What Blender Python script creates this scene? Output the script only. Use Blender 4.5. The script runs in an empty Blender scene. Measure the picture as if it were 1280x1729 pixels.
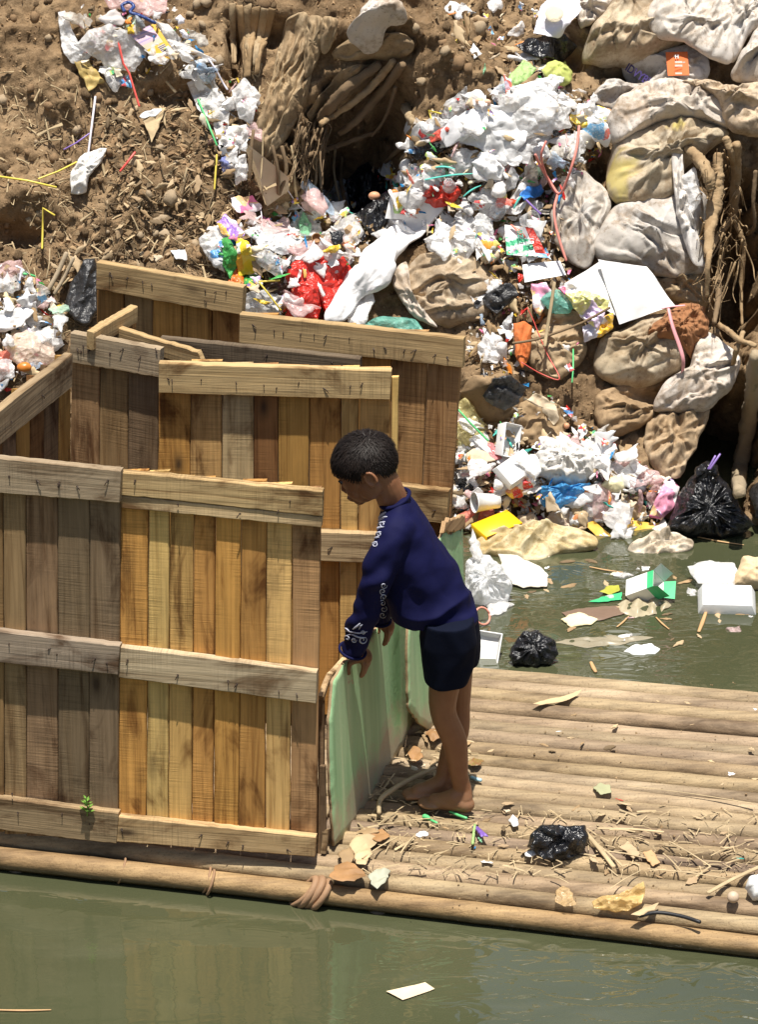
import bpy, bmesh, math, random
import numpy as np
from mathutils import Vector, Matrix
from mathutils.bvhtree import BVHTree

SC = bpy.context.scene
COL = SC.collection
rng = np.random.default_rng(11)
random.seed(11)

# ------------------------------------------------------------------ camera
FPX, CX, CY = 6606.0, 640.0, 864.5
CAMP = np.array([0.0, -10.5, 6.0])
PIT = math.radians(25.0)
FW = np.array([0, math.cos(PIT), -math.sin(PIT)])
UPV = np.array([0, math.sin(PIT), math.cos(PIT)])
RT = np.array([1.0, 0, 0])
cd = bpy.data.cameras.new('camera')
cam = bpy.data.objects.new('camera', cd)
COL.objects.link(cam)
cam.location = CAMP
cam.rotation_euler = (math.pi / 2 - PIT, 0, 0)
cd.sensor_fit = 'HORIZONTAL'
cd.sensor_width = 36
cd.lens = 36 * FPX / 1280
cd.clip_start = 0.5
cd.clip_end = 500
SC.camera = cam


def ray(px, py):
    return FW + RT * ((px - CX) / FPX) - UPV * ((py - CY) / FPX)


def hit_z(px, py, z):
    d = ray(px, py)
    return CAMP + d * ((z - CAMP[2]) / d[2])


def hit_y(px, py, y):
    d = ray(px, py)
    return CAMP + d * ((y - CAMP[1]) / d[1])


def hit_pl(px, py, p0, n):
    d = ray(px, py)
    return CAMP + d * (np.dot(np.asarray(p0) - CAMP, n) / np.dot(d, n))


def proj(p):
    q = np.asarray(p) - CAMP
    w = q @ FW
    return CX + FPX * (q @ RT) / w, CY - FPX * (q @ UPV) / w


# ------------------------------------------------------------------ noise
_perm = np.random.default_rng(5).permutation(256)
_perm = np.concatenate([_perm, _perm, _perm])
_g = np.random.default_rng(6).normal(size=(256, 3))
_g /= np.linalg.norm(_g, axis=1)[:, None]


def pnoise(P):
    P = np.asarray(P, float)
    i = np.floor(P).astype(int)
    f = P - i
    u = f * f * f * (f * (f * 6 - 15) + 10)
    i &= 255
    out = 0
    for dx in (0, 1):
        for dy in (0, 1):
            for dz in (0, 1):
                h = _perm[_perm[_perm[i[:, 0] + dx] + i[:, 1] + dy] + i[:, 2] + dz]
                g = _g[h]
                d = (f[:, 0] - dx) * g[:, 0] + (f[:, 1] - dy) * g[:, 1] + (f[:, 2] - dz) * g[:, 2]
                w = (u[:, 0] if dx else 1 - u[:, 0]) * (u[:, 1] if dy else 1 - u[:, 1]) * (u[:, 2] if dz else 1 - u[:, 2])
                out = out + d * w
    return out * 1.5


def fbm(P, octv=4, ridged=False):
    s, a, P = 0, 1.0, np.asarray(P, float)
    for k in range(octv):
        n = pnoise(P + 17.3 * k)
        s = s + a * ((0.5 - np.abs(n)) if ridged else n)
        P = P * 2.03
        a *= 0.5
    return s


def N2(x, y, f, seed=0, octv=3, ridged=False):
    return fbm(np.stack([x * f + seed * 3.7, y * f - seed * 1.9, np.full_like(x, seed * 7.13 + 0.5)], 1), octv, ridged)


def crumple(x, y, f, seed, n=7):
    r = np.random.default_rng(int(seed) + 100)
    wx = x + 0.25 / f * N2(x, y, f * .7, seed)
    wy = y + 0.25 / f * N2(x, y, f * .7, seed + 9)
    s = 0
    for k in range(n):
        a = r.uniform(0, math.pi)
        t = (wx * math.cos(a) + wy * math.sin(a)) * f * r.uniform(.5, 1.8) + r.uniform(0, 9)
        s = s + (np.abs((t % 1) * 2 - 1) - .5) * r.uniform(.4, 1)
    return s / math.sqrt(n) * 1.2


def cloth(x, y, f, seed, ang):
    c, s = math.cos(ang), math.sin(ang)
    a, b = x * c + y * s, -x * s + y * c          # a along folds, b across
    w = b * f + .9 * N2(a, b, f * .25, seed) + .25 * N2(a, b, f * .8, seed + 3)
    return (np.abs((w % 1) * 2 - 1) ** .8 - .5) * (.65 + .7 * N2(a, b, f * .35, seed + 5))


# ------------------------------------------------------------------ mesh helpers
def mk(name, V, F, mats=None, parent=None, uv=None, smooth=True, midx=None, loc=None, attrs=None):
    V = np.asarray(V, float)
    me = bpy.data.meshes.new(name)
    if loc is not None:
        V = V - np.asarray(loc)
    me.from_pydata(V.tolist(), [], [tuple(int(i) for i in f) for f in F])
    if mats is not None:
        for m in (mats if isinstance(mats, (list, tuple)) else [mats]):
            me.materials.append(m)
    if midx is not None:
        me.polygons.foreach_set('material_index', np.asarray(midx, dtype=np.int32))
    if smooth:
        me.polygons.foreach_set('use_smooth', np.ones(len(me.polygons), dtype=bool))
    if uv is not None:
        ul = me.uv_layers.new(name='UVMap')
        li = np.empty(len(me.loops), dtype=np.int32)
        me.loops.foreach_get('vertex_index', li)
        ul.data.foreach_set('uv', np.asarray(uv, float)[li].ravel())
    if attrs:
        for k, val in attrs.items():
            val = np.asarray(val, float)
            if val.ndim == 2:
                at = me.attributes.new(k, 'FLOAT_COLOR', 'POINT')
                at.data.foreach_set('color', np.concatenate([val, np.ones((len(val), 1))], 1).ravel())
            else:
                at = me.attributes.new(k, 'FLOAT', 'POINT')
                at.data.foreach_set('value', val)
    me.update()
    o = bpy.data.objects.new(name, me)
    COL.objects.link(o)
    if parent is not None:
        o.parent = parent
    if loc is not None:
        o.location = loc
    return o


def tag(o, label=None, cat=None, group=None, kind=None):
    if kind is None: kind = 'thing'
    if label: o['label'] = label
    if cat: o['category'] = cat
    if group: o['group'] = group
    if kind: o['kind'] = kind
    return o


def empty(name, loc, label, cat, group=None):
    o = bpy.data.objects.new(name, None)
    COL.objects.link(o)
    o.location = loc
    o.empty_display_size = .05
    return tag(o, label, cat, group)


class MB:
    """collects vertices and faces of one mesh"""
    def __init__(s):
        s.V, s.F, s.M, s.A, s.R, s.n = [], [], [], [], [], 0

    def add(s, V, F, m=0, tint=None, rnd=0.0):
        V = np.asarray(V, float)
        s.V.append(V)
        s.F += [tuple(int(i) + s.n for i in f) for f in F]
        s.M += [m] * len(F)
        s.A.append(np.tile(np.asarray(tint if tint is not None else (.5, .5, .5), float), (len(V), 1)))
        s.R.append(np.full(len(V), rnd))
        s.n += len(V)
        return s

    def build(s, name, mats, parent=None, smooth=False, loc=None, col=False):
        V = np.concatenate(s.V)
        at = {'tint': np.concatenate(s.A), 'rnd': np.concatenate(s.R)} if col else None
        return mk(name, V, s.F, mats, parent, None, smooth, s.M if isinstance(mats, (list, tuple)) else None, loc, at)


def tube(pts, rad, seg=8, ell=1.0, caps=True, noise=0.0, rings=1):
    pts = np.asarray(pts, float)
    rad = np.broadcast_to(np.asarray(rad, float), (len(pts),)).copy()
    if rings > 1:
        t0 = np.arange(len(pts))
        t1 = np.linspace(0, len(pts) - 1, (len(pts) - 1) * rings + 1)
        # smooth (catmull rom)
        def cr(A):
            P = np.vstack([2 * A[0] - A[1], A, 2 * A[-1] - A[-2]])
            k = np.minimum(t1.astype(int), len(A) - 2)
            t = (t1 - k)[:, None]
            p0, p1, p2, p3 = P[k], P[k + 1], P[k + 2], P[k + 3]
            return .5 * (2 * p1 + (p2 - p0) * t + (2 * p0 - 5 * p1 + 4 * p2 - p3) * t * t + (3 * p1 - p0 - 3 * p2 + p3) * t ** 3)
        pts, rad = cr(pts), np.interp(t1, t0, rad)
    n = len(pts)
    T = np.gradient(pts, axis=0)
    T /= np.linalg.norm(T, axis=1)[:, None] + 1e-12
    a = np.array([0, 0, 1.0]) if abs(T[0][2]) < .9 else np.array([0, 1.0, 0])
    V = []
    X = np.cross(a, T[0]); X /= np.linalg.norm(X)
    ang = np.arange(seg) * 2 * math.pi / seg
    for k in range(n):
        X = X - T[k] * (X @ T[k]); X /= np.linalg.norm(X) + 1e-12
        Y = np.cross(T[k], X)
        r = rad[k] * (1 + (noise * (2.6 * pnoise(np.stack([np.cos(ang) * 1.3 + pts[0][0] * 50, np.sin(ang) * 1.3, np.full(seg, k * .22)], 1)) + 1.6 * pnoise(np.stack([np.cos(ang) * 4, np.sin(ang) * 4 + pts[0][2] * 30, np.full(seg, k * .9)], 1)) + .3 * rng.normal(size=seg)) if noise else 0))
        V.append(pts[k] + (np.cos(ang) * r)[:, None] * X + (np.sin(ang) * r * ell)[:, None] * Y)
    if caps:
        V.insert(0, pts[0] - T[0] * rad[0] * .5 + (V[0] - pts[0]) * .6)
        V.append(pts[-1] + T[-1] * rad[-1] * .5 + (V[-1] - pts[-1]) * .6)
        n += 2
    V = np.concatenate(V)
    F = []
    for k in range(n - 1):
        for j in range(seg):
            j2 = (j + 1) % seg
            F.append((k * seg + j, k * seg + j2, (k + 1) * seg + j2, (k + 1) * seg + j))
    F.append(tuple(range(seg))[::-1])
    F.append(tuple((n - 1) * seg + j for j in range(seg)))
    return V, F


def ellipsoid(c, r, R=None, nu=16, nv=10):
    V, F = [], []
    for i in range(nv + 1):
        th = math.pi * i / nv
        for j in range(nu):
            ph = 2 * math.pi * j / nu
            V.append((math.sin(th) * math.cos(ph), math.sin(th) * math.sin(ph), math.cos(th)))
    V = np.array(V) * np.asarray(r)
    if R is not None:
        V = V @ np.asarray(R).T
    V = V + np.asarray(c)
    for i in range(nv):
        for j in range(nu):
            a, b = i * nu + j, i * nu + (j + 1) % nu
            if i == 0: F.append((a, a + nu, b + nu))
            elif i == nv - 1: F.append((a, a + nu, b))
            else: F.append((a, a + nu, b + nu, b))
    return V, F


def ico(sub=2):
    bm = bmesh.new()
    bmesh.ops.create_icosphere(bm, subdivisions=sub, radius=1)
    V = np.array([v.co[:] for v in bm.verts])
    F = [[v.index for v in f.verts] for f in bm.faces]
    bm.free()
    return V, F


# ------------------------------------------------------------------ materials
MATS = {}


class NT:
    def __init__(s, name):
        s.m = bpy.data.materials.new(name)
        s.m.use_nodes = True
        s.t = s.m.node_tree
        s.t.nodes.clear()
        s.out = s.t.nodes.new('ShaderNodeOutputMaterial')

    def n(s, typ, **kw):
        nd = s.t.nodes.new('ShaderNode' + typ)
        for k, v in kw.items():
            if k.startswith('_'):
                setattr(nd, k[1:], v)
            else:
                k2 = int(k[1:]) if k[0] == 'i' and k[1:].isdigit() else k.replace('__', ' ')
                sock = nd.inputs[k2]
                if hasattr(v, 'is_output') or isinstance(v, bpy.types.NodeSocket):
                    s.t.links.new(v, sock)
                else:
                    sock.default_value = v
        return nd

    def mapping(s, co, scale):
        return s.n('Mapping', Vector=co, Scale=scale).outputs[0]

    def noise(s, co, scale, detail=4, rough=.6, dist=0):
        nd = s.n('TexNoise', Vector=co, Scale=scale, Detail=detail, Roughness=rough, Distortion=dist)
        return nd.outputs[0]

    def ramp(s, fac, stops, interp='LINEAR'):
        nd = s.n('ValToRGB', Fac=fac)
        cr = nd.color_ramp
        cr.interpolation = interp
        while len(cr.elements) < len(stops):
            cr.elements.new(.5)
        for e, (p, c) in zip(cr.elements, stops):
            e.position = p
            e.color = (*c, 1) if not isinstance(c, (int, float)) else (c, c, c, 1)
        return nd.outputs[0]

    def mix(s, fac, a, b, mode='MIX'):
        nd = s.t.nodes.new('ShaderNodeMix')
        nd.data_type = 'RGBA'
        nd.blend_type = mode
        for i, v in ((0, fac), (6, a), (7, b)):
            if isinstance(v, bpy.types.NodeSocket):
                s.t.links.new(v, nd.inputs[i])
            else:
                nd.inputs[i].default_value = v if i == 0 else ((*v, 1) if len(v) == 3 else v)
        return nd.outputs[2]

    def math(s, op, a, b=0.0):
        nd = s.t.nodes.new('ShaderNodeMath')
        nd.operation = op
        for i, v in ((0, a), (1, b)):
            if isinstance(v, bpy.types.NodeSocket):
                s.t.links.new(v, nd.inputs[i])
            else:
                nd.inputs[i].default_value = v
        return nd.outputs[0]

    def bump(s, h, strength=.4, dist=.004, normal=None):
        nd = s.n('Bump', Height=h, Strength=strength, Distance=dist)
        if normal is not None:
            s.t.links.new(normal, nd.inputs['Normal'])
        return nd.outputs[0]

    def bsdf(s, **kw):
        return s.n('BsdfPrincipled', **kw).outputs[0]

    def done(s, sh):
        s.t.links.new(sh, s.out.inputs[0])
        return s.m

    def co(s):
        """object coordinates shifted per object"""
        tc = s.t.nodes.new('ShaderNodeTexCoord')
        oi = s.t.nodes.new('ShaderNodeObjectInfo')
        r = s.math('MULTIPLY', oi.outputs['Random'], 37.0)
        ad = s.n('VectorMath', _operation='ADD', i0=tc.outputs['Object'], i1=r)
        return ad.outputs[0]


def c3(c):
    return (*c, 1)


SOILC = (.22, .145, .08)
ALB = .92


def m_plain(name, col, rough=.6, dirt=0.0, bump=.0, trans=0.0, spec=.4, var=.12, dirtc=SOILC, dscale=18, bscale=120):
    """general solid material: colour with soft variation, patches of mud, fine bump, optional translucency"""
    if name in MATS: return MATS[name]
    t = NT(name)
    col = tuple(x * ALB for x in col)
    co = t.co()
    v = t.noise(co, 9, 3)
    c = t.mix(t.ramp(v, [(.3, 0), (.75, 1)]), tuple(x * (1 - var) for x in col), tuple(min(1, x * (1 + var)) for x in col))
    if dirt:
        d = t.noise(co, dscale, 6, .68, .4)
        lo = .72 - .5 * dirt
        c = t.mix(t.ramp(d, [(lo, 0), (min(1, lo + .22), .9)]), c, dirtc)
    kw = {}
    if bump:
        kw['Normal'] = t.bump(t.noise(co, bscale, 5, .6), bump, .003)
    sh = t.bsdf(Base__Color=c, Roughness=rough, Specular__IOR__Level=spec, **kw)
    if trans:
        tr = t.n('BsdfTranslucent', Color=c)
        sh = t.n('MixShader', Fac=trans, i1=sh, i2=tr.outputs[0]).outputs[0]
    MATS[name] = t.done(sh)
    return MATS[name]


def m_film(name, col=(.85, .85, .85), alpha=.5, rough=.22, dirt=.2):
    """thin see-through plastic"""
    if name in MATS: return MATS[name]
    t = NT(name)
    col = tuple(min(1, x * 1.03) for x in col)
    co = t.co()
    d = t.noise(co, 16, 5, .65, .5)
    c = t.mix(t.ramp(d, [(.72 - .4 * dirt, 0), (.95 - .4 * dirt, .8)]), col, SOILC)
    wv = t.n('VectorMath', _operation='MULTIPLY_ADD', i0=t.n('TexNoise', Vector=co, Scale=14.0).outputs[1], i1=(.06, .06, .06), i2=co).outputs[0]
    fc = t.n('TexVoronoi', Vector=wv, Scale=38.0).outputs['Distance']
    nm = t.bump(t.math('ADD', fc, t.math('MULTIPLY', t.noise(co, 70, 3, .5, 1.2), .5)), .9, .009)
    b = t.bsdf(Base__Color=c, Roughness=rough, Specular__IOR__Level=.6, Normal=nm)
    tl = t.n('BsdfTranslucent', Color=c).outputs[0]
    b = t.n('MixShader', Fac=.35, i1=b, i2=tl).outputs[0]
    tp = t.n('BsdfTransparent', Color=(1, 1, 1, 1)).outputs[0]
    f = t.ramp(t.noise(co, 22, 4, .6, .8), [(.3, max(0, alpha - .25)), (.7, min(1, alpha + .25))])
    lw = t.n('LayerWeight', Blend=.35).outputs['Facing']
    f = t.math('MAXIMUM', f, t.math('MULTIPLY', lw, .9))
    MATS[name] = t.done(t.n('MixShader', Fac=f, i1=tp, i2=b).outputs[0])
    return MATS[name]


def m_gloss(name, col, rough=.25, trans=.0, var=.25, dust=.15):
    """plastic bag: glossy, finely creased"""
    if name in MATS: return MATS[name]
    t = NT(name)
    col = tuple(x * ALB for x in col)
    co = t.co()
    c = t.mix(t.noise(co, 14, 3), tuple(x * (1 - var) for x in col), tuple(min(1, x * (1 + var)) for x in col))
    d = t.noise(co, 20, 6, .7)
    c = t.mix(t.ramp(d, [(.62, 0), (.85, dust * 3 if dust < .33 else 1)]), c, SOILC)
    wv = t.n('VectorMath', _operation='MULTIPLY_ADD', i0=t.n('TexNoise', Vector=co, Scale=14.0).outputs[1], i1=(.07, .07, .07), i2=co).outputs[0]
    h = t.math('ADD', t.n('TexVoronoi', Vector=wv, Scale=34.0).outputs['Distance'], t.math('MULTIPLY', t.noise(co, 90, 2, .5, 1.5), .4))
    sh = t.bsdf(Base__Color=c, Roughness=rough, Specular__IOR__Level=.55, Normal=t.bump(h, .9, .009))
    if trans:
        sh = t.n('MixShader', Fac=trans, i1=sh, i2=t.n('BsdfTranslucent', Color=c3(col)).outputs[0]).outputs[0]
    MATS[name] = t.done(sh)
    return MATS[name]


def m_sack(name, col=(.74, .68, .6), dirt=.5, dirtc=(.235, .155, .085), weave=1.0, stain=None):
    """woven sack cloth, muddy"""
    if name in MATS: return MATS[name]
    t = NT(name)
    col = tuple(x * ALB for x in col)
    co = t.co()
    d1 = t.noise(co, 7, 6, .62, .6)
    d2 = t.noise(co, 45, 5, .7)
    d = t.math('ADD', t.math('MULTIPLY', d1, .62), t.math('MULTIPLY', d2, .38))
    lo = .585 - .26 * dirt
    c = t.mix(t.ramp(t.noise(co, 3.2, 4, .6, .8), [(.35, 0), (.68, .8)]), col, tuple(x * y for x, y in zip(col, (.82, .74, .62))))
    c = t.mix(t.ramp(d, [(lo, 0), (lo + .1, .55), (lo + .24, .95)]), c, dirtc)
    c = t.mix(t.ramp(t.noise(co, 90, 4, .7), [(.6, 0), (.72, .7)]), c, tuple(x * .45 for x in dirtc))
    if stain:
        c = t.mix(t.ramp(t.noise(co, 5, 3, .5, .8), [(.55, 0), (.68, .75)]), c, stain)
    wx = t.n('TexWave', Vector=co, Scale=150, Distortion=.6, _bands_direction='X').outputs[1]
    wz = t.n('TexWave', Vector=co, Scale=150, Distortion=.6, _bands_direction='Z').outputs[1]
    w = t.math('MULTIPLY', wx, wz)
    h = t.math('ADD', t.math('MULTIPLY', w, .25 * weave), t.noise(co, 40, 6, .7))
    sh = t.bsdf(Base__Color=c, Roughness=.75, Specular__IOR__Level=.25, Normal=t.bump(h, .5, .005))
    MATS[name] = t.done(sh)
    return MATS[name]


def m_print(name, cols, scale=9, rough=.35, dirt=.15, base=None):
    """printed wrapper: coloured shapes laid out on the wrapper's own UV map"""
    if name in MATS: return MATS[name]
    t = NT(name)
    cols = [tuple(x * ALB for x in c) for c in cols]
    uv = t.t.nodes.new('ShaderNodeTexCoord').outputs['UV']
    oi = t.t.nodes.new('ShaderNodeObjectInfo')
    ad = t.n('VectorMath', _operation='ADD', i0=uv, i1=t.math('MULTIPLY', oi.outputs['Random'], 9.0)).outputs[0]
    wob = t.n('VectorMath', _operation='MULTIPLY_ADD', i0=t.n('TexNoise', Vector=ad, Scale=4.0).outputs[1], i1=(.25, .25, 0), i2=ad).outputs[0]
    vo = t.n('TexVoronoi', Vector=wob, Scale=scale * .35)
    sep = t.n('SeparateColor', Color=vo.outputs['Color']).outputs[0]
    k = len(cols)
    c = t.ramp(sep, [(i / k, cc) for i, cc in enumerate(cols)], 'CONSTANT')
    # bars that read as lines of small print
    br = t.n('TexBrick', Vector=wob, Scale=scale * 1.6, Mortar__Size=.03, Color1=(0, 0, 0, 1), Color2=(1, 1, 1, 1), Mortar=(0, 0, 0, 1)).outputs[0]
    c = t.mix(t.math('MULTIPLY', t.math('GREATER_THAN', br, .8), .5), c, cols[0])
    co = t.co()
    c = t.mix(t.ramp(t.noise(co, 22, 5, .7), [(.72 - .4 * dirt, 0), (.95 - .4 * dirt, .85)]), c, SOILC)
    MATS[name] = t.done(t.bsdf(Base__Color=c, Roughness=rough, Normal=t.bump(t.noise(co, 60, 3, .5, 1.), .4, .003)))
    return MATS[name]


def m_wood(name, along='Z', contrast=1.0, wet=0.0):
    """rough sawn wood; tint and offset come from each board's own attributes"""
    if name in MATS: return MATS[name]
    t = NT(name)
    tc = t.t.nodes.new('ShaderNodeTexCoord').outputs['Object']
    rn = t.n('Attribute', _attribute_name='rnd').outputs['Fac']
    ti = t.n('Attribute', _attribute_name='tint').outputs['Color']
    co = t.n('VectorMath', _operation='ADD', i0=tc, i1=t.math('MULTIPLY', rn, 13.0)).outputs[0]
    L, A = (lambda a, b: (a, a, b)) , (lambda a, b: (b, a, a))
    mp = L if along == 'Z' else A
    g1 = t.noise(t.mapping(co, mp(30, 1.3)), 1, 5, .62, 1.3)     # long grain
    g2 = t.noise(t.mapping(co, mp(150, 3)), 1, 3, .6, .4)
    saw = t.noise(t.mapping(co, mp(4, 170)), 1, 3, .7)            # saw marks across, in patches
    msk = t.ramp(t.noise(t.mapping(co, mp(7, 3.5)), 1, 3, .5), [(.42, 0), (.62, .85)])
    blot = t.noise(t.mapping(co, mp(8, 3)), 1, 5, .6, .8)
    kn = t.n('TexVoronoi', Vector=t.mapping(co, mp(7, 3.2)), Scale=1.0).outputs['Distance']
    c = t.mix(1.0, ti, t.ramp(g1, [(.3, (1 - .52 * contrast, 1 - .6 * contrast, 1 - .68 * contrast)), (.46, (.92, .9, .86)), (.6, (1.05, 1.04, 1.02)), (.78, (1.18, 1.18, 1.14))]), 'MULTIPLY')
    c = t.mix(1.0, c, t.ramp(g2, [(.3, 1 - .22 * contrast), (.6, 1.05)]), 'MULTIPLY')
    c = t.mix(msk, c, t.mix(1.0, c, t.ramp(saw, [(.34, 1 - .34 * contrast), (.52, 1.0), (.8, 1.1)]), 'MULTIPLY'))
    c = t.mix(1.0, c, t.ramp(blot, [(.32, (.30, .22, .16)), (.45, (.9, .87, .83)), (.7, (1.12, 1.08, 1.0))]), 'MULTIPLY')
    c = t.mix(t.ramp(kn, [(.04, .9), (.11, .35), (.2, 0)]), c, (.045, .026, .014))
    h = t.math('ADD', t.math('MULTIPLY', t.math('MULTIPLY', saw, msk), .8), t.math('ADD', t.math('MULTIPLY', g1, .5), t.math('MULTIPLY', g2, .5)))
    rough = .85 - .3 * wet
    MATS[name] = t.done(t.bsdf(Base__Color=c, Roughness=rough, Specular__IOR__Level=.25, Normal=t.bump(h, .55, .004)))
    return MATS[name]
SUN_STRENGTH, SKY_STRENGTH, EXPOSURE = 5.0, 0.068, 0.5
# ------------------------------------------------------------------ light and sky
TOSUN = np.array([0.008, -0.15, 1.0]); TOSUN /= np.linalg.norm(TOSUN)
W = bpy.data.worlds.new('World'); SC.world = W
W.use_nodes = True
wt = W.node_tree; wt.nodes.clear()
sky = wt.nodes.new('ShaderNodeTexSky'); sky.sky_type = 'NISHITA'; sky.sun_disc = False
sky.sun_elevation = math.asin(TOSUN[2]); sky.sun_rotation = math.atan2(TOSUN[0], TOSUN[1])
sky.air_density = 1.2; sky.dust_density = 2.5
bg = wt.nodes.new('ShaderNodeBackground'); bg.inputs[1].default_value = SKY_STRENGTH
wo = wt.nodes.new('ShaderNodeOutputWorld')
wt.links.new(sky.outputs[0], bg.inputs[0]); wt.links.new(bg.outputs[0], wo.inputs[0])
sl = bpy.data.lights.new('sun', 'SUN'); sl.energy = SUN_STRENGTH; sl.angle = math.radians(.6); sl.color = (1, .955, .87)
so = bpy.data.objects.new('sun', sl); COL.objects.link(so)
so.rotation_euler = Vector(TOSUN).to_track_quat('Z', 'Y').to_euler()
so.location = (0, 0, 12)
SC.view_settings.view_transform = 'Standard'; SC.view_settings.look = 'None'
SC.view_settings.exposure = EXPOSURE; SC.view_settings.gamma = 1.0
SC.cycles.max_bounces = 8; SC.cycles.transparent_max_bounces = 12
SC.cycles.sample_clamp_indirect = 6.0; SC.cycles.caustics_reflective = False; SC.cycles.caustics_refractive = False


# ------------------------------------------------------------------ bases that things lie on
class Base:
    def __init__(s, P0, a, H=None):
        s.P0 = np.asarray(P0, float); s.a = a; s.H = H
        s.ev = np.array([0, math.cos(a), math.sin(a)]); s.n = np.array([0, -math.sin(a), math.cos(a)])

    def P(s, u, v, h):
        u, v, h = np.broadcast_arrays(np.asarray(u, float), np.asarray(v, float), np.asarray(h, float))
        return s.P0 + u[..., None] * RT + v[..., None] * s.ev + h[..., None] * s.n

    def h(s, u, v):
        return s.H(u, v) if s.H else np.zeros_like(np.asarray(u, float))

    def inv(s, px, py, lift=0.0):
        hh = 0.0
        for _ in range(6 if s.H else 1):
            q = hit_pl(px, py, s.P0 + s.n * (hh + lift), s.n) - s.P0
            u, v = q[0], q @ s.ev
            if s.H: hh = .5 * hh + .5 * float(s.H(np.array([u]), np.array([v]))[0])
        return u, v

    def frame(s):
        return np.stack([RT, s.ev, s.n], 1)


SLA = math.radians(52)
Y0 = 2.3
_plain = Base((0, Y0, 0), SLA)
STEP = .011
uf = np.arange(-2.3, 2.3001, STEP); vf = np.arange(-.35, 2.6001, STEP)
UU, VV = np.meshgrid(uf, vf)
_u, _v = UU.ravel(), VV.ravel()
HH = .085 * N2(_u, _v, 1.3, 1) + .045 * N2(_u, _v, 4, 2) + .03 * N2(_u, _v, 9, 3, 3, True)


def feat(px, py, a, b, A, p=1.0, rot=0.0):
    global HH
    u0, v0 = _plain.inv(px, py)
    du, dv = _u - u0, _v - v0
    c, s = math.cos(rot), math.sin(rot)
    x, y = (du * c + dv * s) / a, (-du * s + dv * c) / b
    wob = 1 + .55 * N2(_u, _v, 7, 4 + px % 7) + .3 * N2(_u, _v, 24, 5 + px % 5)
    wob = np.clip(wob, .3, 2)
    p = min(p, 1.7)
    HH = HH + A * np.exp(-np.power((x * x + y * y) * wob, p))


# mounds
feat(650, 70, .15, .05, .15); feat(760, 120, .14, .13, .13); feat(700, 60, .2, .08, .05)
feat(50, 330, .14, .06, .07); feat(250, 330, .25, .15, .05); feat(820, 660, .12, .06, .09)
feat(860, 240, .3, .2, .08); feat(470, 440, .3, .09, .06); feat(760, 520, .2, .1, .02)
feat(930, 820, .32, .1, .05)
# hollows: under the overhang, behind the roots, by the water
feat(598, 240, .18, .19, -.75, 2.5, -.25); feat(655, 170, .09, .09, -.4, 2); feat(505, 350, .16, .07, -.3, 2)
feat(395, 95, .03, .12, -.2, 2); feat(450, 60, .12, .05, -.12, 2); feat(1215, 735, .15, .2, -1.0, 2.5); feat(1245, 430, .1, .28, -.6, 2); feat(1190, 650, .06, .06, -.4, 2)
feat(1180, 700, .08, .09, -.35, 2); feat(1010, 285, .04, .07, -.18, 2); feat(965, 110, .06, .05, -.15, 2); feat(1060, 130, .12, .03, -.2, 2)
feat(915, 340, .05, .06, -.15, 2); feat(1100, 670, .12, .02, -.2, 2); feat(25, 395, .1, .05, -.14, 2); feat(300, 160, .14, .04, -.1, 2)
feat(700, 385, .08, .05, -.12, 2); feat(420, 470, .05, .03, -.1, 2)
SM = HH.reshape(UU.shape)
HH = HH + .014 * N2(_u, _v, 22, 5, 3, True) + .011 * N2(_u, _v, 45, 6, 2) + .03 * np.clip(N2(_u, _v, 13, 8, 2), 0, 1) + .02 * np.clip(N2(_u, _v, 28, 18, 2), 0, 1)
HG = HH.reshape(UU.shape)


def _sampler(G):
    def f(u, v):
        u, v = np.asarray(u, float), np.asarray(v, float)
        x = np.clip((u - uf[0]) / STEP, 0, G.shape[1] - 1.001); y = np.clip((v - vf[0]) / STEP, 0, G.shape[0] - 1.001)
        i, j = x.astype(int), y.astype(int)
        fx, fy = x - i, y - j
        return G[j, i] * (1 - fx) * (1 - fy) + G[j, i + 1] * fx * (1 - fy) + G[j + 1, i] * (1 - fx) * fy + G[j + 1, i + 1] * fx * fy
    return f


SLOPE = Base((0, Y0, 0), SLA, _sampler(HG))
# a calmer sheet for large soft things to lie on
B = SM.copy()
for _ in range(10):
    B[1:-1, 1:-1] = (B[:-2, 1:-1] + B[2:, 1:-1] + B[1:-1, :-2] + B[1:-1, 2:] + 2 * B[1:-1, 1:-1]) / 6
SOFT = Base((0, Y0, 0), SLA, _sampler(B))

# terrain sheet: fine in view, coarse to the horizon
ucoarse = [3, 4.5, 8, 16, 40, 120, 260]
us = np.concatenate([[-x for x in ucoarse[::-1]], uf, ucoarse])
vs = np.concatenate([[-.9, -.6], vf, [2.8, 3.2, 4, 6, 10, 20, 50, 120, 260]])
ang = np.where(vs < 2.35, SLA, np.maximum(SLA - (vs - 2.35) * 1.6, math.radians(1.5)))
yy = np.zeros(len(vs)); zz = np.zeros(len(vs)); i0 = int(np.argmin(abs(vs)))
for i in range(i0 + 1, len(vs)):
    yy[i] = yy[i - 1] + (vs[i] - vs[i - 1]) * math.cos(ang[i - 1]); zz[i] = zz[i - 1] + (vs[i] - vs[i - 1]) * math.sin(ang[i - 1])
for i in range(i0 - 1, -1, -1):
    yy[i] = yy[i + 1] - (vs[i + 1] - vs[i]) * math.cos(SLA); zz[i] = zz[i + 1] - (vs[i + 1] - vs[i]) * math.sin(SLA)
off = vs[i0]
yy += off * math.cos(SLA); zz += off * math.sin(SLA)
GU, GV = np.meshgrid(us, vs)
hh = SLOPE.H(GU.ravel(), GV.ravel()) * np.clip((2.9 - abs(GU.ravel())) / .5, 0, 1)
YY = np.repeat(yy[:, None], len(us), 1).ravel(); ZZ = np.repeat(zz[:, None], len(us), 1).ravel(); AA = np.repeat(ang[:, None], len(us), 1).ravel()
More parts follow.
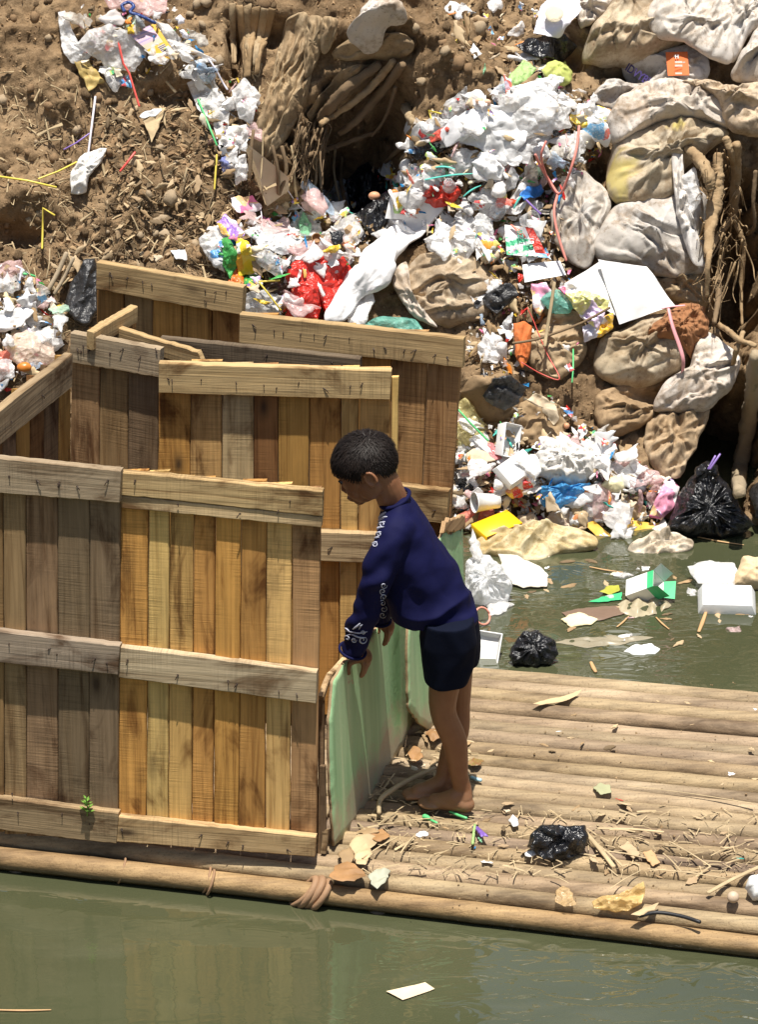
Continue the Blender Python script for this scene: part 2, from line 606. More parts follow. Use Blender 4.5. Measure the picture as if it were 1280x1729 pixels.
TV = np.stack([GU.ravel(), Y0 + YY - hh * np.sin(AA), ZZ + hh * np.cos(AA)], 1)
nu, nv = len(us), len(vs)
ii, jj = np.meshgrid(np.arange(nu - 1), np.arange(nv - 1))
k = (jj * nu + ii).ravel()
TF = np.stack([k, k + 1, k + nu + 1, k + nu], 1)

t = NT('soil')
co = t.t.nodes.new('ShaderNodeTexCoord').outputs['Object']
n1 = t.noise(co, 2.2, 6, .62, .5); n2 = t.noise(co, 14, 6, .7); n3 = t.noise(co, 75, 6, .75)
c = t.ramp(n1, [(.3, (.17, .11, .06)), (.5, (.30, .2, .11)), (.72, (.41, .29, .17))])
c = t.mix(t.ramp(n2, [(.35, .75), (.55, 0)]), c, (.105, .066, .035))
c = t.mix(t.ramp(n3, [(.56, 0), (.72, .7)]), c, (.42, .3, .19))
c = t.mix(t.ramp(n3, [(.28, .8), (.42, 0)]), c, (.05, .03, .017))
nm = t.bump(t.math('ADD', t.math('MULTIPLY', n2, .5), n3), .9, .012)
soil_m = t.done(t.bsdf(Base__Color=c, Roughness=.92, Specular__IOR__Level=.15, Normal=nm))
bank = tag(mk('bank_terrain', TV, TF, soil_m), kind='structure')

# the other shore, behind the photographer
gx = np.array([-260, -60, -20, -8, -3, 0, 3, 8, 20, 60, 260.]); gy = np.array([-7.2, -8.2, -9.2, -12, -20, -60, -260.]); gz = np.array([-.4, .25, .7, .9, 1, 1.2, 1.5])
GX, GY = np.meshgrid(gx, gy); GZ = np.repeat(gz[:, None], len(gx), 1)
nu, nv = len(gx), len(gy)
ii, jj = np.meshgrid(np.arange(nu - 1), np.arange(nv - 1)); k = (jj * nu + ii).ravel()
tag(mk('shore_terrain', np.stack([GX.ravel(), GY.ravel(), GZ.ravel()], 1), np.stack([k, k + nu, k + nu + 1, k + 1], 1), soil_m), kind='structure')

# water: murky olive river
t = NT('river_water')
co = t.t.nodes.new('ShaderNodeTexCoord').outputs['Object']
a = t.noise(co, .9, 3, .5, .4); s = t.noise(t.mapping(co, (1.0, 3.2, 1)), 1.3, 4, .55, .6)
c = t.ramp(a, [(.3, (.050, .055, .027)), (.7, (.070, .075, .038))])
c = t.mix(t.ramp(s, [(.56, 0), (.7, .35)]), c, (.095, .095, .055))
w1 = t.noise(t.mapping(co, (1.6, 3.6, 1)), 1.6, 2, .4, .3); w2 = t.noise(t.mapping(co, (1.0, 1.9, 1)), 9, 2, .45, .2)
sx = t.n('SeparateXYZ', Vector=co)
rip = t.ramp(t.math('ADD', sx.outputs[0], t.math('MULTIPLY', t.noise(co, 1.5, 2), .6)), [(.30, .12), (.62, 1)])
rip = t.math('MULTIPLY', rip, t.ramp(t.math('ADD', sx.outputs[1], 1.0), [(.55, 1), (.95, .22)]))
w3 = t.noise(t.mapping(co, (2.2, 5.0, 1)), 2.6, 2, .5, 1.2)
hgt = t.math('ADD', t.math('ADD', t.math('MULTIPLY', w1, .5), t.math('MULTIPLY', w2, .06)), t.math('MULTIPLY', t.math('MULTIPLY', w3, rip), 3.2))
nm = t.bump(hgt, .2, .02)
water_m = t.done(t.bsdf(Base__Color=c, Roughness=.03, IOR=1.85, Specular__IOR__Level=.62, Normal=nm))
tag(mk('river_water', [(-300, -8.6, 0), (300, -8.6, 0), (300, 3.2, 0), (-300, 3.2, 0)], [(0, 1, 2, 3)], water_m, smooth=False), kind='structure')
WATER = Base((0, 0, 0), 0.0)

# ------------------------------------------------------------------ raft
RAFTZ = .10
t = NT('bamboo')
tc = t.t.nodes.new('ShaderNodeTexCoord').outputs['Object']
rn = t.n('Attribute', _attribute_name='rnd').outputs['Fac']
co = t.n('VectorMath', _operation='ADD', i0=tc, i1=t.math('MULTIPLY', rn, 9.0)).outputs[0]
g = t.noise(t.mapping(co, (4, 90, 90)), 1, 4, .6); b2 = t.noise(t.mapping(co, (2.2, 9, 9)), 1, 5, .62, .4); f = t.noise(co, 130, 4, .7)
c = t.ramp(b2, [(.3, (.12, .078, .043)), (.44, (.28, .2, .122)), (.58, (.385, .285, .178)), (.78, (.475, .36, .23))])
c = t.mix(1.0, c, t.ramp(g, [(.3, .7), (.6, 1.06)]), 'MULTIPLY')
c = t.mix(t.ramp(f, [(.3, .6), (.46, 0)]), c, (.11, .073, .042))
ti = t.n('Attribute', _attribute_name='tint').outputs['Color']
c = t.mix(1.0, c, ti, 'MULTIPLY')
z = t.n('SeparateXYZ', Vector=t.n('NewGeometry').outputs['Position']).outputs[2]
zz_ = t.math('ADD', z, t.math('MULTIPLY', t.noise(co, 12, 3), .03))
wetf = t.ramp(zz_, [(.032, 1), (.062, 0)])
c = t.mix(wetf, c, (.08, .055, .025))
ro = t.math('SUBTRACT', .72, t.math('MULTIPLY', wetf, .55))
bamboo_m = t.done(t.bsdf(Base__Color=c, Roughness=ro, Specular__IOR__Level=.4, Normal=t.bump(t.math('ADD', g, f), .45, .004)))

raft = empty('bamboo_raft', (0, .4, 0), 'long raft of muddy bamboo poles floating on the green river, carrying the plank walls', 'raft')
fa, fb = hit_z(-160, 1437 - 18, .058), hit_z(1480, 1437 + .1135 * 1480, .058)
ra, rb = hit_z(-160, 1143 - .086 * 960, .058), hit_z(1480, 1143 + .086 * 680, .058)
NP = 21
POLES = []
for i in range(NP + 5):
    f = i / (NP - 1)
    a_, b_ = fa + (ra - fa) * f, fb + (rb - fb) * f
    j = rng.normal(0, .004, 2)
    a_ = a_ + [0, j[0], rng.normal(0, .004)]; b_ = b_ + [0, j[1], rng.normal(0, .004)]
    if i >= NP:                                   # the raft goes on further back under the rear walls only
        b_ = a_ + (b_ - a_) * .43
    rad = np.linalg.norm((ra - fa)[1:] + (rb - fb)[1:]) / 2 / (NP - 1) * (.45 if i else .48) * rng.uniform(.93, 1.02)
    n = 46
    t_ = np.linspace(0, 1, n)[:, None]
    pts = a_ + (b_ - a_) * t_
    pts[:, 1] += .003 * np.sin(t_[:, 0] * 5 + i * 2.1); pts[:, 2] += .004 * np.sin(t_[:, 0] * 4 + i * 1.3) - (.03 if i == 0 else 0)
    rr = rad * (1 + .03 * np.sin(t_[:, 0] * 9 + i))
    node = (np.arange(n) + 3 * i) % 9 == 0
    rr = np.where(node, rr * 1.055, rr)
    rr = rr * (1.05 - .1 * t_[:, 0])
    V, F = tube(pts, rr, 14)
    POLES.append((pts, rr))
    if i == 0: tint = (1.0, .88, .66)
    else:
        q = rng.uniform(.8, 1.08); tint = (q, q * rng.uniform(.96, 1.02), q * rng.uniform(.85, 1.02))
    MB().add(V, F, 0, tint, rng.uniform(0, 1)).build('bamboo_pole', bamboo_m, raft, True, None, True).location = -raft.location
# cross poles tie the raft from below and keep gaps dark
for f in (.12, .5, .88):
    V, F = tube([fa + (fb - fa) * f + [0, -.0, -.075], ra + (rb - ra) * f + [0, 0, -.075]], .035, 10)
    MB().add(V, F, 0, (.5, .45, .4), f).build('cross_pole', bamboo_m, raft, True, None, True).location = -raft.location


def pole_top(x, y):
    """height of the raft's top at x, y"""
    z = .03
    for pts, rr in POLES:
        k = int(np.argmin(abs(pts[:, 0] - x))); d = abs(y - pts[k, 1])
        if d < rr[k]: z = max(z, pts[k, 2] + math.sqrt(rr[k] ** 2 - d * d))
    return z


lash_m = m_plain('lashing_strip', (.34, .2, .11), .7, .2, .4)
# strips of inner tube and bark tied round the outer pole
def lash(px, n=2, w=.006, turns=1.0, name='lashing', m=lash_m, spread=.012):
    x = hit_z(px, 1437 + .1135 * px, .058)[0]
    for q in range(n):
        xx = x + (q - (n - 1) / 2) * spread
        pts, rr = POLES[0]; k = int(np.argmin(abs(pts[:, 0] - xx)))
        th = np.linspace(-.3, 2 * math.pi - .3, 22)
        r0 = rr[k] + w * .5
        P = np.stack([xx + .012 * np.sin(th) * turns, pts[k, 1] + np.cos(th) * r0, pts[k, 2] + np.sin(th) * r0], 1)
        V, F = tube(P, w * rng.uniform(.8, 1.2), 6)
        o = mk(name, V - np.array(raft.location), F, m, raft)
lash(352, 2, .005); lash(530, 3, .013, 2.2, spread=.02); lash(515, 2, .009, 3.0); lash(205, 1, .004)

# ------------------------------------------------------------------ plank walls
wood_v, wood_h = m_wood('plank_wood', 'Z'), m_wood('rail_wood', 'X')
nail_m = m_plain('rusty_nail', (.05, .03, .02), .6)
LEAN = math.radians(2.5)


class Plane:
    def __init__(s, a, b, lean=LEAN):
        s.P0 = np.array(a, float); d = np.array(b, float) - s.P0; d[2] = 0
        s.U = d / np.linalg.norm(d)
        n0 = np.cross(s.U, [0, 0, 1])
        s.W = np.array([0, 0, 1]) * math.cos(lean) - n0 * math.sin(lean)
        s.N = np.cross(s.U, s.W)

    def uw(s, px, py, off=0.0):
        q = hit_pl(px, py, s.P0 + s.N * off, s.N) - s.P0
        return np.array([q @ s.U, q @ s.W])

    def empty(s, *a, **k):
        e = empty(a[0], s.P0, *a[1:], **k)
        e.rotation_euler = Matrix((s.U, -s.N, s.W)).transposed().to_euler()
        return e


def board(mb, q, off, thick, tint, axis='v', rough=.0013, n=14):
    """one sawn board from its four corners (bl, br, tr, tl) in wall coordinates; edges slightly uneven; built in local X, -N, Z"""
    bl, br, tr, tl = [np.asarray(x, float) for x in q]
    t_ = np.linspace(0, 1, n)[:, None]
    if axis == 'v': A, Bq = bl + (tl - bl) * t_, br + (tr - br) * t_
    else: A, Bq = bl + (br - bl) * t_, tl + (tr - tl) * t_
    ph = rng.uniform(0, 50)
    for E in (A, Bq):
        w = rough * 1.6 * pnoise(np.stack([np.arange(n) * .7 + ph, np.zeros(n), np.zeros(n)], 1)) + rough * .5 * rng.normal(size=n)
        if axis == 'v': E[:, 0] += w
        else: E[1:-1, 1] += w[1:-1]
        ph += 31
    warp = .0016 * np.sin(t_[:, 0] * rng.uniform(2, 5) + rng.uniform(0, 6))
    bev = min(.003, thick * .2)
    V = []
    for k in range(n):
        d = (Bq[k] - A[k]); d = d / (np.linalg.norm(d) + 1e-9) * bev
        o = off + warp[k]
        for (p, dd) in ((A[k], o), (A[k], o + thick - bev), (A[k] + d, o + thick), (Bq[k] - d, o + thick), (Bq[k], o + thick - bev), (Bq[k], o)):
            V.append((p[0], -dd, p[1]))
    F = []
    for k in range(n - 1):
        for j in range(6):
            a_, b_ = k * 6 + j, k * 6 + (j + 1) % 6
            F.append((a_, b_, b_ + 6, a_ + 6) if axis == 'v' else (a_, a_ + 6, b_ + 6, b_))
    F.append((0, 1, 2, 3, 4, 5)); F.append(tuple((n - 1) * 6 + j for j in (5, 4, 3, 2, 1, 0)))
    if axis == 'v':
        F = [f[::-1] for f in F]
    mb.add(V, F, 0, tint, rng.uniform(0, 9))


def lerp_x(e, y):                       # e: (x, y, x, y) edge in px
    return e[0] + (e[2] - e[0]) * (y - e[1]) / (e[3] - e[1])


TH = .017


def wall(name, label, pl, planks, rails, nails=(), extra=(), top=None):
    """planks: list of (x top, x bottom, y top, y bottom, next x top, next x bottom, tint); rails: list of (4 px corners tl tr br bl, tint, off)"""
    e = pl.empty(name, label, 'wooden wall', group='plank walls standing on the raft')
    mb = MB()
    for (x0t, x0b, yt, yb, x1t, x1b, tint) in planks:
        o = rng.normal(0, .0018)
        bl, br, tr, tl = pl.uw(x0b, yb, o + TH), pl.uw(x1b, yb, o + TH), pl.uw(x1t, yt, o + TH), pl.uw(x0t, yt, o + TH)
        top_j = rng.uniform(-.006, .005)
        tl = tl + [0, top_j]; tr = tr + [0, top_j + rng.normal(0, .002)]
        gap = rng.uniform(.0004, .0022)
        bl[0] += gap; tl[0] += gap; br[0] -= gap; tr[0] -= gap
        board(mb, (bl, br, tr, tl), o, TH, tint, 'v')
    mb.build('plank_face', wood_v, e, False, None, True)
    for (q, tint, off) in rails:
        r = MB()
        tl, tr, br, bl = [pl.uw(x, y, TH + off + .027) for (x, y) in q]
        board(r, (bl, br, tr, tl), TH + off, .027, tint, 'h', .0010, 26)
        r.build('rail', wood_h, e, False, None, True)
    if nails:
        for (x, y) in nails:
            u, w = pl.uw(x, y, TH + .029)
            p = np.array([u, -(TH + .027), w]); nb = MB()
            k = rng.uniform(.002, .007)
            tip = p + np.array([rng.normal(0, .006), -k, -rng.uniform(.002, .014)])
            V, F = tube([p, (p + tip) / 2 + [0, -.002, .002], tip], .0016, 5); nb.add(V, F)
            V, F = ellipsoid(p, (.0035, .0012, .0035), None, 7, 4); nb.add(V, F)
            nb.build('nail', nail_m, e)
    return e


OR = (.62, .335, .098); PY = (.72, .48, .185); DK = (.27, .14, .052); GB = (.29, .19, .088); MO = (.49, .265, .082); TA = (.61, .385, .148)
GR = (.40, .32, .225); RL = (.57, .42, .22); RT2 = (.46, .33, .175); DG = (.17, .125, .085)


def jit(c, a=.1):
    q = 1 + rng.uniform(-a, a)
    return tuple(x * q * (1 + rng.uniform(-.04, .04)) for x in c)


def planks(xs_top, xs_bot, yt, yb, tints):
    """yt, yb: (y at the first x, y at the last x)"""
    out = []
    n = len(xs_top) - 1
    f = lambda y, x, xs: y[0] + (y[1] - y[0]) * (x - xs[0]) / (xs[-1] - xs[0] + 1e-9)
    for i in range(n):
        xm = (xs_top[i] + xs_top[i + 1]) / 2
        out.append((xs_top[i], xs_bot[i], f(yt, xm, xs_top), f(yb, xm, xs_top), xs_top[i + 1], xs_bot[i + 1], jit(tints[i % len(tints)], .09)))
    return out


# front walls share one line along the outer pole
fl = Plane(hit_z(-60, 1395, RAFTZ), hit_z(197, 1424, RAFTZ))
wall('plank_wall', 'grey brown plank wall above the outer bamboo pole with a green sprout at its foot', fl,
     planks([-60, 5, 43, 97, 151, 203], [-58, 7, 44, 98, 150, 199], (772, 792), (1402, 1420), [GB, (.33, .225, .125), (.28, .19, .11), (.235, .165, .105), (.225, .16, .105)]),
     [([(-60, 768), (204, 795), (201, 850), (-60, 828)], GR, 0), ([(-60, 1058), (202, 1090), (198, 1140), (-60, 1112)], (.37, .3, .235), 0), ([(-60, 1340), (200, 1372), (196, 1424), (-60, 1394)], (.36, .265, .16), 0)],
     [(15, 805), (62, 812), (98, 818), (100, 815), (130, 822), (182, 812), (15, 1085), (85, 1095), (96, 1105), (160, 1112), (180, 1120), (30, 1372), (105, 1372), (150, 1390), (20, 1340)])
fr = Plane(hit_z(197, 1424, RAFTZ), hit_z(534, 1450, RAFTZ), math.radians(3.4))
wall('plank_wall', 'orange brown plank wall with a split pale top board, next to the green board', fr,
     planks([203, 251, 287, 328, 364, 408, 450, 494, 543], [199, 246, 284, 323, 360, 402, 447, 489, 534], (793, 826), (1400, 1434),
            [OR, PY, TA, OR, OR, MO, PY, (.46, .29, .14)]),
     [([(203, 797), (545, 829), (544, 872), (203, 836)], RL, 0), ([(203, 837), (544, 873), (542, 891), (203, 858)], (.62, .47, .28), -.004),
      ([(203, 1092), (535, 1134), (533, 1188), (199, 1144)], (.55, .45, .31), 0), ([(199, 1378), (533, 1413), (531, 1447), (197, 1421)], (.56, .4, .22), 0)],
     [(228, 812), (300, 852), (405, 868), (470, 862), (490, 845), (215, 1115), (300, 1140), (385, 1150), (400, 1155), (470, 1165), (500, 1170), (205, 1400), (340, 1410), (385, 1422), (410, 1428), (485, 1435)])

# inner walls: top edges at 1.3 m
ZT = 1.3
mid = Plane(hit_z(268, 612, ZT) * [1, 1, 0] + [0, -.04, RAFTZ], hit_z(660, 625, ZT) * [1, 1, 0] + [0, -.04, RAFTZ])
wall('plank_wall', 'tall plank wall just behind the boy, its pale top board studded with bent nails', mid,
     planks([268, 322, 376, 428, 470, 522, 576, 608, 660], [262, 317, 372, 428, 468, 520, 572, 600, 654], (610, 622), (1195, 1210),
            [OR, TA, (.62, .47, .27), DK, MO, MO, PY, TA]) + [(661, 656, 640, 1210, 673, 667, jit(PY))],
     [([(268, 613), (661, 626), (658, 676), (268, 664)], RL, 0), ([(430, 893), (664, 903), (662, 953), (430, 943)], (.5, .38, .23), 0)],
     [(283, 640), (290, 642), (340, 641), (398, 645), (445, 650), (468, 655), (505, 645), (545, 655), (592, 652), (612, 648), (560, 925)])
hb = Plane(hit_z(270, 574, ZT - .02) * [1, 1, 0] + [0, 0, RAFTZ], hit_z(607, 607, ZT - .02) * [1, 1, 0] + [0, 0, RAFTZ])
wall('plank_wall', 'dark weathered wall, only its blackened top board showing behind the tall wall', hb,
     planks([272, 330, 390, 450, 510, 560, 605], [268, 326, 386, 446, 506, 556, 601], (574, 608), (1150, 1180), [DG]),
     [([(270, 571), (608, 606), (607, 640), (270, 602)], (.15, .115, .08), 0)], [(340, 590), (450, 600), (560, 612)])
bk = Plane(hit_z(405, 531, ZT) * [1, 1, 0] + [0, -.03, RAFTZ], hit_z(782, 573, ZT) * [1, 1, 0] + [0, -.03, RAFTZ], math.radians(3))
wall('plank_wall', 'wall whose long top board bears a row of nails, ending against the trash heap', bk,
     planks([405, 470, 535, 600, 662, 724, 782], [395, 455, 515, 580, 642, 699, 743], (530, 571), (1100, 1138), [MO, MO, OR, MO, (.44, .265, .125), (.42, .25, .12)]),
     [([(405, 530), (783, 572), (781, 622), (404, 580)], RT2, 0), ([(560, 806), (758, 829), (753, 885), (556, 862)], RT2, 0)],
     [(425, 548), (432, 556), (462, 557), (478, 560), (508, 563), (530, 565), (552, 566), (590, 571), (630, 588), (648, 588), (683, 592), (702, 592), (735, 600), (755, 604), (700, 855), (735, 862)])
bl_ = Plane(hit_z(163, 444, ZT) * [1, 1, 0] + [0, 0, RAFTZ], hit_z(411, 486, ZT) * [1, 1, 0] + [0, 0, RAFTZ])
wall('plank_wall', 'wall farthest back, beside the hanging black bag, with a broad nailed top board', bl_,
     planks([163, 210, 258, 308, 358, 405], [160, 207, 254, 304, 353, 400], (446, 484), (985, 1020), [DK, (.3, .19, .1), MO, MO, MO]),
     [([(163, 443), (411, 485), (408, 533), (162, 490)], RT2, 0)],
     [(185, 462), (187, 466), (215, 470), (240, 476), (255, 480), (345, 488), (365, 493), (382, 492), (345, 507), (348, 510)])
dl = Plane(hit_z(120, 563, ZT) * [1, 1, 0] + [0, 0, RAFTZ], hit_z(270, 590, ZT) * [1, 1, 0] + [0, 0, RAFTZ])
wall('plank_wall', 'narrow dark stained wall with a greyish top board under the leaning loose board', dl,
     planks([119, 168, 217, 268], [116, 164, 213, 263], (565, 592), (1130, 1160), [(.36, .235, .12), (.31, .2, .105), (.2, .145, .085)]),
     [([(119, 562), (271, 590), (269, 638), (118, 613)], GR, 0)],
     [(130, 590), (136, 594), (140, 585), (150, 592), (185, 597), (207, 590), (237, 603), (262, 590)])
# side wall that runs towards the river on the west
sw = Plane(hit_z(-40, 724, ZT) * [1, 1, 0] + [0, 0, RAFTZ], hit_z(121, 592, ZT) * [1, 1, 0] + [0, 0, RAFTZ], 0)
wall('plank_wall', 'side wall seen along its top edge, joining the narrow wall at a corner', sw,
     planks([-40, 5, 28, 52, 75, 100, 120], [-42, 2, 25, 49, 72, 97, 117], (720, 592), (1230, 1130), [DK, (.27, .175, .1), MO]),
     [([(-40, 726), (122, 597), (121, 655), (-40, 785)], (.36, .27, .17), 0)], [(20, 712), (72, 668)])
# back rail of the side wall, showing as the second strip of the top edge
ss = Plane(hit_z(158, 560, ZT - .01) * [1, 1, 0] + [0, 0, RAFTZ], hit_z(232, 515, ZT) * [1, 1, 0] + [0, 0, RAFTZ], 0)
wall('plank_wall', 'short partition running back to the farthest wall, seen end on', ss,
     planks([158, 178, 194, 212, 232], [156, 176, 192, 210, 230], (560, 516), (1010, 980), [MO, DK]),
     [([(158, 562), (232, 517), (231, 545), (158, 592)], RT2, 0)])
# loose board lying over the two walls
lb = Plane(hit_z(150, 558, ZT - .045), hit_z(345, 612, ZT - .045), 0)
e = lb.empty('loose_board', 'loose sawn board resting across the tops of the inner walls', 'board')
r = MB()
board(r, [(-.01, -.03), (np.linalg.norm((hit_z(345, 610, ZT) - hit_z(150, 556, ZT))[:2]), -.03), (np.linalg.norm((hit_z(345, 610, ZT) - hit_z(150, 556, ZT))[:2]) - .03, .025), (.03, .03)], -.03, .02, RT2, 'h', .002, 20)
r.build('plank', wood_h, e, False, None, True)

# ------------------------------------------------------------------ green painted boards
t = NT('green_paint')
tc = t.t.nodes.new('ShaderNodeTexCoord').outputs['Object']
st = t.noise(t.mapping(tc, (16, 16, 1.2)), 1, 4, .55, .3); bl = t.noise(tc, 6, 5, .6, .5); fi = t.noise(tc, 60, 5, .7)
c = t.ramp(st, [(.3, (.25, .45, .22)), (.5, (.34, .55, .29)), (.66, (.44, .62, .35)), (.8, (.58, .70, .42))])  # paler vertical streaks: soft light stripes put into the paint colour
zz_ = t.n('SeparateXYZ', Vector=tc).outputs[2]
worn = t.math('ADD', t.math('MULTIPLY', zz_, -1.7), t.math('ADD', t.math('MULTIPLY', bl, 1.1), t.math('MULTIPLY', fi, .25)))
c = t.mix(t.ramp(worn, [(.42, 0), (.66, .85)]), c, (.46, .36, .25))
c = t.mix(t.ramp(t.math('ADD', t.math('MULTIPLY', bl, .7), t.math('MULTIPLY', fi, .4)), [(.68, 0), (.72, .9)]), c, (.45, .3, .2))
c = t.mix(t.ramp(fi, [(.25, .6), (.33, 0)]), c, (.07, .09, .05))
green_m = t.done(t.bsdf(Base__Color=c, Roughness=.5, Specular__IOR__Level=.4, Normal=t.bump(t.math('ADD', st, t.math('MULTIPLY', fi, .4)), .4, .006)))
ply_m = m_plain('board_edge', (.4, .28, .16), .8, .3, .5)


def poly_board(pl, px, off, thick, m, wav=.0025, res=40, jag=.003):
    """flat board with an outline: fan of quads from the outline to its middle, gently warped"""
    P = np.array([pl.uw(x, y, off) for x, y in px])
    Q = []
    for i in range(len(P)):
        a_, b_ = P[i], P[(i + 1) % len(P)]
        k = max(2, int(np.linalg.norm(b_ - a_) / .014))
        for j in range(k):
            Q.append(a_ + (b_ - a_) * j / k + rng.normal(0, jag * .5, 2))
    Q = np.array(Q); c_ = Q.mean(0); n = len(Q); R = 12
    V = []
    for side in (1, 0):
        for k in range(R + 1):
            f = k / R
            p = c_ + (Q - c_) * f
            d = wav * np.sin(p[:, 0] * 21) + wav * .6 * np.sin(p[:, 0] * 47 + p[:, 1] * 3)
            V.append(np.stack([p[:, 0], -(off + d - (0 if side else thick)), p[:, 1]], 1))
    V = np.concatenate(V); F, M = [], []
    S = (R + 1) * n
    for k in range(R):
        for j in range(n):
            a_, b_ = k * n + j, k * n + (j + 1) % n
            F.append((a_, a_ + n, b_ + n, b_)); M.append(0)
            F.append((S + a_, S + b_, S + b_ + n, S + a_ + n)); M.append(1)
    for j in range(n):
        a_, b_ = R * n + j, R * n + (j + 1) % n
        F.append((a_, S + a_, S + b_, b_)); M.append(1)
    return V, F, M


gp = Plane(hit_z(565, 1427, RAFTZ), hit_z(702, 1216, RAFTZ), math.radians(2.2))
GREEN = gp
e = gp.empty('painted_board', 'green painted board standing on edge across the raft, held at its top by the boy', 'board')
V, F, M = poly_board(gp, [(565, 1427), (558, 1330), (555, 1215), (562, 1150), (577, 1122), (594, 1112), (640, 1058), (700, 958), (724, 916), (725, 1000), (712, 1205), (698, 1222), (640, 1330), (600, 1392)], .0, .009, None)
mk('sheet', V, F, [green_m, ply_m], e, None, True, M)


def strip(e, pl, a, b, wpx, off, thick, tint, m=wood_v):
    """a batten between two pixels"""
    p, q = pl.uw(*a, off), pl.uw(*b, off)
    d = (q - p) / np.linalg.norm(q - p); s_ = np.array([d[1], -d[0]]) * wpx / 560 / 2
    r = MB()
    board(r, (p - s_, p + s_, q + s_, q - s_), off - thick, thick, tint, 'v', .001, 10)
    r.build('batten', m, e, False, None, True)


for a_, b_, w_, o_, tn in [((545, 1440), (548, 1176), 10, -.03, (.2, .13, .075)), ((546, 1180), (562, 1140), 12, -.03, (.42, .3, .18)), ((560, 1143), (602, 1100), 12, -.028, (.58, .44, .27)),
                           ((538, 1445), (535, 1193), 7, -.06, (.16, .11, .07)), ((551, 1440), (549, 1292), 9, -.018, (.15, .1, .06)), ((541, 1440), (533, 1236), 9, -.075, (.13, .095, .06)),
                           ((552, 1440), (554, 1400), 10, -.012, (.24, .17, .1))]:
    strip(e, gp, a_, b_, w_, o_, .016, tn)
g2 = Plane(hit_z(722, 1232, RAFTZ), hit_z(790, 1128, RAFTZ), math.radians(2.2))
e = g2.empty('painted_board', 'second green painted board behind the boy with a torn brown upper edge', 'board')
V, F, M = poly_board(g2, [(724, 1232), (708, 1218), (690, 1195), (688, 1075), (700, 990), (752, 896), (762, 905), (768, 893), (776, 897), (782, 885), (783, 1000), (783, 1140)], .0, .009, None, .004, jag=.004)
mk('sheet', V, F, [green_m, ply_m], e, None, True, M)
r = MB()
p = [g2.uw(x, y, .004) for x, y in [(748, 900), (783, 893), (783, 868), (752, 880)]]
board(r, p, -.006, .014, (.42, .28, .16), 'h', .006, 16)
r.build('batten', wood_h, e, False, None, True)
# ------------------------------------------------------------------ the boy
def remesh(parts, voxel, iters, name, fac=.5):
    b = MB()
    for V, F in parts: b.add(V, F)
    o = b.build('tmp_shape', None)
    m = o.modifiers.new('r', 'REMESH'); m.mode = 'VOXEL'; m.voxel_size = voxel; m.use_smooth_shade = True
    s = o.modifiers.new('s', 'SMOOTH'); s.factor = fac; s.iterations = iters
    dg = bpy.context.evaluated_depsgraph_get()
    me = bpy.data.meshes.new_from_object(o.evaluated_get(dg))
    V = np.empty(len(me.vertices) * 3); me.vertices.foreach_get('co', V); V = V.reshape(-1, 3)
    F = [tuple(p.vertices) for p in me.polygons]
    bpy.data.objects.remove(o); bpy.data.meshes.remove(me)
    return V, F


def vnormals(V, F):
    F4 = np.array([f if len(f) == 4 else (*f, f[2]) for f in F])
    n = np.cross(V[F4[:, 2]] - V[F4[:, 0]], V[F4[:, 3]] - V[F4[:, 1]])
    N = np.zeros_like(V)
    for k in range(4): np.add.at(N, F4[:, k], n)
    return N / (np.linalg.norm(N, axis=1)[:, None] + 1e-12)


def lathe_rings(cs, ax, ay, seg=28):
    """loft of ellipses: centres, half-axis vectors"""
    V = []
    for c_, a_, b_ in zip(cs, ax, ay):
        t_ = np.arange(seg) * 2 * math.pi / seg
        ct, s_t = np.cos(t_), np.sin(t_)
        ct, s_t = np.sign(ct) * abs(ct) ** .85, np.sign(s_t) * abs(s_t) ** .85
        V.append(np.asarray(c_) + ct[:, None] * np.asarray(a_) + s_t[:, None] * np.asarray(b_))
    n = len(V); V = np.concatenate(V); F = []
    for k in range(n - 1):
        for j in range(seg):
            j2 = (j + 1) % seg
            F.append((k * seg + j, k * seg + j2, (k + 1) * seg + j2, (k + 1) * seg + j))
    F.append(tuple(range(seg))[::-1]); F.append(tuple((n - 1) * seg + j for j in range(seg)))
    return V, F


YB = .03
st = [((660, 1038), (804, 1048), .120), ((648, 1004), (806, 1024), .124), ((640, 960), (779, 976), .122), ((637, 922), (748, 926), .122), ((638, 892), (722, 882), .118), ((643, 866), (696, 847), .092), ((652, 849), (681, 832), .060)]
P_ = lambda px, py, y: hit_y(px, py, y)
# --- head, in its own frame: x ahead, y to the boy's left, z up
hp, hy = math.radians(27), math.radians(-9)
fwd = np.array([-math.cos(hp) * math.cos(hy), -math.cos(hp) * math.sin(hy), -math.sin(hp)])
lft = np.cross([0, 0, 1], fwd); lft /= np.linalg.norm(lft)
hup = np.cross(fwd, lft)
HR = np.stack([fwd, lft, hup], 1)
HC = P_(616, 785, YB - .005)
hd = lambda x, y, z: HC + HR @ np.array([x, y, z])
E = lambda x, y, z, a, b, c_: ellipsoid(hd(x, y, z), (a, b, c_), HR, 20, 14)
body = [E(-.006, 0, .012, .091, .071, .080), E(.035, 0, -.02, .054, .060, .075), E(.036, 0, -.062, .047, .050, .046), E(.062, 0, -.092, .020, .026, .018),
        E(.055, .030, -.052, .026, .023, .028), E(.055, -.030, -.052, .026, .023, .028),           # cheeks
        E(.078, 0, .018, .014, .045, .030),                                                        # brow
        E(.089, 0, -.074, .009, .018, .006), E(.085, 0, -.083, .009, .016, .006), E(.078, 0, -.078, .012, .024, .015),   # lips
        E(.004, .048, -.058, .036, .016, .036), E(.004, -.048, -.058, .036, .016, .036)]           # jaw angle
body += [tube([hd(.078, 0, -.004), hd(.086, 0, -.030), hd(.0935, 0, -.048)], [.009, .009, .0105], 12)]
body += [E(.085, .010, -.053, .009, .0075, .007), E(.085, -.010, -.053, .009, .0075, .007)]
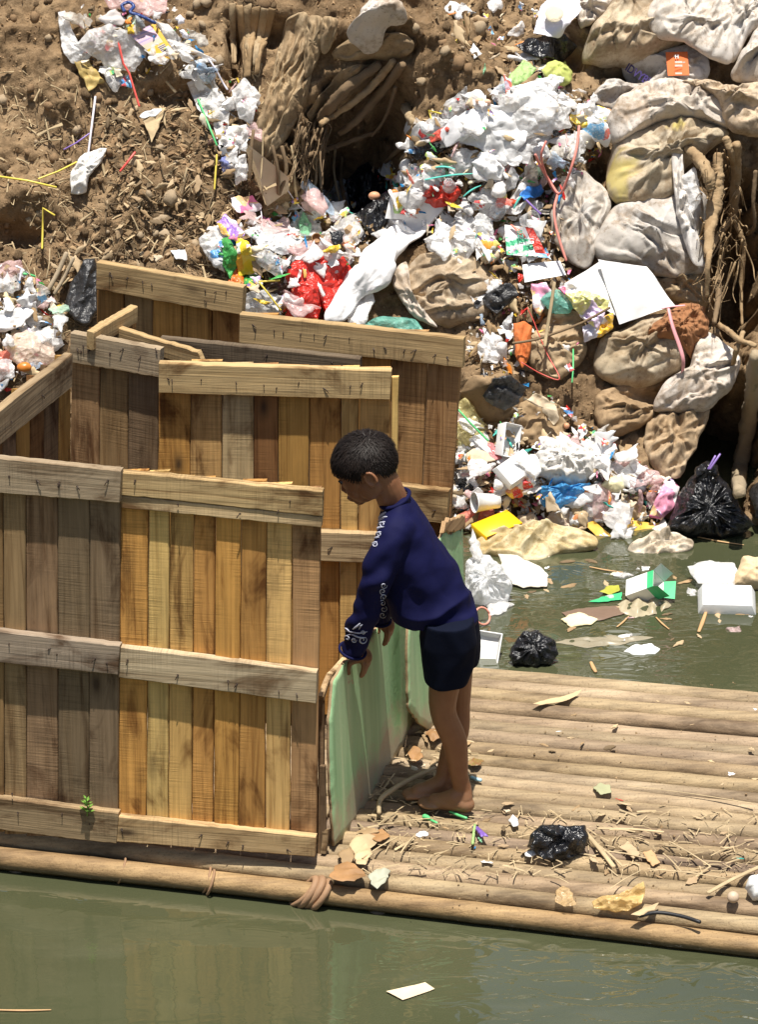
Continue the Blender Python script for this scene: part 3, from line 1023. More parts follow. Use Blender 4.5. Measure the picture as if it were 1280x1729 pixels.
for s_ in (1, -1):                                                                                  # ears
    a_ = np.linspace(-.6, math.pi * 1.35, 12)
    body.append(tube([hd(-.022 - .0165 * math.cos(q), s_ * (.0735 + .006 * (math.cos(q) > -.2)), -.024 + .0235 * math.sin(q)) for q in a_], .0052, 8))
    body.append(E(-.024, s_ * .067, -.026, .014, .006, .021)); body.append(E(-.015, s_ * .070, -.047, .008, .005, .008))
neckb = P_(664, 846, YB + .005)
body.append(tube([hd(-.025, 0, -.02), hd(-.03, 0, -.07), neckb, P_(676, 872, YB)], [.052, .045, .046, .046], 18, rings=3))
# --- trunk and limbs (mostly under the clothes)
SHN, SHF = P_(676, 905, YB - .105), P_(676, 890, YB + .105)
HIPN, HIPF = P_(756, 1085, YB - .06), P_(770, 1072, YB + .07)
tc_, ta_, tb_ = [], [], []
for (f_, b_, hy_) in st[:-1]:
    a_, q_ = P_(*f_, YB), P_(*b_, YB)
    tc_.append((a_ + q_) / 2); ta_.append((q_ - a_) * .5 * .74); tb_.append(np.array([0, hy_ * .76, 0]))
body.append(lathe_rings(tc_, ta_, tb_, 24))
body.append(tube([SHN * .8 + SHF * .2, (SHN + SHF) / 2, SHF * .8 + SHN * .2], [.03, .05, .03], 12))
KN, KF = P_(748, 1200, YB - .06), P_(772, 1190, YB + .085)
AN, AF = hit_z(782, 1334, .165), hit_z(751, 1311, .165)
CN, CF = (KN * .62 + AN * .38), (KF * .62 + AF * .38)
body.append(tube([HIPN, HIPN * .5 + KN * .5, KN, CN + [.012, 0, 0], AN * .8 + KN * .2, AN, AN - [0, 0, .03]], [.066, .050, .040, .039, .028, .027, .026], 18, rings=4))
body.append(tube([HIPF, HIPF * .5 + KF * .5, KF, CF + [.012, 0, 0], AF * .8 + KF * .2, AF, AF - [0, 0, .03]], [.066, .050, .040, .039, .028, .027, .026], 18, rings=4))
FEETZ = .099


def foot(an, toe_px, heel_px, side):
    h, tt = hit_z(*heel_px, FEETZ + .02), hit_z(*toe_px, FEETZ + .014)
    d = (tt - h); d[2] = 0; L = np.linalg.norm(d); d /= L
    s_ = np.cross([0, 0, 1], d)
    h = np.array([h[0], h[1], FEETZ]); R = np.stack([d, s_, [0, 0, 1]], 1)
    q = lambda x, y, z: h + R @ np.array([x, y, z])
    out = [ellipsoid(q(.012, 0, .026), (.030, .027, .026), R), tube([q(.02, 0, .03), q(.07, 0, .026), q(.115, .003 * side, .018), q(L * .80, .002 * side, .013)], [.029, .028, .025, .018], 14, 1.0, rings=3),
           tube([an, q(.045, 0, .045), q(.085, 0, .032)], [.029, .030, .022], 14, rings=3),
           ellipsoid(q(.12, 0, .012), (.045, .036, .013), R), tube([an + [0, 0, .01], q(.01, 0, .04)], [.026, .022], 12),
           ellipsoid(an + R @ np.array([-.002, -.026, -.005]), (.011, .008, .011), R, 10, 8)]
    for k, (yo, ln, rd) in enumerate([(.021, .000, .0105), (.007, -.001, .0075), (-.004, -.006, .007), (-.014, -.012, .0065), (-.023, -.019, .006)]):
        yo *= side
        out.append(tube([q(L * .78 + ln * .5, yo, .011), q(L * .9 + ln, yo * 1.05, .011), q(L + ln - .004, yo * 1.06, .0085)], [rd, rd, rd * .95], 9))
    return out


body += foot(AN, (719, 1353), (792, 1361), -1) + foot(AF, (684, 1338), (768, 1334), 1)
# --- arms and hands
WN = hit_pl(596, 1096, gp.P0 + gp.N * .022, gp.N); WF = hit_pl(640, 1044, gp.P0 + gp.N * .022, gp.N)
ELN, ELF = P_(632, 992, .5 * WN[1] + .5 * SHN[1] - .03), P_(655, 966, .5 * WF[1] + .5 * SHF[1])
body.append(tube([SHN, ELN, WN], [.022, .028, .026], 14, rings=4)); body.append(tube([SHF, ELF, WF], [.022, .028, .026], 14, rings=4))


def hand(w, top_px, thumb_dir):
    """palm against the board's near face, four fingers over the top edge, thumb in front"""
    g = gp.uw(*top_px, 0.0)
    Wp = lambda u, o, z: gp.P0 + gp.U * (g[0] + u) + gp.N * o + np.array([0, 0, 1.0]) * (g[1] + z)
    out = [tube([w, Wp(-.002, .018, .026), Wp(.0, .020, .010)], [.024, .025, .022], 12, 1.0, rings=3)]
    for k, (u, ln) in enumerate([(-.0245, .0), (-.008, .005), (.008, .004), (.0235, -.005)]):
        kn = Wp(u, .025, .006 + ln * .5)
        out.append(tube([Wp(u * .9, .020, .02), kn, Wp(u * 1.0, .0225, -.014), Wp(u * 1.0, .0155, -.034 - ln)], [.0098, .0093, .0083, .0072], 9, rings=3))
    th = thumb_dir
    out.append(tube([Wp(-.02 * th, .014, .022), Wp(-.034 * th, -.014, .014), Wp(-.036 * th, -.022, -.008), Wp(-.034 * th, -.019, -.024)], [.0105, .0095, .0085, .0075], 9, rings=3))
    return out


body += hand(WN, (595, 1117), 1) + hand(WF, (634, 1064), -1)
BV, BF = remesh(body, .0032, 5, 'body')
t = NT('skin')
co = t.t.nodes.new('ShaderNodeTexCoord').outputs['Object']
c = t.mix(t.noise(co, 22, 4), (.215, .09, .04), (.29, .13, .062))
c = t.mix(t.ramp(t.noise(co, 6, 4, .6), [(.45, 0), (.7, .5)]), c, (.15, .062, .03))
sz = t.n('SeparateXYZ', Vector=t.n('NewGeometry').outputs['Position']).outputs[2]
c = t.mix(t.ramp(t.math('ADD', sz, t.math('MULTIPLY', t.noise(co, 30, 4), .08)), [(.15, .55), (.24, 0)]), c, (.27, .165, .09))   # dusty feet
skin_m = t.done(t.bsdf(Base__Color=c, Roughness=.5, Specular__IOR__Level=.4, Normal=t.bump(t.noise(co, 160, 3), .12, .002), Subsurface__Weight=.08, Subsurface__Radius=(.01, .004, .002), Subsurface__Scale=.5))
boy = tag(mk('person', BV, BF, skin_m, loc=(.21, .06, FEETZ)), 'barefoot child in a navy shirt and dark shorts bending forward over the green board', 'person')
bloc = np.array(boy.location)


def kid(name, V, F, m, smooth=True):
    return mk(name, np.asarray(V) - bloc, F, m, boy, None, smooth)


# lips, eyes, brows
lip_m = m_plain('lips', (.16, .055, .04), .45)
V, F = ellipsoid(hd(.0895, 0, -.0745), (.0085, .016, .0035), HR, 14, 8); V2, F2 = ellipsoid(hd(.0865, 0, -.0825), (.008, .014, .004), HR, 14, 8)
kid('lips', *[MB().add(V, F).add(V2, F2)][0].__dict__ and (np.concatenate([V, V2]), F + [tuple(i + len(V) for i in f) for f in F2]), lip_m)
eye_m = m_plain('eye_white', (.14, .11, .09), .6); iris_m = m_plain('lash_black', (.008, .006, .005), .5)
for s_ in (1, -1):
    V, F = ellipsoid(hd(.0745, s_ * .030, -.012), (.009, .0115, .0065), HR, 14, 10); kid('eye', V, F, eye_m)
    V, F = ellipsoid(hd(.0805, s_ * .031, -.0145), (.0042, .0058, .0052), HR, 10, 8); kid('iris', V, F, iris_m)
    V, F = tube([hd(.083, s_ * .018, -.008), hd(.0855, s_ * .03, -.0075), hd(.0765, s_ * .046, -.012)], [.0016, .0026, .0012], 6); kid('eyelash', V, F, iris_m)
    V, F = tube([hd(.091, s_ * .012, .010), hd(.0885, s_ * .030, .015), hd(.074, s_ * .05, .009)], [.002, .0028, .0012], 6); kid('eyebrow', V, F, iris_m)

# hair: a cap following the skull plus many short locks
t = NT('hair')
co = t.t.nodes.new('ShaderNodeTexCoord').outputs['Object']
hair_m = t.done(t.bsdf(Base__Color=t.mix(t.noise(co, 40, 3), (.006, .0042, .0035), (.02, .0125, .009)), Roughness=.55, Specular__IOR__Level=.2))
Vs, Fs = ico(5)
d = Vs
rr = np.array([.099, .0785, .0885])
loc = d * rr + [-.006, 0, .013]
# hairline: fringe on the forehead, over the ears, down to the nape
x, y, z = loc[:, 0], loc[:, 1], loc[:, 2]
line = np.interp(x, [-.11, -.085, -.06, -.042, -.03, -.008, .012, .03, .05, .075, .10], [-.068, -.064, -.052, -.012, .002, .004, -.024, -.016, .006, .021, .024])
keep = z > line
loc = loc + (.0012 * pnoise(loc * 60) + .0028 * pnoise(loc * [18, 60, 20]))[:, None] * d
idx = -np.ones(len(Vs), int); idx[keep] = np.arange(keep.sum())
F = [tuple(idx[list(f)]) for f in Fs if all(keep[i] for i in f)]
hb_ = MB().add(loc[keep] @ HR.T + HC, F)
kk = np.where(keep)[0]
cr0 = np.array([-.055, .0, .088])           # crown whorl
for i in rng.choice(kk, 6500):
    p = loc[i]; n_ = d[i] / rr; n_ /= np.linalg.norm(n_)
    g = p - cr0 + rng.normal(0, .016, 3); g -= n_ * (g @ n_); g /= np.linalg.norm(g) + 1e-9
    if p[2] < .03 and p[0] < .03: g = g * .4 + np.array([-.1, 0, -.9]); g -= n_ * (g @ n_); g /= np.linalg.norm(g)
    L = rng.uniform(.012, .034) * (1.0 if p[2] > .03 else .45)
    w_ = np.cross(n_, g) * rng.uniform(.0006, .0016)
    a_ = p - n_ * .001; m_ = p + g * L * .55 + n_ * rng.uniform(.0008, .0050); b_ = p + g * L + n_ * rng.uniform(-.002, .0055)
    Q = np.array([a_ - w_, a_ + w_, m_ + w_ * .8, m_ - w_ * .8, b_]) @ HR.T + HC
    hb_.add(Q, [(0, 1, 2, 3), (3, 2, 4)])
V = np.concatenate(hb_.V); kid('hair', V, hb_.F, hair_m)

# --- shirt
cs, ax, ay = [], [], []
for (f_, b_, hy_) in st:
    pf, pb = P_(*f_, YB), P_(*b_, YB)
    cs.append((pf + pb) / 2); ax.append((pb - pf) / 2); ay.append(np.array([0, hy_, 0]))
# smooth stations
tt = np.linspace(0, len(st) - 1, 25); k0 = np.arange(len(st))
sm = lambda A: np.stack([np.interp(tt, k0, np.array(A)[:, q]) for q in range(3)], 1)
V, F = lathe_rings(sm(cs), sm(ax), sm(ay), 36)
sh = [(V, F)]
cuffN, cuffF = WN + (WN - ELN) * .02, WF + (WF - ELF) * .02
sh.append(tube([P_(676, 886, YB - .06), P_(666, 908, YB - .095), P_(642, 960, .3 * WN[1] + .7 * SHN[1] - .025), ELN, ELN * .4 + WN * .6, cuffN], [.052, .056, .050, .046, .042, .040], 20, 1.0, True, 0, 4))
sh.append(tube([P_(674, 868, YB + .07), SHF, P_(664, 935, YB + .12), ELF, ELF * .4 + WF * .6, cuffF], [.05, .053, .048, .044, .039, .036], 20, 1.0, True, 0, 4))
SV, SF = remesh(sh, .0048, 9, 'shirt', .6)
N_ = vnormals(SV, SF)
px_, py_ = proj(SV)
X_, Y_ = (px_ - 700) / 560, (py_ - 950) / 560
# soft folds sweeping from under the arm round to the small of the back, and rings along the sleeves
fold = np.zeros(len(SV))
tors = np.clip((px_ - 655) / 50, 0, 1) * np.clip((py_ - 900) / 60, 0, 1)
rad_ = np.sqrt((X_ + .02) ** 2 + (Y_ + .12) ** 2) + .03 * pnoise(SV * 6)
fold += tors * .0085 * np.sin((-X_ * .46 + Y_ * .89) * 48 + 2.2 * pnoise(SV * [4, 2, 4])) * np.clip(.5 + 1.3 * pnoise(SV * 5 + 4), 0, 1.2)
low = np.clip((py_ - 985) / 50, 0, 1) * np.clip((px_ - 665) / 40, 0, 1)
fold += low * .019 * (.5 - abs(np.sin(rad_ * 34 + 1.8 * pnoise(SV * [4, 2, 4]))))
fold += tors * .014 * np.sin((-X_ * .8 + Y_ * .6) * 40 + 2 * pnoise(SV * 5 + 9)) * np.clip(.2 + 1.3 * pnoise(SV * 5 + 2), 0, 1)
slv = np.clip((668 - px_) / 20, 0, 1) * np.clip((py_ - 890) / 30, 0, 1)
fold += slv * .007 * np.sin((Y_ * .9 + X_ * .35) * 75 + 2.5 * pnoise(SV * 9)) * np.clip(.5 + pnoise(SV * 12), 0, 1)
fold += .003 * pnoise(SV * 22) + .007 * crumple(X_, Y_, 6, 3)
SV = SV + N_ * fold[:, None]
t = NT('navy_cotton')
co = t.t.nodes.new('ShaderNodeTexCoord').outputs['Object']
c = t.mix(t.noise(co, 12, 4), (.0048, .0054, .032), (.0078, .0086, .052))
shirt_m = t.done(t.bsdf(Base__Color=c, Roughness=.75, Specular__IOR__Level=.12, Normal=t.bump(t.noise(co, 500, 2), .15, .001)))
shirt = kid('shirt', SV, SF, shirt_m)
# rib at the neck and the cuffs
def ring_on(c_, ax_, r1, r2, w, n=30):
    ax_ = ax_ / np.linalg.norm(ax_); a_ = np.cross(ax_, [0, 1, 0]); a_ /= np.linalg.norm(a_); b_ = np.cross(ax_, a_)
    q = np.linspace(0, 2 * math.pi, n)
    return tube([c_ + a_ * math.cos(x_) * r1 + b_ * math.sin(x_) * r2 for x_ in q], w, 7, caps=False)
V, F = ring_on(P_(667, 842, YB), P_(667, 842, YB) - P_(696, 905, YB), .046, .057, .0065); kid('collar', V, F, shirt_m)
V, F = ring_on(cuffN, WN - ELN, .0405, .0405, .0045); kid('cuff', V, F, shirt_m)
V, F = ring_on(cuffF, WF - ELF, .0365, .0365, .0045); kid('cuff', V, F, shirt_m)

# silver embroidery printed on chest and cuffs: curls laid on the cloth
bvh = BVHTree.FromPolygons([Vector(v) for v in SV], SF)
silver_m = m_plain('silver_print', (.45, .46, .56), .5, .1, 0, 0, .4)


def curl(cx, cy, r, turns, a0, w=1.6, flat=1.0, hook=0):
    q = np.linspace(0, 1, 26)
    ang_ = a0 + q * turns * 2 * math.pi
    R_ = r * (1 - .8 * q)
    P = [(cx + R_[i] * math.cos(ang_[i]), cy + flat * R_[i] * math.sin(ang_[i])) for i in range(26)]
    return P


def arc(pts):
    pts = np.array(pts, float); out = []
    for i in range(len(pts) - 1):
        for k in range(6): out.append(tuple(pts[i] + (pts[i + 1] - pts[i]) * k / 6))
    out.append(tuple(pts[-1])); A = np.array(out)
    for _ in range(4): A[1:-1] = (A[:-2] + 2 * A[1:-1] + A[2:]) / 4
    return [tuple(p) for p in A]


def lay(pl_, w):
    P = []
    for (x_, y_) in pl_:
        d_ = ray(x_, y_); h = bvh.ray_cast(Vector(CAMP), Vector(d_).normalized())
        if h[0] is not None: P.append(np.array(h[0]) + np.array(h[1]) * .0012)
    if len(P) > 3:
        n = len(P); w_ = w / 560 * .5 * np.sin(np.linspace(.25, math.pi - .25, n)) ** .6
        return tube(P, w_, 5)


strokes = [(arc([(579, 1064), (592, 1066), (606, 1069), (620, 1066)]), 3), (arc([(580, 1074), (594, 1070), (606, 1076), (618, 1076)]), 3), (curl(612, 1080, 7, 1.2, -.4), 2.6), (curl(587, 1077, 5, 1.1, 2.6), 3.2),
           (arc([(596, 1062), (604, 1056), (608, 1052)]), 4), (arc([(606, 1062), (609, 1056), (612, 1054)]), 3), (curl(598, 1080, 4.5, 1.2, 0), 3), (arc([(583, 1060), (588, 1063), (593, 1068)]), 3.5), (curl(613, 1068, 4, 1, 3), 2.4)]
for k in range(6):
    y0 = 872 + k * 8.5; x0 = 645 - k * 3.4
    strokes += [(arc([(x0 - 7, y0 + 6), (x0 - 1, y0 - 1), (x0 + 7, y0 - 7)]), 6.0), (arc([(x0 - 2, y0 + 7), (x0 + 3, y0 + 2), (x0 + 9, y0 + 1)]), 4.0)]
    if k % 2: strokes += [(curl(x0 + 5, y0 + 5, 5, 1.1, k), 2.2)]
for k in range(6):
    strokes += [(curl(648 - 2 * (k % 2), 988 + k * 10, 5.5, 1.2, k * 1.3), 2.0)]
n_cuff = 9
for sel in (strokes[:n_cuff], strokes[n_cuff:-6], strokes[-6:]):
    em = MB()
    for pl_, w in sel:
        g = lay(pl_, w)
        if g: em.add(*g)
    if em.V: kid('embroidery', np.concatenate(em.V), em.F, silver_m)

# --- shorts
def leg_rings(px_list, y):
    out_c, out_a, out_b = [], [], []
    for (l, r_, py, hy_) in px_list:
        a_, b_ = P_(l, py, y), P_(r_, py, y)
        out_c.append((a_ + b_) / 2); out_a.append((b_ - a_) / 2); out_b.append(np.array([0, hy_, 0]))
    return lathe_rings(out_c, out_a, out_b, 26)
so_ = [leg_rings([(712, 800, 1040, .10), (708, 806, 1080, .095), (712, 800, 1120, .085), (717, 790, 1148, .078)], YB - .062),
       leg_rings([(722, 808, 1035, .10), (735, 812, 1075, .09), (742, 812, 1112, .08)], YB + .09)]
PV, PF = remesh(so_, .005, 6, 'shorts')
N_ = vnormals(PV, PF)
PV = PV + N_ * (.004 * np.sin(PV[:, 0] * 60 + PV[:, 1] * 40 + 3 * pnoise(PV * 8)) * np.clip(.3 + pnoise(PV * 7), 0, 1))[:, None]
shorts_m = m_plain('dark_shorts', (.0045, .0065, .017), .9, 0, .2, 0, .1)
kid('shorts', PV, PF, shorts_m)
# ------------------------------------------------------------------ makers of rubbish
SEED = [100]
FOLD_GAIN = 1.7


def outline(uv, n, smooth):
    uv = np.asarray(uv, float); m = len(uv)
    if smooth:
        k = 12; out = []
        for i in range(m):
            p0, p1, p2, p3 = uv[(i - 1) % m], uv[i], uv[(i + 1) % m], uv[(i + 2) % m]
            for q in range(k):
                t = q / k
                out.append(.5 * (2 * p1 + (p2 - p0) * t + (2 * p0 - 5 * p1 + 4 * p2 - p3) * t * t + (3 * p1 - p0 - 3 * p2 + p3) * t ** 3))
        uv = np.array(out)
    d = np.linalg.norm(np.roll(uv, -1, 0) - uv, axis=1); s = np.concatenate([[0], np.cumsum(d)]); q = np.linspace(0, s[-1], n, endpoint=False)
    c = np.vstack([uv, uv[:1]])
    return np.stack([np.interp(q, s, c[:, 0]), np.interp(q, s, c[:, 1])], 1)


def patch_mesh(uv, T=.03, fold='crumple', A=.012, f=12.0, ang=0.0, smooth=None, back=.35, res=.0065, seed=None, tilt=(0, 0), edge=None, pw=.5, hfun=None, lift=0.0, fold2=None, radial=0, fine=1.0, ru=(0, 0), sag=0):
    """a filled outline given thickness: front and back sheets with folds, meeting at an uneven rim. returns V (u, v, h), F, UV"""
    if seed is None:
        SEED[0] += 1; seed = SEED[0]
    uv = np.asarray(uv, float)
    per = np.sum(np.linalg.norm(np.roll(uv, -1, 0) - uv, axis=1))
    r0 = per / 6.3
    n = int(np.clip(per / res, 16, 200)); R = int(np.clip(r0 / res * 1.3, 4, 70))
    O = outline(uv, n, bool(smooth))
    if edge is None: edge = .007 + .03 * r0
    if edge:
        d_ = (O - O.mean(0)); L_ = np.linalg.norm(d_, axis=1)[:, None] + 1e-9
        q_ = fbm(np.stack([O[:, 0] / r0 * 1.6, O[:, 1] / r0 * 1.6, np.full(n, seed * .37)], 1), 4)
        q2 = crumple(O[:, 0], O[:, 1], .6 / r0, seed + 77)
        O = O + d_ / L_ * (edge * .9 * q_ + edge * .5 * q2)[:, None]
    a2 = np.sum(O[:, 0] * np.roll(O[:, 1], -1) - O[:, 1] * np.roll(O[:, 0], -1))
    if a2 < 0: O = O[::-1]
    c = O.mean(0)
    r = np.sin(np.linspace(0, math.pi / 2, R + 1)); r[0] = 0
    x = (c[0] + r[:, None] * (O[None, :, 0] - c[0])); y = (c[1] + r[:, None] * (O[None, :, 1] - c[1]))
    rr = np.repeat(r[:, None], n, 1)
    X, Y, RR = x.ravel(), y.ravel(), rr.ravel()
    TH_ = np.tile(np.linspace(0, 2 * math.pi, n, endpoint=False), R + 1)
    prof = np.power(np.clip(1 - RR ** 2, 0, 1), pw)
    def fld(kind, A, f, ang, sd):
        if kind == 'crumple': return A * crumple(X, Y, f, sd)
        if kind == 'cloth': return A * cloth(X, Y, f, sd, ang)
        if kind == 'soft': return A * N2(X, Y, f, sd, 3)
        if kind == 'sack':                    # a few long sharp folds, each a ridge beside a valley
            g_ = np.random.default_rng(sd + 500); s_ = 0
            for q in range(int(g_.integers(7, 12))):
                i_ = g_.integers(len(X)); a_ = ang + g_.normal(0, .45); c_, n_ = math.cos(a_), math.sin(a_)
                al = (X - X[i_]) * c_ + (Y - Y[i_]) * n_; ac = -(X - X[i_]) * n_ + (Y - Y[i_]) * c_
                ac = ac + .35 * r0 * N2(al, ac * .3, .8 / r0, sd + q) * .6
                w_ = g_.uniform(.006, .018) * (r0 / .15) ** .5; sg = g_.choice([-1, 1])
                win = np.exp(-(al / (r0 * g_.uniform(.35, 1.0))) ** 2)
                s_ = s_ + win * g_.uniform(.5, 1.3) * (np.exp(-abs(ac) / w_) - .9 * np.exp(-abs(ac - sg * w_ * 1.3) / (w_ * .8)))
            return A * s_
        if kind == 'ridge': return A * N2(X, Y, f, sd, 4, True)
        return 0 * X
    A = A * FOLD_GAIN
    D = fld(fold, A, f, ang, seed)
    if fold in ('cloth', 'crumple', 'soft', 'sack') and T > .01: D = D + fld('crumple', A * .34 * fine, f * 2.3, ang, seed + 31) + fld('soft', A * .16 * fine, f * 5, ang, seed + 41)
    if fold2: D = D + fld(*fold2, seed + 5)
    if fold2 and fold2[0] == 'sack': D = D + fld('sack', fold2[1] * .5, f, ang + .5, seed + 6) + fld('sack', fold2[1] * .4, f, ang - .6, seed + 7)
    if radial:
        w = fbm(np.stack([np.cos(TH_) * radial * .42, np.sin(TH_) * radial * .42, RR * 1.1 + seed], 1), 3, True) - .15
        D = D + w * A * 1.0 * np.clip(RR * 1.6, 0, 1)
    H0 = tilt[0] * (X - c[0]) + tilt[1] * (Y - c[1]) - sag * ((X - c[0]) ** 2 + (Y - c[1]) ** 2)
    if hfun is not None: H0 = H0 + hfun(X, Y)
    wobx = woby = 0
    fr = H0 + lift + T * prof + D * (.25 + .75 * (1 - RR ** 6))
    bk = H0 + lift - T * back * prof + D * .3 * (1 - RR ** 6) * (1 if T > .01 else 3) - .0012 * (1 - RR ** 8)
    if T <= .01: bk = fr - .0012 * (1 - RR ** 8)
    V = np.concatenate([np.stack([X + wobx, Y + woby, fr], 1), np.stack([X + wobx, Y + woby, bk], 1)])
    S = (R + 1) * n
    rimA = R * n + np.arange(n)
    V[S + rimA] = V[rimA]
    F = []
    for k in range(R):
        for j in range(n):
            a_, b_ = k * n + j, k * n + (j + 1) % n
            if k == 0:
                F.append((0, a_ + n, b_ + n)); F.append((S, S + b_ + n if k + 1 < R else b_ + n, S + a_ + n if k + 1 < R else a_ + n))
            else:
                F.append((a_, a_ + n, b_ + n, b_))
                F.append((S + a_, S + b_, S + b_ + n if k + 1 < R else b_ + n, S + a_ + n if k + 1 < R else a_ + n))
    lo, hi = V[:, :2].min(0), V[:, :2].max(0)
    UV = (V[:, :2] - lo) / max(1e-6, (hi - lo).max())
    # drop unused points (the middle ring and the doubled rim)
    use = np.zeros(len(V), bool)
    for f_ in F: use[list(f_)] = True
    ix = np.cumsum(use) - 1
    return V[use], [tuple(ix[list(f_)]) for f_ in F], UV[use]


def heap(name, label, cat, poly, mat, T=.03, lift=.02, base=None, group=None, parent=None, follow=True, **kw):
    """a soft thing lying where its pixel outline meets the ground it lies on"""
    b = base or SOFT
    mn = mat.name if not isinstance(mat, (list, tuple)) else ''
    if cat == 'sack' or 'sack' in name:
        kw.setdefault('smooth', True); T *= .8; kw.setdefault('pw', .34)
        kw['fold2'] = ('sack', .02 + .07 * T, 10, kw.get('ang', rng.uniform(-.6, .9))); kw['fine'] = .14; kw['A'] = kw.get('A', .01) * (.4 if kw.get('fold') == 'soft' else .7)
    elif cat == 'leaf' or 'leaf' in name:
        T = .003; kw.setdefault('smooth', False); kw['sag'] = rng.uniform(-1, 3); kw['A'] = kw.get('A', .006) * 1.2
    elif cat == 'plastic bag':
        T *= .6; kw['A'] = kw.get('A', .014) * 1.1; kw['f'] = kw.get('f', 12.0) * .8; kw['fine'] = .6
    elif cat in ('packet', 'wrapper', 'paper', 'carton'):
        T *= .5; kw['A'] = kw.get('A', .012) * 1.3
    elif 'cloth' in name: kw.setdefault('smooth', True); kw['fine'] = .3
    uv = [b.inv(x, y, lift) for x, y in poly]
    hf = None
    if b.H is not None:
        if follow: hf = b.h
        else:
            c = np.mean(uv, 0); h0 = float(b.h(c[:1], c[1:])[0]); hf = lambda X, Y: np.full_like(X, h0)
    V, F, UV = patch_mesh(uv, T, hfun=hf, lift=lift, **kw)
    W_ = b.P(V[:, 0], V[:, 1], V[:, 2])
    o = mk(name, W_, F, mat, parent, UV, True, loc=W_.mean(0) if parent is None else None)
    if parent is None: tag(o, label, cat, group)
    return o


def upright(px, py, z, a=55):
    """a tilted base through the ground point under a pixel: for things that stand up from the raft or the water"""
    return Base(hit_z(px, py, z), math.radians(a))


def line(name, label, cat, pts, r, mat, lift=.02, base=None, group=None, seg=7, rings=3, parent=None, ell=1.0, lifts=None, noise=0):
    b = base or SOFT
    P = []
    for i, (x, y) in enumerate(pts):
        l = lift if lifts is None else lifts[i]
        u, v = b.inv(x, y, l)
        P.append(b.P(np.array([u]), np.array([v]), b.h(np.array([u]), np.array([v])) + l)[0])
    V, F = tube(P, r, seg, ell, rings=rings, noise=noise)
    o = mk(name, V, F, mat, parent, None, True, loc=np.mean(P, 0) if parent is None else None)
    if parent is None: tag(o, label, cat, group)
    return o


def straw(label, pts, mat, r=.0032, lift=.03, name='drinking_straw', cat='straw', **kw):
    """hollow tube with an open end"""
    return line(name, label, cat, pts, r, mat, lift, rings=kw.pop('rings', 1), seg=8, **kw)


def sheet4(name, label, cat, q, zone, mats, n=(14, 14), lift=.03, base=None, bend=.01, seed=0, parent=None, f=9, thick=.0012, group=None):
    """a printed sheet from four pixel corners (tl tr br bl); zone(s, t) picks the material of each cell"""
    b = base or SOFT
    C = np.array([b.inv(x, y, lift) for x, y in q])
    h = [float(b.h(np.array([c[0]]), np.array([c[1]]))[0]) for c in C]
    nx, ny = n
    S, Tt = np.meshgrid(np.linspace(0, 1, nx + 1), np.linspace(0, 1, ny + 1)); S, Tt = S.ravel(), Tt.ravel()
    w = np.stack([(1 - S) * (1 - Tt), S * (1 - Tt), S * Tt, (1 - S) * Tt], 1)
    P2 = w @ C; hb_ = w @ np.array(h)
    D = bend * crumple(P2[:, 0], P2[:, 1], f, seed + 3)
    V = b.P(P2[:, 0], P2[:, 1], hb_ + lift + D); V2 = b.P(P2[:, 0], P2[:, 1], hb_ + lift + D - thick)
    F, M = [], []
    N = len(V)
    for j in range(ny):
        for i in range(nx):
            a_ = j * (nx + 1) + i
            F.append((a_ + nx + 1, a_ + nx + 2, a_ + 1, a_)); M.append(zone((i + .5) / nx, (j + .5) / ny))
            F.append((N + a_, N + a_ + 1, N + a_ + nx + 2, N + a_ + nx + 1)); M.append(0)
    o = mk(name, np.concatenate([V, V2]), F, mats, parent, np.stack([np.tile(S, 2), np.tile(Tt, 2)], 1), True, M, loc=V.mean(0) if parent is None else None)
    if parent is None: tag(o, label, cat, group)
    return o, C, h, b, lift


def box_mesh(sx, sy, sz, wall=.0025, open_top=True, taper=1.0):
    """open tray or carton with real walls, its floor at z = 0"""
    a, b = sx / 2, sy / 2
    def ring(x, y, z): return [(-x, -y, z), (x, -y, z), (x, y, z), (-x, y, z)]
    V = ring(a * taper, b * taper, 0) + ring(a, b, sz)
    F = [(3, 2, 1, 0)] + [(i, (i + 1) % 4, 4 + (i + 1) % 4, 4 + i) for i in range(4)]
    if open_top:
        V += ring(a - wall, b - wall, sz) + ring(a * taper - wall, b * taper - wall, wall)
        F += [(4 + i, 4 + (i + 1) % 4, 8 + (i + 1) % 4, 8 + i) for i in range(4)] + [(8 + i, 8 + (i + 1) % 4, 12 + (i + 1) % 4, 12 + i) for i in range(4)] + [(12, 13, 14, 15)]
    else: F += [(4, 5, 6, 7)]
    return np.array(V, float), F


def bevel_obj(o, w=.004, seg=3):
    bm = bmesh.new(); bm.from_mesh(o.data)
    bmesh.ops.bevel(bm, geom=bm.edges[:] , offset=w, segments=seg, affect='EDGES', profile=.6, clamp_overlap=True)
    bm.to_mesh(o.data); bm.free()
    for p in o.data.polygons: p.use_smooth = True


def lathe(prof, seg=22):
    """prof: (radius, z)"""
    V, F = [], []
    for r, z in prof:
        for j in range(seg):
            a = 2 * math.pi * j / seg
            V.append((r * math.cos(a), r * math.sin(a), z))
    for k in range(len(prof) - 1):
        for j in range(seg):
            j2 = (j + 1) % seg
            F.append((k * seg + j, k * seg + j2, (k + 1) * seg + j2, (k + 1) * seg + j))
    return np.array(V), F


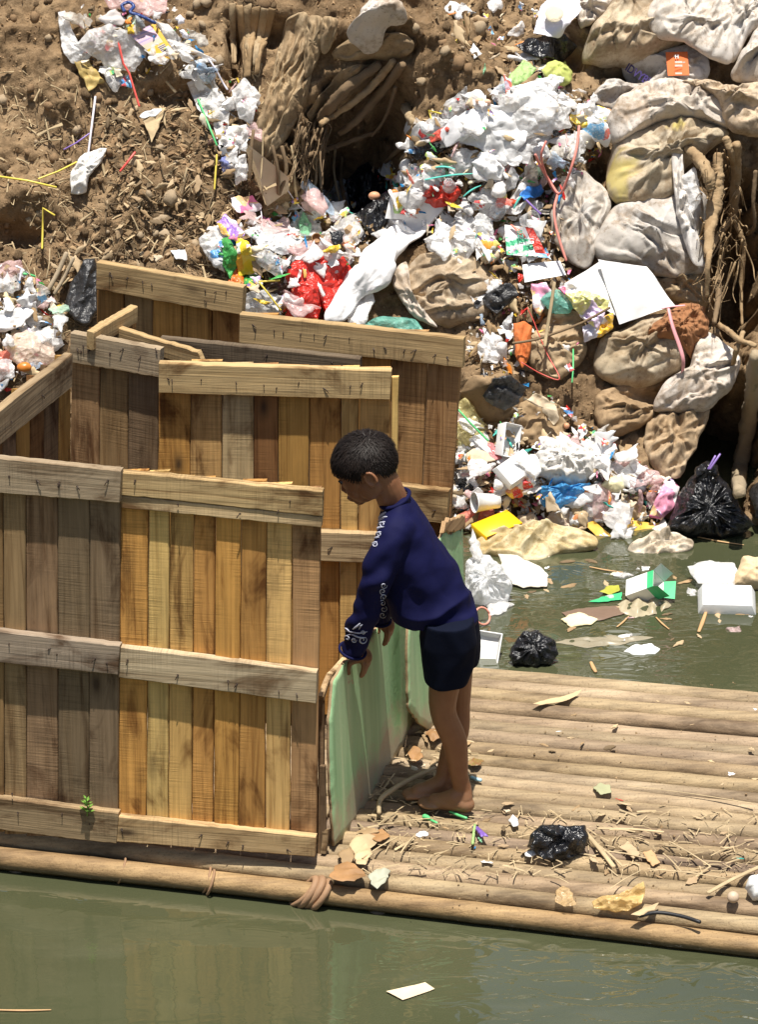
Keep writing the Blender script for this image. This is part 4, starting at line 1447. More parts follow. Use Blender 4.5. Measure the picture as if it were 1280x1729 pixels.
def place(o, px, py, z=None, base=None, lift=.03, axis=None, spin=0.0, rot=None):
    """stand a locally built object at a pixel; axis: where its local z points"""
    b = base or SOFT
    if z is not None: p = hit_z(px, py, z)
    else:
        u, v = b.inv(px, py, lift); p = b.P(np.array([u]), np.array([v]), b.h(np.array([u]), np.array([v])) + lift)[0]
    o.location = p
    if rot is not None: o.rotation_euler = rot
    else:
        ax_ = Vector(axis if axis is not None else b.n).normalized()
        o.rotation_euler = (ax_.to_track_quat('Z', 'Y') @ Matrix.Rotation(spin, 3, 'Z').to_quaternion()).to_euler()
    return o


def rock(name, label, cat, px, py, size, mat, base=None, lift=.0, group=None, sub=3, rough=.35, flat=(1, .8, .6), spin=0, z=None, seed=None):
    SEED[0] += 1
    V, F = ico(sub)
    s = (seed or SEED[0]) * 3.1
    V = V * (1 + rough * .6 * pnoise(V * 1.3 + s) + rough * .35 * crumple(V[:, 0] + V[:, 2] * .6, V[:, 1] - V[:, 2] * .5, .8, SEED[0]))[:, None]
    V = V * (np.array(flat) * size)
    o = tag(mk(name, V, F, mat, None, V[:, :2] * 5, True), label, cat, group)
    return place(o, px, py, z, base, lift, None, spin)


def text_on(parent_inv, txt, mat, origin, xdir, ydir, size, name='lettering', parent=None, shear=0):
    """flat lettering as a mesh lying on a surface"""
    cu = bpy.data.curves.new('txt', 'FONT'); cu.body = txt; cu.size = size; cu.extrude = .0004; cu.align_x = 'CENTER'; cu.align_y = 'CENTER'; cu.shear = shear; cu.offset = size * .02
    o = bpy.data.objects.new('txt', cu); COL.objects.link(o)
    me = bpy.data.meshes.new_from_object(o.evaluated_get(bpy.context.evaluated_depsgraph_get()))
    bpy.data.objects.remove(o)
    V = np.array([v.co[:] for v in me.vertices]); F = [tuple(p.vertices) for p in me.polygons]
    bpy.data.meshes.remove(me)
    xd = np.array(xdir, float); xd /= np.linalg.norm(xd); yd = np.array(ydir, float); yd -= xd * (xd @ yd); yd /= np.linalg.norm(yd); zd = np.cross(xd, yd)
    W_ = np.asarray(origin) + V @ np.stack([xd, yd, zd])
    if parent is not None: W_ = W_ - np.array(parent.location)
    return mk(name, W_, F, mat, parent, None, False)


# ------------------------------------------------------------------ palette
white_p = m_plain('white_paper', (.82, .81, .80), .7, .12, .25)
cream_p = m_plain('cream_paper', (.72, .64, .48), .75, .3, .3)
card_m = m_plain('cardboard', (.5, .37, .22), .85, .3, .4)
card2_m = m_plain('pale_cardboard', (.62, .5, .35), .85, .3, .4)
brown_paper = m_plain('brown_paper', (.40, .28, .16), .8, .3, .4)
leaf_m = m_plain('dry_leaf', (.34, .225, .115), .8, .3, .4, var=.35)
leaf2_m = m_plain('dark_leaf', (.17, .115, .06), .8, .3, .4, var=.35)
leaf3_m = m_plain('pale_leaf', (.52, .385, .22), .75, .2, .3, var=.25)
orange_leaf = m_plain('orange_leaf', (.4, .215, .09), .6, .2, .3, .1, var=.3)
film_m = m_film('clear_film', (.9, .89, .88), .58, .22, .3)
film2_m = m_film('cloudy_film', (.9, .885, .87), .84, .3, .4)
filmp_m = m_film('pink_film', (.85, .62, .60), .6)
filmy_m = m_film('yellow_film', (.82, .72, .35), .6)
filmt_m = m_film('teal_film', (.25, .6, .5), .65)
filmg_m = m_film('green_film', (.35, .72, .45), .5)
filmr_m = m_film('salmon_film', (.85, .28, .2), .75)
black_m = m_gloss('black_bag', (.012, .012, .014), .24, 0, .3, .1)
blackd_m = m_gloss('dusty_black_bag', (.03, .029, .03), .4, 0, .3, .26)
red_m = m_gloss('red_bag', (.72, .045, .03), .25, .25)
redd_m = m_gloss('dark_red', (.4, .03, .025), .4, .1)
whiteb_m = m_gloss('white_bag', (.8, .8, .8), .35, .25, .05)
blue_m = m_gloss('blue_bag', (.05, .33, .68), .25, .3)
dblue_m = m_gloss('dark_blue', (.02, .05, .2), .35)
green_p = m_gloss('green_wrap', (.10, .5, .12), .3, .3)
lime_p = m_gloss('lime_wrap', (.42, .62, .22), .45, .1)
teal_p = m_gloss('teal_plastic', (.07, .5, .42), .3, .15)
orange_p = m_gloss('orange_wrap', (.8, .25, .03), .35, .1)
yellow_p = m_gloss('yellow_wrap', (.82, .56, .05), .35, .1)
pink_p = m_gloss('pink_wrap', (.85, .25, .42), .3, .15)
purple_p = m_gloss('purple_wrap', (.2, .1, .42), .35)
foam_m = m_plain('white_foam', (.86, .86, .85), .6, .05, .2, .08)
tissue_m = m_plain('tissue', (.82, .79, .74), .9, .18, .5, .15)
cloth_m = m_plain('white_cloth', (.84, .83, .83), .8, .1, .3, .1)
straw_y = m_plain('yellow_straw', (.75, .6, .1), .35); straw_p = m_plain('purple_straw', (.28, .18, .5), .35); straw_r = m_plain('red_straw', (.7, .1, .08), .35)
straw_g = m_plain('green_straw', (.12, .55, .2), .35); straw_w = m_plain('white_straw', (.8, .76, .84), .35); straw_b = m_plain('pink_ribbon', (.8, .36, .38), .5)
sack_m = m_sack('pale_sack', (.68, .62, .56), .42); sackd_m = m_sack('muddy_sack', (.6, .51, .38), .62); sacky_m = m_sack('stained_sack', (.55, .48, .37), .5, stain=(.52, .42, .12))
sackg_m = m_sack('grey_sack', (.58, .55, .52), .42); sackb_m = m_sack('brown_sack', (.46, .33, .20), .6); sackw_m = m_sack('white_sack', (.70, .66, .62), .28)
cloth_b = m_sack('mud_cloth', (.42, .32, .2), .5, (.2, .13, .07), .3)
clod_m = m_plain('clod', (.3, .19, .1), .95, .2, .8, bscale=60); stone_m = m_plain('muddy_stone', (.40, .30, .19), .9, .4, .6)
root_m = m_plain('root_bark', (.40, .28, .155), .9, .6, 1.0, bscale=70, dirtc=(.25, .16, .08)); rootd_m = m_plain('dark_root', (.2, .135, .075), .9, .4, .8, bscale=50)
twig_m = m_plain('dry_twig', (.5, .38, .22), .8, .2, .4, var=.3); egg_m = m_plain('eggshell', (.72, .36, .2), .5, .05)
pr_red = m_print('print_red', [(.85, .84, .82), (.75, .05, .05), (.85, .84, .82), (.85, .6, .08), (.8, .3, .1)], 9)
pr_yel = m_print('print_yellow', [(.85, .66, .08), (.85, .82, .7), (.8, .35, .05), (.85, .7, .2), (.3, .2, .5)], 9)
pr_grn = m_print('print_green', [(.85, .85, .82), (.1, .5, .2), (.6, .75, .2), (.85, .85, .82), (.8, .6, .1)], 9)
pr_blu = m_print('print_blue', [(.8, .82, .85), (.08, .3, .65), (.2, .5, .75), (.8, .82, .85), (.7, .1, .1)], 9)
pr_pnk = m_print('print_pink', [(.85, .35, .5), (.85, .8, .8), (.85, .2, .4), (.9, .6, .3), (.85, .75, .8)], 9)
pr_pur = m_print('print_purple', [(.8, .75, .8), (.3, .15, .5), (.85, .5, .1), (.8, .75, .8), (.5, .35, .6)], 8)
ink_m = m_plain('dark_ink', (.06, .04, .16), .6); orange_ink = m_plain('orange_label', (.72, .15, .03), .6, .15)
clear_hard = m_film('clear_cup', (.85, .87, .88), .38, .08, .1)
# ------------------------------------------------------------------ sacks on the upper bank
K = dict(fold='cloth', A=.010, f=11)
heap('cement_sack', 'white woven sack with purple lettering and an orange panel, wedged under a big muddy sack', 'sack', [(1050, 118), (1090, 92), (1165, 78), (1196, 104), (1185, 146), (1120, 150)], sackw_m, .03, .05, fold='soft', A=.006, f=14)
psk = bpy.data.objects['cement_sack']
heap('woven_sack', 'beige sack corner peeking above the big muddy sack at the upper edge', 'sack', [(972, -6), (1036, -8), (1012, 32), (982, 50), (975, 28)], sack_m, .04, .05, **K)
heap('woven_sack', 'big bulging muddy sack with a dark seam along its lower edge', 'sack', [(983, 108), (994, 62), (1022, 18), (1050, -10), (1120, -12), (1150, 20), (1160, 62), (1128, 84), (1070, 106), (1015, 114)], sackd_m, .13, .06, fold='soft', A=.014, f=9, fold2=('cloth', .006, 16, .4))
heap('woven_sack', 'white sack cloth hanging in a pointed fold over the printed sack', 'sack', [(1094, 24), (1128, -8), (1224, -8), (1238, 58), (1234, 106), (1196, 98), (1152, 72), (1104, 58)], sackw_m, .06, .15, fold='cloth', A=.022, f=9, ang=.9)
heap('woven_sack', 'white and tan sack at the upper corner, its side folded down', 'sack', [(1216, -10), (1300, -10), (1300, 36), (1262, 70), (1242, 104), (1226, 92), (1219, 40)], sackw_m, .07, .12, fold='cloth', A=.016, f=9, ang=1.2)
heap('woven_sack', 'dirty beige sack hanging down beside the frame below the corner sack', 'sack', [(1234, 132), (1256, 84), (1300, 34), (1300, 134), (1270, 142)], sack_m, .08, .13, fold='cloth', A=.016, f=10, ang=1.0)
heap('woven_sack', 'thin grey sack flap lying flat just above the curved sack', 'sack', [(1000, 165), (1028, 138), (1075, 132), (1098, 148), (1062, 172), (1030, 186)], sackg_m, .02, .05, fold='cloth', A=.012, f=14, ang=.2)
heap('woven_sack', 'long curved white sack lying like a roll across the others', 'sack', [(1022, 212), (1036, 184), (1062, 160), (1096, 142), (1162, 138), (1222, 158), (1240, 196), (1232, 218), (1186, 206), (1120, 208), (1078, 226), (1040, 244)], sack_m, .11, .10, fold='cloth', A=.011, f=10, ang=1.4, fold2=('crumple', .006, 14, 0))
heap('woven_sack', 'peach coloured sack with a twisted neck beside the curved roll', 'sack', [(1150, 142), (1200, 140), (1236, 152), (1300, 146), (1300, 222), (1244, 226), (1222, 206), (1206, 170)], m_sack('peach_sack', (.62, .5, .37), .42), .09, .13, fold='cloth', A=.018, f=9, ang=.3)
heap('woven_sack', 'olive stained sack bulging under the curved roll', 'sack', [(1024, 290), (1030, 262), (1044, 240), (1098, 214), (1180, 204), (1232, 226), (1200, 252), (1156, 286), (1136, 334), (1066, 346), (1030, 330)], sacky_m, .11, .07, fold='cloth', A=.012, f=8, ang=.6, fold2=('crumple', .006, 10, 0))
heap('woven_sack', 'grey white sack with long slanting pleats, lowest of the big stack', 'sack', [(1000, 424), (1018, 376), (1044, 350), (1110, 334), (1192, 338), (1196, 462), (1142, 472), (1072, 452), (1030, 446)], sackg_m, .10, .05, fold='cloth', A=.018, f=8, ang=-.75)
heap('woven_sack', 'grey sack cloth hanging in vertical folds behind the pink cords', 'sack', [(930, 340), (960, 300), (996, 296), (1034, 340), (1014, 392), (996, 452), (956, 440), (936, 400)], sackg_m, .04, .06, fold='cloth', A=.022, f=11, ang=1.4)
heap('sack_strap', 'white sack edge hanging as a long strap down the pleated sack', 'strap', [(1134, 254), (1151, 254), (1154, 300), (1164, 350), (1186, 426), (1190, 452), (1168, 442), (1146, 366), (1138, 310)], sackw_m, .022, .16, fold='cloth', A=.008, f=14, ang=1.5)
heap('plastic_bag', 'clear plastic bag caught between the strap and the root', 'plastic bag', [(1148, 302), (1172, 284), (1182, 310), (1188, 334), (1164, 372), (1152, 346)], film2_m, .05, .17, A=.012, f=18)
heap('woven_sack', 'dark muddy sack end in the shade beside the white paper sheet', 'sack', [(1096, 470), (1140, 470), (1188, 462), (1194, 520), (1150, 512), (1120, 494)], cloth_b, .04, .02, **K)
# lettering and orange panel of the printed sack
b = SOFT
def on(px, py, l):
    u, v = b.inv(px, py, l); return b.P(np.array([u]), np.array([v]), b.h(np.array([u]), np.array([v])) + l)[0]
sheet4('label_panel', None, None, [(1124, 89), (1161, 88), (1164, 128), (1128, 129)], lambda s, t: 0, [orange_ink], (8, 8), .112, parent=None, bend=.004)
lp = bpy.data.objects['label_panel']
def adopt(o, p):
    o.parent = p; o.location = Vector(o.location) - Vector(p.location)
for yy_, sz_ in ((106, .010), (112, .010), (125, .009)):
    text_on(None, 'IIIIIIIIIII' if sz_ < .0101 else '', white_p, on(1146, yy_, .119), RT, SLOPE.ev + .05 * RT, sz_, 'lettering', psk)
text_on(None, 'H', white_p, on(1143, 97, .119), RT, SLOPE.ev, .02, 'lettering', psk)
adopt(lp, psk)
p0, p1 = on(1056, 112, .118), on(1098, 141, .118)
text_on(None, 'IDVYBI', ink_m, (p0 + p1) / 2, p1 - p0, SLOPE.ev, .042, 'lettering', psk)

# ------------------------------------------------------------------ middle bank sacks
heap('woven_sack', 'round soil filled sack on the slope above the last wall', 'sack', [(668, 492), (684, 458), (708, 436), (762, 426), (818, 448), (846, 488), (832, 528), (792, 546), (732, 550), (692, 522)], m_sack('soil_sack', (.55, .45, .33), .55), .10, .01, fold='soft', A=.014, f=9, fold2=('cloth', .006, 13, .3))
heap('sack_flap', 'empty sack flap folded along the side of the round soil sack', 'sack', [(662, 478), (672, 452), (688, 448), (694, 490), (716, 530), (738, 552), (704, 540), (680, 512)], sack_m, .03, .06, fold='cloth', A=.014, f=14, ang=-1.0)
heap('woven_sack', 'pale sack with reddish soil spilling over its top, tied with pink ribbon', 'sack', [(1000, 604), (1014, 576), (1046, 560), (1084, 538), (1140, 530), (1160, 552), (1152, 622), (1092, 652), (1028, 648), (1004, 630)], m_sack('soil_bag', (.55, .47, .35), .5), .11, .03, fold='cloth', A=.014, f=10, ang=.55)
heap('soil_heap', 'crumbly reddish soil lying on top of the tied sack', 'soil', [(1086, 566), (1120, 536), (1142, 514), (1192, 520), (1196, 560), (1186, 592), (1166, 606), (1146, 580)], m_plain('red_soil', (.33, .15, .065), .95, .2, 1.0, bscale=70), .05, .10, fold='ridge', A=.02, f=30, fold2=('soft', .012, 60, 0), edge=.012)
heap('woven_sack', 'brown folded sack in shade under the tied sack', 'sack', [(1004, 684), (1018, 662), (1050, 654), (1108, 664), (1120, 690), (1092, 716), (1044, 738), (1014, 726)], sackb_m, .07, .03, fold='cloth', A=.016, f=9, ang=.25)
heap('woven_sack', 'open sack mouth rolled back beside the dark hollow', 'sack', [(1104, 690), (1120, 650), (1148, 628), (1166, 616), (1178, 560), (1214, 576), (1248, 606), (1240, 640), (1226, 668), (1188, 696), (1134, 696)], sack_m, .10, .06, base=_plain, fold='cloth', A=.018, f=11, ang=.5, fold2=('crumple', .006, 16, 0))
heap('woven_sack', 'long empty sack hanging down in folds into the dark hollow', 'sack', [(1096, 712), (1140, 692), (1196, 688), (1182, 740), (1164, 776), (1146, 808), (1116, 800), (1092, 770)], m_sack('tan_sack', (.52, .4, .27), .45), .045, .04, base=_plain, fold='cloth', A=.034, f=17, ang=1.15)
heap('woven_sack', 'mud coloured sack with an orange net beside it', 'sack', [(884, 590), (906, 556), (932, 530), (972, 526), (990, 566), (984, 606), (944, 642), (904, 626)], m_sack('mud_bag', (.52, .40, .26), .55), .08, .03, fold='soft', A=.012, f=10, fold2=('cloth', .008, 12, .8))
heap('mud_bag', 'brown mud caked bag beside the upright foam box', 'plastic bag', [(862, 716), (876, 684), (912, 668), (946, 690), (960, 720), (944, 752), (902, 758), (872, 744)], m_sack('caked', (.4, .29, .17), .6), .07, .04, fold='crumple', A=.02, f=12)
heap('mud_bag', 'soil covered bag lump beside the edge of the last wall', 'plastic bag', [(776, 664), (800, 636), (846, 632), (884, 654), (880, 696), (838, 716), (798, 700)], m_sack('caked2', (.36, .25, .14), .7), .08, .03, fold='crumple', A=.018, f=11)
heap('black_rag', 'torn black plastic rag on the soil lump', 'plastic bag', [(816, 668), (832, 642), (862, 636), (888, 656), (876, 682), (852, 692), (832, 688)], blackd_m, .02, .13, A=.018, f=16, fold='cloth')
heap('paper_scrap', 'creased pale paper folded over the mud caked bag', 'paper', [(888, 676), (906, 664), (936, 682), (946, 706), (934, 716), (914, 690)], card2_m, .01, .13, A=.012, f=16, smooth=False)

# ------------------------------------------------------------------ the overhang: draped cloth, roots, hanging fibres
def drape(label, poly, ang, T=.06, lift=.04, m=cloth_b, A=.022, f=30): return heap('draped_cloth', label, 'cloth', poly, m, T * .6, lift, fold='cloth', A=A, f=f, ang=ang, edge=.004)
drape('broadest mud brown cloth hanging slantwise from the overhang', [(478, 52), (496, 26), (520, 28), (516, 92), (502, 150), (478, 210), (446, 264), (422, 244), (440, 190), (462, 116)], 1.27)
drape('narrow brown cloth fold pressed against the broadest hanging cloth', [(514, 84), (528, 62), (524, 140), (506, 196), (470, 250), (446, 264), (478, 196), (500, 140)], 1.2, .05, .03)
drape('short pleated cloth at the top of the overhang', [(520, 32), (546, 34), (544, 76), (530, 118), (514, 132), (514, 88)], 1.45, .05, .06)
drape('small knotted cloth end at the lip of the cave', [(546, 30), (570, 34), (566, 66), (548, 92), (540, 74)], 1.3, .04, .09)
drape('mud coloured cloth bulging out as the lip over the cave', [(560, 92), (590, 66), (640, 58), (688, 62), (700, 82), (680, 98), (630, 102), (590, 104)], .1, .06, .05)
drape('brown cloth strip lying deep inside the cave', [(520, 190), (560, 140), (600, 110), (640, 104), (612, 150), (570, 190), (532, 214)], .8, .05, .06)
heap('torn_sack', 'torn whitish sack thrown over the lip of the overhang', 'sack', [(586, 56), (604, 28), (634, -4), (664, 0), (684, 22), (680, 40), (654, 52), (644, 78), (626, 92), (612, 86), (598, 76)], sack_m, .04, .13, fold='cloth', A=.022, f=14, ang=.9)
for i, (px, w, l_, dx) in enumerate([(392, 11, 84, 4), (404, 12, 96, 12), (418, 14, 82, 0), (432, 16, 108, -14), (448, 14, 90, -16), (460, 12, 104, -26)]):
    heap('palm_strip', 'dry palm sheath strip hanging in a row from the top of the bank', 'palm sheath', [(px - w / 2, 8 + i * 2), (px + w / 2, 6 + i * 2), (px + w * .5 + dx * .5, 60), (px + dx + w * .3, l_ + 20), (px + dx - w * .4, l_ + 22), (px - w * .6 + dx * .5, 56)], leaf_m if i % 2 else cloth_b, .022, .07, fold='cloth', A=.008, f=22, ang=1.5, group='palm strips hanging beside the draped cloth')
R_ = lambda label, pts, r, m=root_m, lift=.1, lifts=None: line('tree_root', label, 'root', pts, np.array(r) * .82, m, lift, lifts=lifts, rings=16, seg=14, noise=.13)
R_('thick smooth branch reaching slantwise out of the cave', [(664, 104), (632, 142), (596, 174), (562, 196), (542, 210)], [.016, .018, .016, .014, .013], lifts=[.12, .2, .3, .36, .38])
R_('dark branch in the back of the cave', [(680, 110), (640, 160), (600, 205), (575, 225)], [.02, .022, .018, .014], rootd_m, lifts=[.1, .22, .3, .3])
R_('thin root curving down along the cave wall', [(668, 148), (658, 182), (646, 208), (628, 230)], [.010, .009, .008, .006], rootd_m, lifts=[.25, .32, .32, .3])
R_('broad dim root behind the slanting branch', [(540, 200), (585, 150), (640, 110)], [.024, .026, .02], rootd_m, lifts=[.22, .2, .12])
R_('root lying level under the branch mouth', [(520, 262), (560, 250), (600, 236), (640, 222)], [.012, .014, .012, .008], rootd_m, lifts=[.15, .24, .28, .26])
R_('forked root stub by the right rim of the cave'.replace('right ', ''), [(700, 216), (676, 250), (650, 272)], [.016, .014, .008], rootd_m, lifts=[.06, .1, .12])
R_('muddy pale root poking from the rim above the heap', [(684, 180), (696, 205), (712, 216)], [.022, .02, .014], cloth_b, lifts=[.08, .06, .05])
# tangle of fibres under the cloth
mb = MB()
for i in range(46):
    x, y = rng.uniform(505, 560), rng.uniform(200, 240)
    pts = [(x, y)]
    for k in range(4): pts.append((pts[-1][0] + rng.normal(-3, 7), pts[-1][1] + rng.uniform(8, 30)))
    P = []
    for k, (a_, b_) in enumerate(pts):
        u, v = SOFT.inv(a_, b_, .1); h_ = float(SOFT.h(np.array([u]), np.array([v]))[0])
        P.append(SOFT.P(np.array([u]), np.array([v]), np.array([max(h_, -.3) + .12 + .03 * rng.normal()]))[0])
    V, F = tube(P, np.linspace(.004, .0015, len(P)) * rng.uniform(.6, 1.5), 5, rings=3); mb.add(V, F)
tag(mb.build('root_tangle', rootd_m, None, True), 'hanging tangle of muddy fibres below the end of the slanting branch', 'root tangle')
for i in range(16):
    x, y = [(500 + i * 5.5, 330 + rng.uniform(-20, 10)), (420 + i * 8, 300 + rng.uniform(-20, 20))][i % 2]
    line('hanging_twig', 'thin dark twig hanging in the shade under the draped cloth', 'twig', [(x, y - 60), (x + rng.normal(0, 6), y - 20), (x + rng.normal(0, 8), y + 20)], rng.uniform(.003, .008), rootd_m if i % 3 else twig_m, .1, group='thin twigs hanging under the draped cloth')

# stump and roots by the edge
ST = lambda label, pts, r, l, m=root_m: R_(label, pts, r, m, lifts=l)
ST('thickest upright root with a sawn top, forking below', [(1244, 244), (1243, 290), (1240, 340), (1236, 372)], [.019, .021, .022, .02], [.22, .3, .32, .3])
ST('slanting root end lying against the olive stained sack', [(1160, 250), (1182, 272), (1196, 296), (1200, 320)], [.02, .028, .026, .02], [.16, .22, .26, .26])
ST('knobbly root covered in fibres beside the thickest root', [(1212, 262), (1212, 300), (1208, 340), (1200, 380), (1196, 430)], [.02, .028, .034, .026, .018], [.24, .28, .3, .3, .28])
ST('root branch running down from the fork towards the fibres', [(1236, 368), (1216, 390), (1204, 414), (1196, 440), (1194, 500)], [.017, .014, .012, .012, .009], [.31, .32, .32, .3, .22])
ST('second root branch of the fork, bending down the dark hollow', [(1238, 368), (1250, 396), (1256, 420), (1252, 480), (1256, 540)], [.015, .013, .012, .009, .006], [.31, .33, .33, .3, .2])
ST('short root stub standing behind the thickest root', [(1226, 234), (1234, 256), (1240, 280)], [.016, .017, .016], [.2, .26, .28])
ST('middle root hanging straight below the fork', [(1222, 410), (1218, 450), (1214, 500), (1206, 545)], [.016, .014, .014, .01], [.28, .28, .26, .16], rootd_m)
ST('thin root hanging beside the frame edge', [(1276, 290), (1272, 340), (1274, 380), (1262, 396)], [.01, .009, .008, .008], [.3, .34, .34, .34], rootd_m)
ST('wide mossy log leaning out of the dark hollow', [(1276, 600), (1270, 660), (1262, 720), (1252, 790), (1248, 830)], [.03, .034, .036, .034, .03], [.3, .36, .4, .42, .4], m_plain('mossy_log', (.36, .28, .18), .9, .3, .9, dirtc=(.05, .06, .02), bscale=60))
ST('arched root above the soil spilling sack', [(1214, 548), (1232, 560), (1248, 574), (1276, 584)], [.012, .013, .012, .01], [.14, .2, .24, .26])
ST('pale split root hanging beside the mossy log', [(1256, 560), (1244, 590), (1236, 620), (1226, 650)], [.01, .012, .009, .006], [.24, .26, .26, .2])
mb = MB()
for i in range(80):
    x, y = rng.uniform(1180, 1240), rng.uniform(270, 520)
    P = []
    for k in range(4):
        u, v = SOFT.inv(x, y, .1); h_ = float(SOFT.h(np.array([u]), np.array([v]))[0])
        P.append(SOFT.P(np.array([u]), np.array([v]), np.array([max(h_, -.2) + .20 + .05 * rng.normal()]))[0]); x += rng.normal(0, 7); y += rng.uniform(2, 22)
    V, F = tube(P, np.linspace(.003, .001, 4) * rng.uniform(.5, 1.6), 5, rings=3); mb.add(V, F)
tag(mb.build('root_fibres', root_m, None, True), 'matted thin root fibres clinging round the knobbly root', 'root fibres')

# ------------------------------------------------------------------ rubbish: upper slope
PB = 'plastic bag'
heap('plastic_sheet', 'clear plastic sheet drooping over the soil, edge of the upper rubbish patch', PB, [(98, 22), (110, 18), (122, 52), (138, 84), (152, 94), (140, 108), (120, 108), (104, 80)], film2_m, .02, .05, A=.012, f=12, fold='cloth', ang=1.2)
heap('plastic_bag', 'large crumpled clear bag over the two muddy cartons', PB, [(126, 76), (150, 52), (186, 42), (220, 54), (242, 102), (226, 122), (196, 122), (158, 96)], film_m, .05, .07, A=.018, f=12)
heap('paper_carton', 'long muddy beige carton lying under the clear bag', 'carton', [(158, 74), (178, 66), (196, 96), (214, 122), (184, 136), (170, 106)], m_plain('muddy_carton', (.62, .53, .42), .8, .45, .3), .03, .05, smooth=False, A=.006, f=12)
heap('food_packet', 'small ochre packet with a brown side beside the long carton', 'packet', [(126, 106), (148, 100), (176, 138), (150, 156)], m_plain('ochre_packet', (.5, .36, .12), .6, .5, .3), .02, .05, smooth=False, A=.008, f=18)
def zp(s, t):
    if s > .82: return 2
    if t < .42: return 1 if int(t * 30) % 3 else 4
    if t < .55: return 0
    if s > .48 and .6 < t < .92: return 3 if int(t * 44) % 2 else 5
    return 2
sheet4('printed_carton', 'flattened pink and orange carton printed with a barcode', 'carton', [(217, 58), (262, 40), (297, 94), (273, 108)], zp, [cream_p, m_plain('pink_print', (.8, .55, .62), .5), m_plain('amber_print', (.85, .5, .06), .5), ink_m, m_plain('lilac_print', (.5, .4, .62), .5), cream_p], (40, 44), .075, bend=.006)
heap('plastic_bag', 'crumpled white plastic spreading beside the barcode carton', PB, [(262, 36), (284, 42), (302, 62), (332, 86), (368, 106), (336, 112), (306, 104), (290, 80), (276, 62)], film2_m, .03, .06, A=.016, f=16)
heap('plastic_bag', 'pinkish plastic bag lying across the top of the upper patch', PB, [(172, -4), (214, -8), (284, -4), (282, 22), (250, 30), (220, 18), (184, 16)], filmp_m, .04, .06, A=.014, f=16)
heap('plastic_bag', 'grey folded packet beside the blue strap', 'packet', [(166, 32), (196, 16), (212, 34), (206, 44), (180, 46)], m_plain('grey_pack', (.55, .5, .48), .6, .3, .3), .02, .08, A=.008, f=18)
line('blue_strap', 'dark blue strap with a looped end beside the barcode carton', 'strap', [(210, 20), (206, 10), (218, 5), (226, 12), (220, 22), (238, 28), (262, 40)], .0065, dblue_m, .11, rings=5)
straw('red straw standing under the large crumpled bag', [(200, 72), (208, 108), (218, 124), (235, 180)], straw_r, .0042, .09)
heap('blue_packet', 'small blue packet below the muddy carton', 'packet', [(200, 138), (217, 125), (223, 150), (206, 146)], pr_blu, .008, .06, smooth=False, A=.004)
for (poly, l_) in (([(297, 32), (304, 27), (312, 31), (311, 42), (300, 42)], 'white bottle cap with a purple underside near the dark crack'), ([(302, 52), (310, 52), (320, 62), (317, 67), (306, 62)], 'white spout lying just below the bottle cap')):
    heap('bottle_cap', l_, 'bottle cap', poly, m_plain('white_cap', (.8, .78, .85), .35), .014, .07, fold='none')
heap('orange_peel', 'orange scrap of peel beside the blue strap', 'peel', [(212, 34), (224, 28), (222, 42), (214, 44)], orange_p, .01, .1)
heap('yellow_packet', 'yellow crumpled packet tucked above the barcode carton', 'packet', [(214, 48), (226, 42), (240, 52), (226, 60), (216, 58)], yellow_p, .015, .09)
heap('grey_bottle', 'grey plastic scrap leaning over the barcode carton', 'plastic scrap', [(226, 24), (238, 30), (246, 46), (240, 50), (230, 40)], m_gloss('grey_plastic', (.3, .32, .34), .4), .014, .1)
straw('long lilac straw leaning upright on the bare soil', [(161, 164), (155, 212), (149, 260)], straw_w, .0042, .045)
straw('thin purple straw lying near the long lilac straw', [(108, 253), (130, 241), (151, 226)], straw_p, .003, .04)
straw('yellow straw lying level at the edge of the soil bank', [(-6, 298), (46, 306), (95, 317)], straw_y, .0042, .05)
straw('yellow straw sloping up towards the muddy tissue', [(65, 303), (98, 290), (130, 274)], straw_y, .0034, .045)
straw('bent yellow straw standing like a hook', [(71, 420), (72, 385), (73, 352), (92, 364)], straw_y, .004, .07)
heap('tissue', 'muddy white tissue at the foot of the lilac straw', 'tissue', [(118, 292), (136, 268), (160, 252), (182, 250), (166, 282), (150, 300), (146, 326), (120, 328)], tissue_m, .03, .05, A=.016, f=20)
heap('plastic_wrapper', 'see through wrapper hanging with a green straw in it', 'wrapper', [(316, 142), (340, 128), (358, 122), (370, 152), (390, 182), (386, 214), (366, 236), (358, 204), (336, 184)], film_m, .02, .06, A=.014, f=14)
heap('plastic_wrapper', 'clear wrapper beside the broadest hanging cloth', 'wrapper', [(390, 152), (412, 132), (440, 162), (434, 186), (424, 208), (404, 204)], film_m, .03, .07, A=.014, f=16)
heap('plastic_wrapper', 'folded clear wrapper just above the beige card tag', 'wrapper', [(368, 246), (384, 214), (420, 210), (418, 258), (396, 252)], film2_m, .02, .07, A=.014, f=16)
straw('bright green straw poking out of the see through wrapper', [(334, 168), (350, 206), (366, 246)], straw_g, .0038, .09)
straw('yellow green straw stub below the green straw', [(366, 262), (364, 292), (362, 320)], straw_y, .0038, .07)
heap('plastic_bag', 'small knotted white bag beside the beige card tag', PB, [(394, 284), (404, 264), (414, 262), (418, 288), (410, 308), (398, 312)], film2_m, .03, .07, A=.012, f=22)
heap('blue_wrapper', 'small blue tinted wrapper under the folded clear wrapper', 'wrapper', [(370, 272), (384, 262), (390, 284), (378, 296)], m_film('blue_film', (.35, .4, .75), .6), .02, .06, f=20)
line('white_rope', 'white rope trailing from the crumpled plastic to the wrappers', 'cord', [(352, 100), (364, 118), (376, 140), (384, 152)], .0036, straw_w, .07)
straw('red straw stub lying among brown leaves', [(203, 290), (215, 275), (228, 258)], straw_r, .0045, .06)
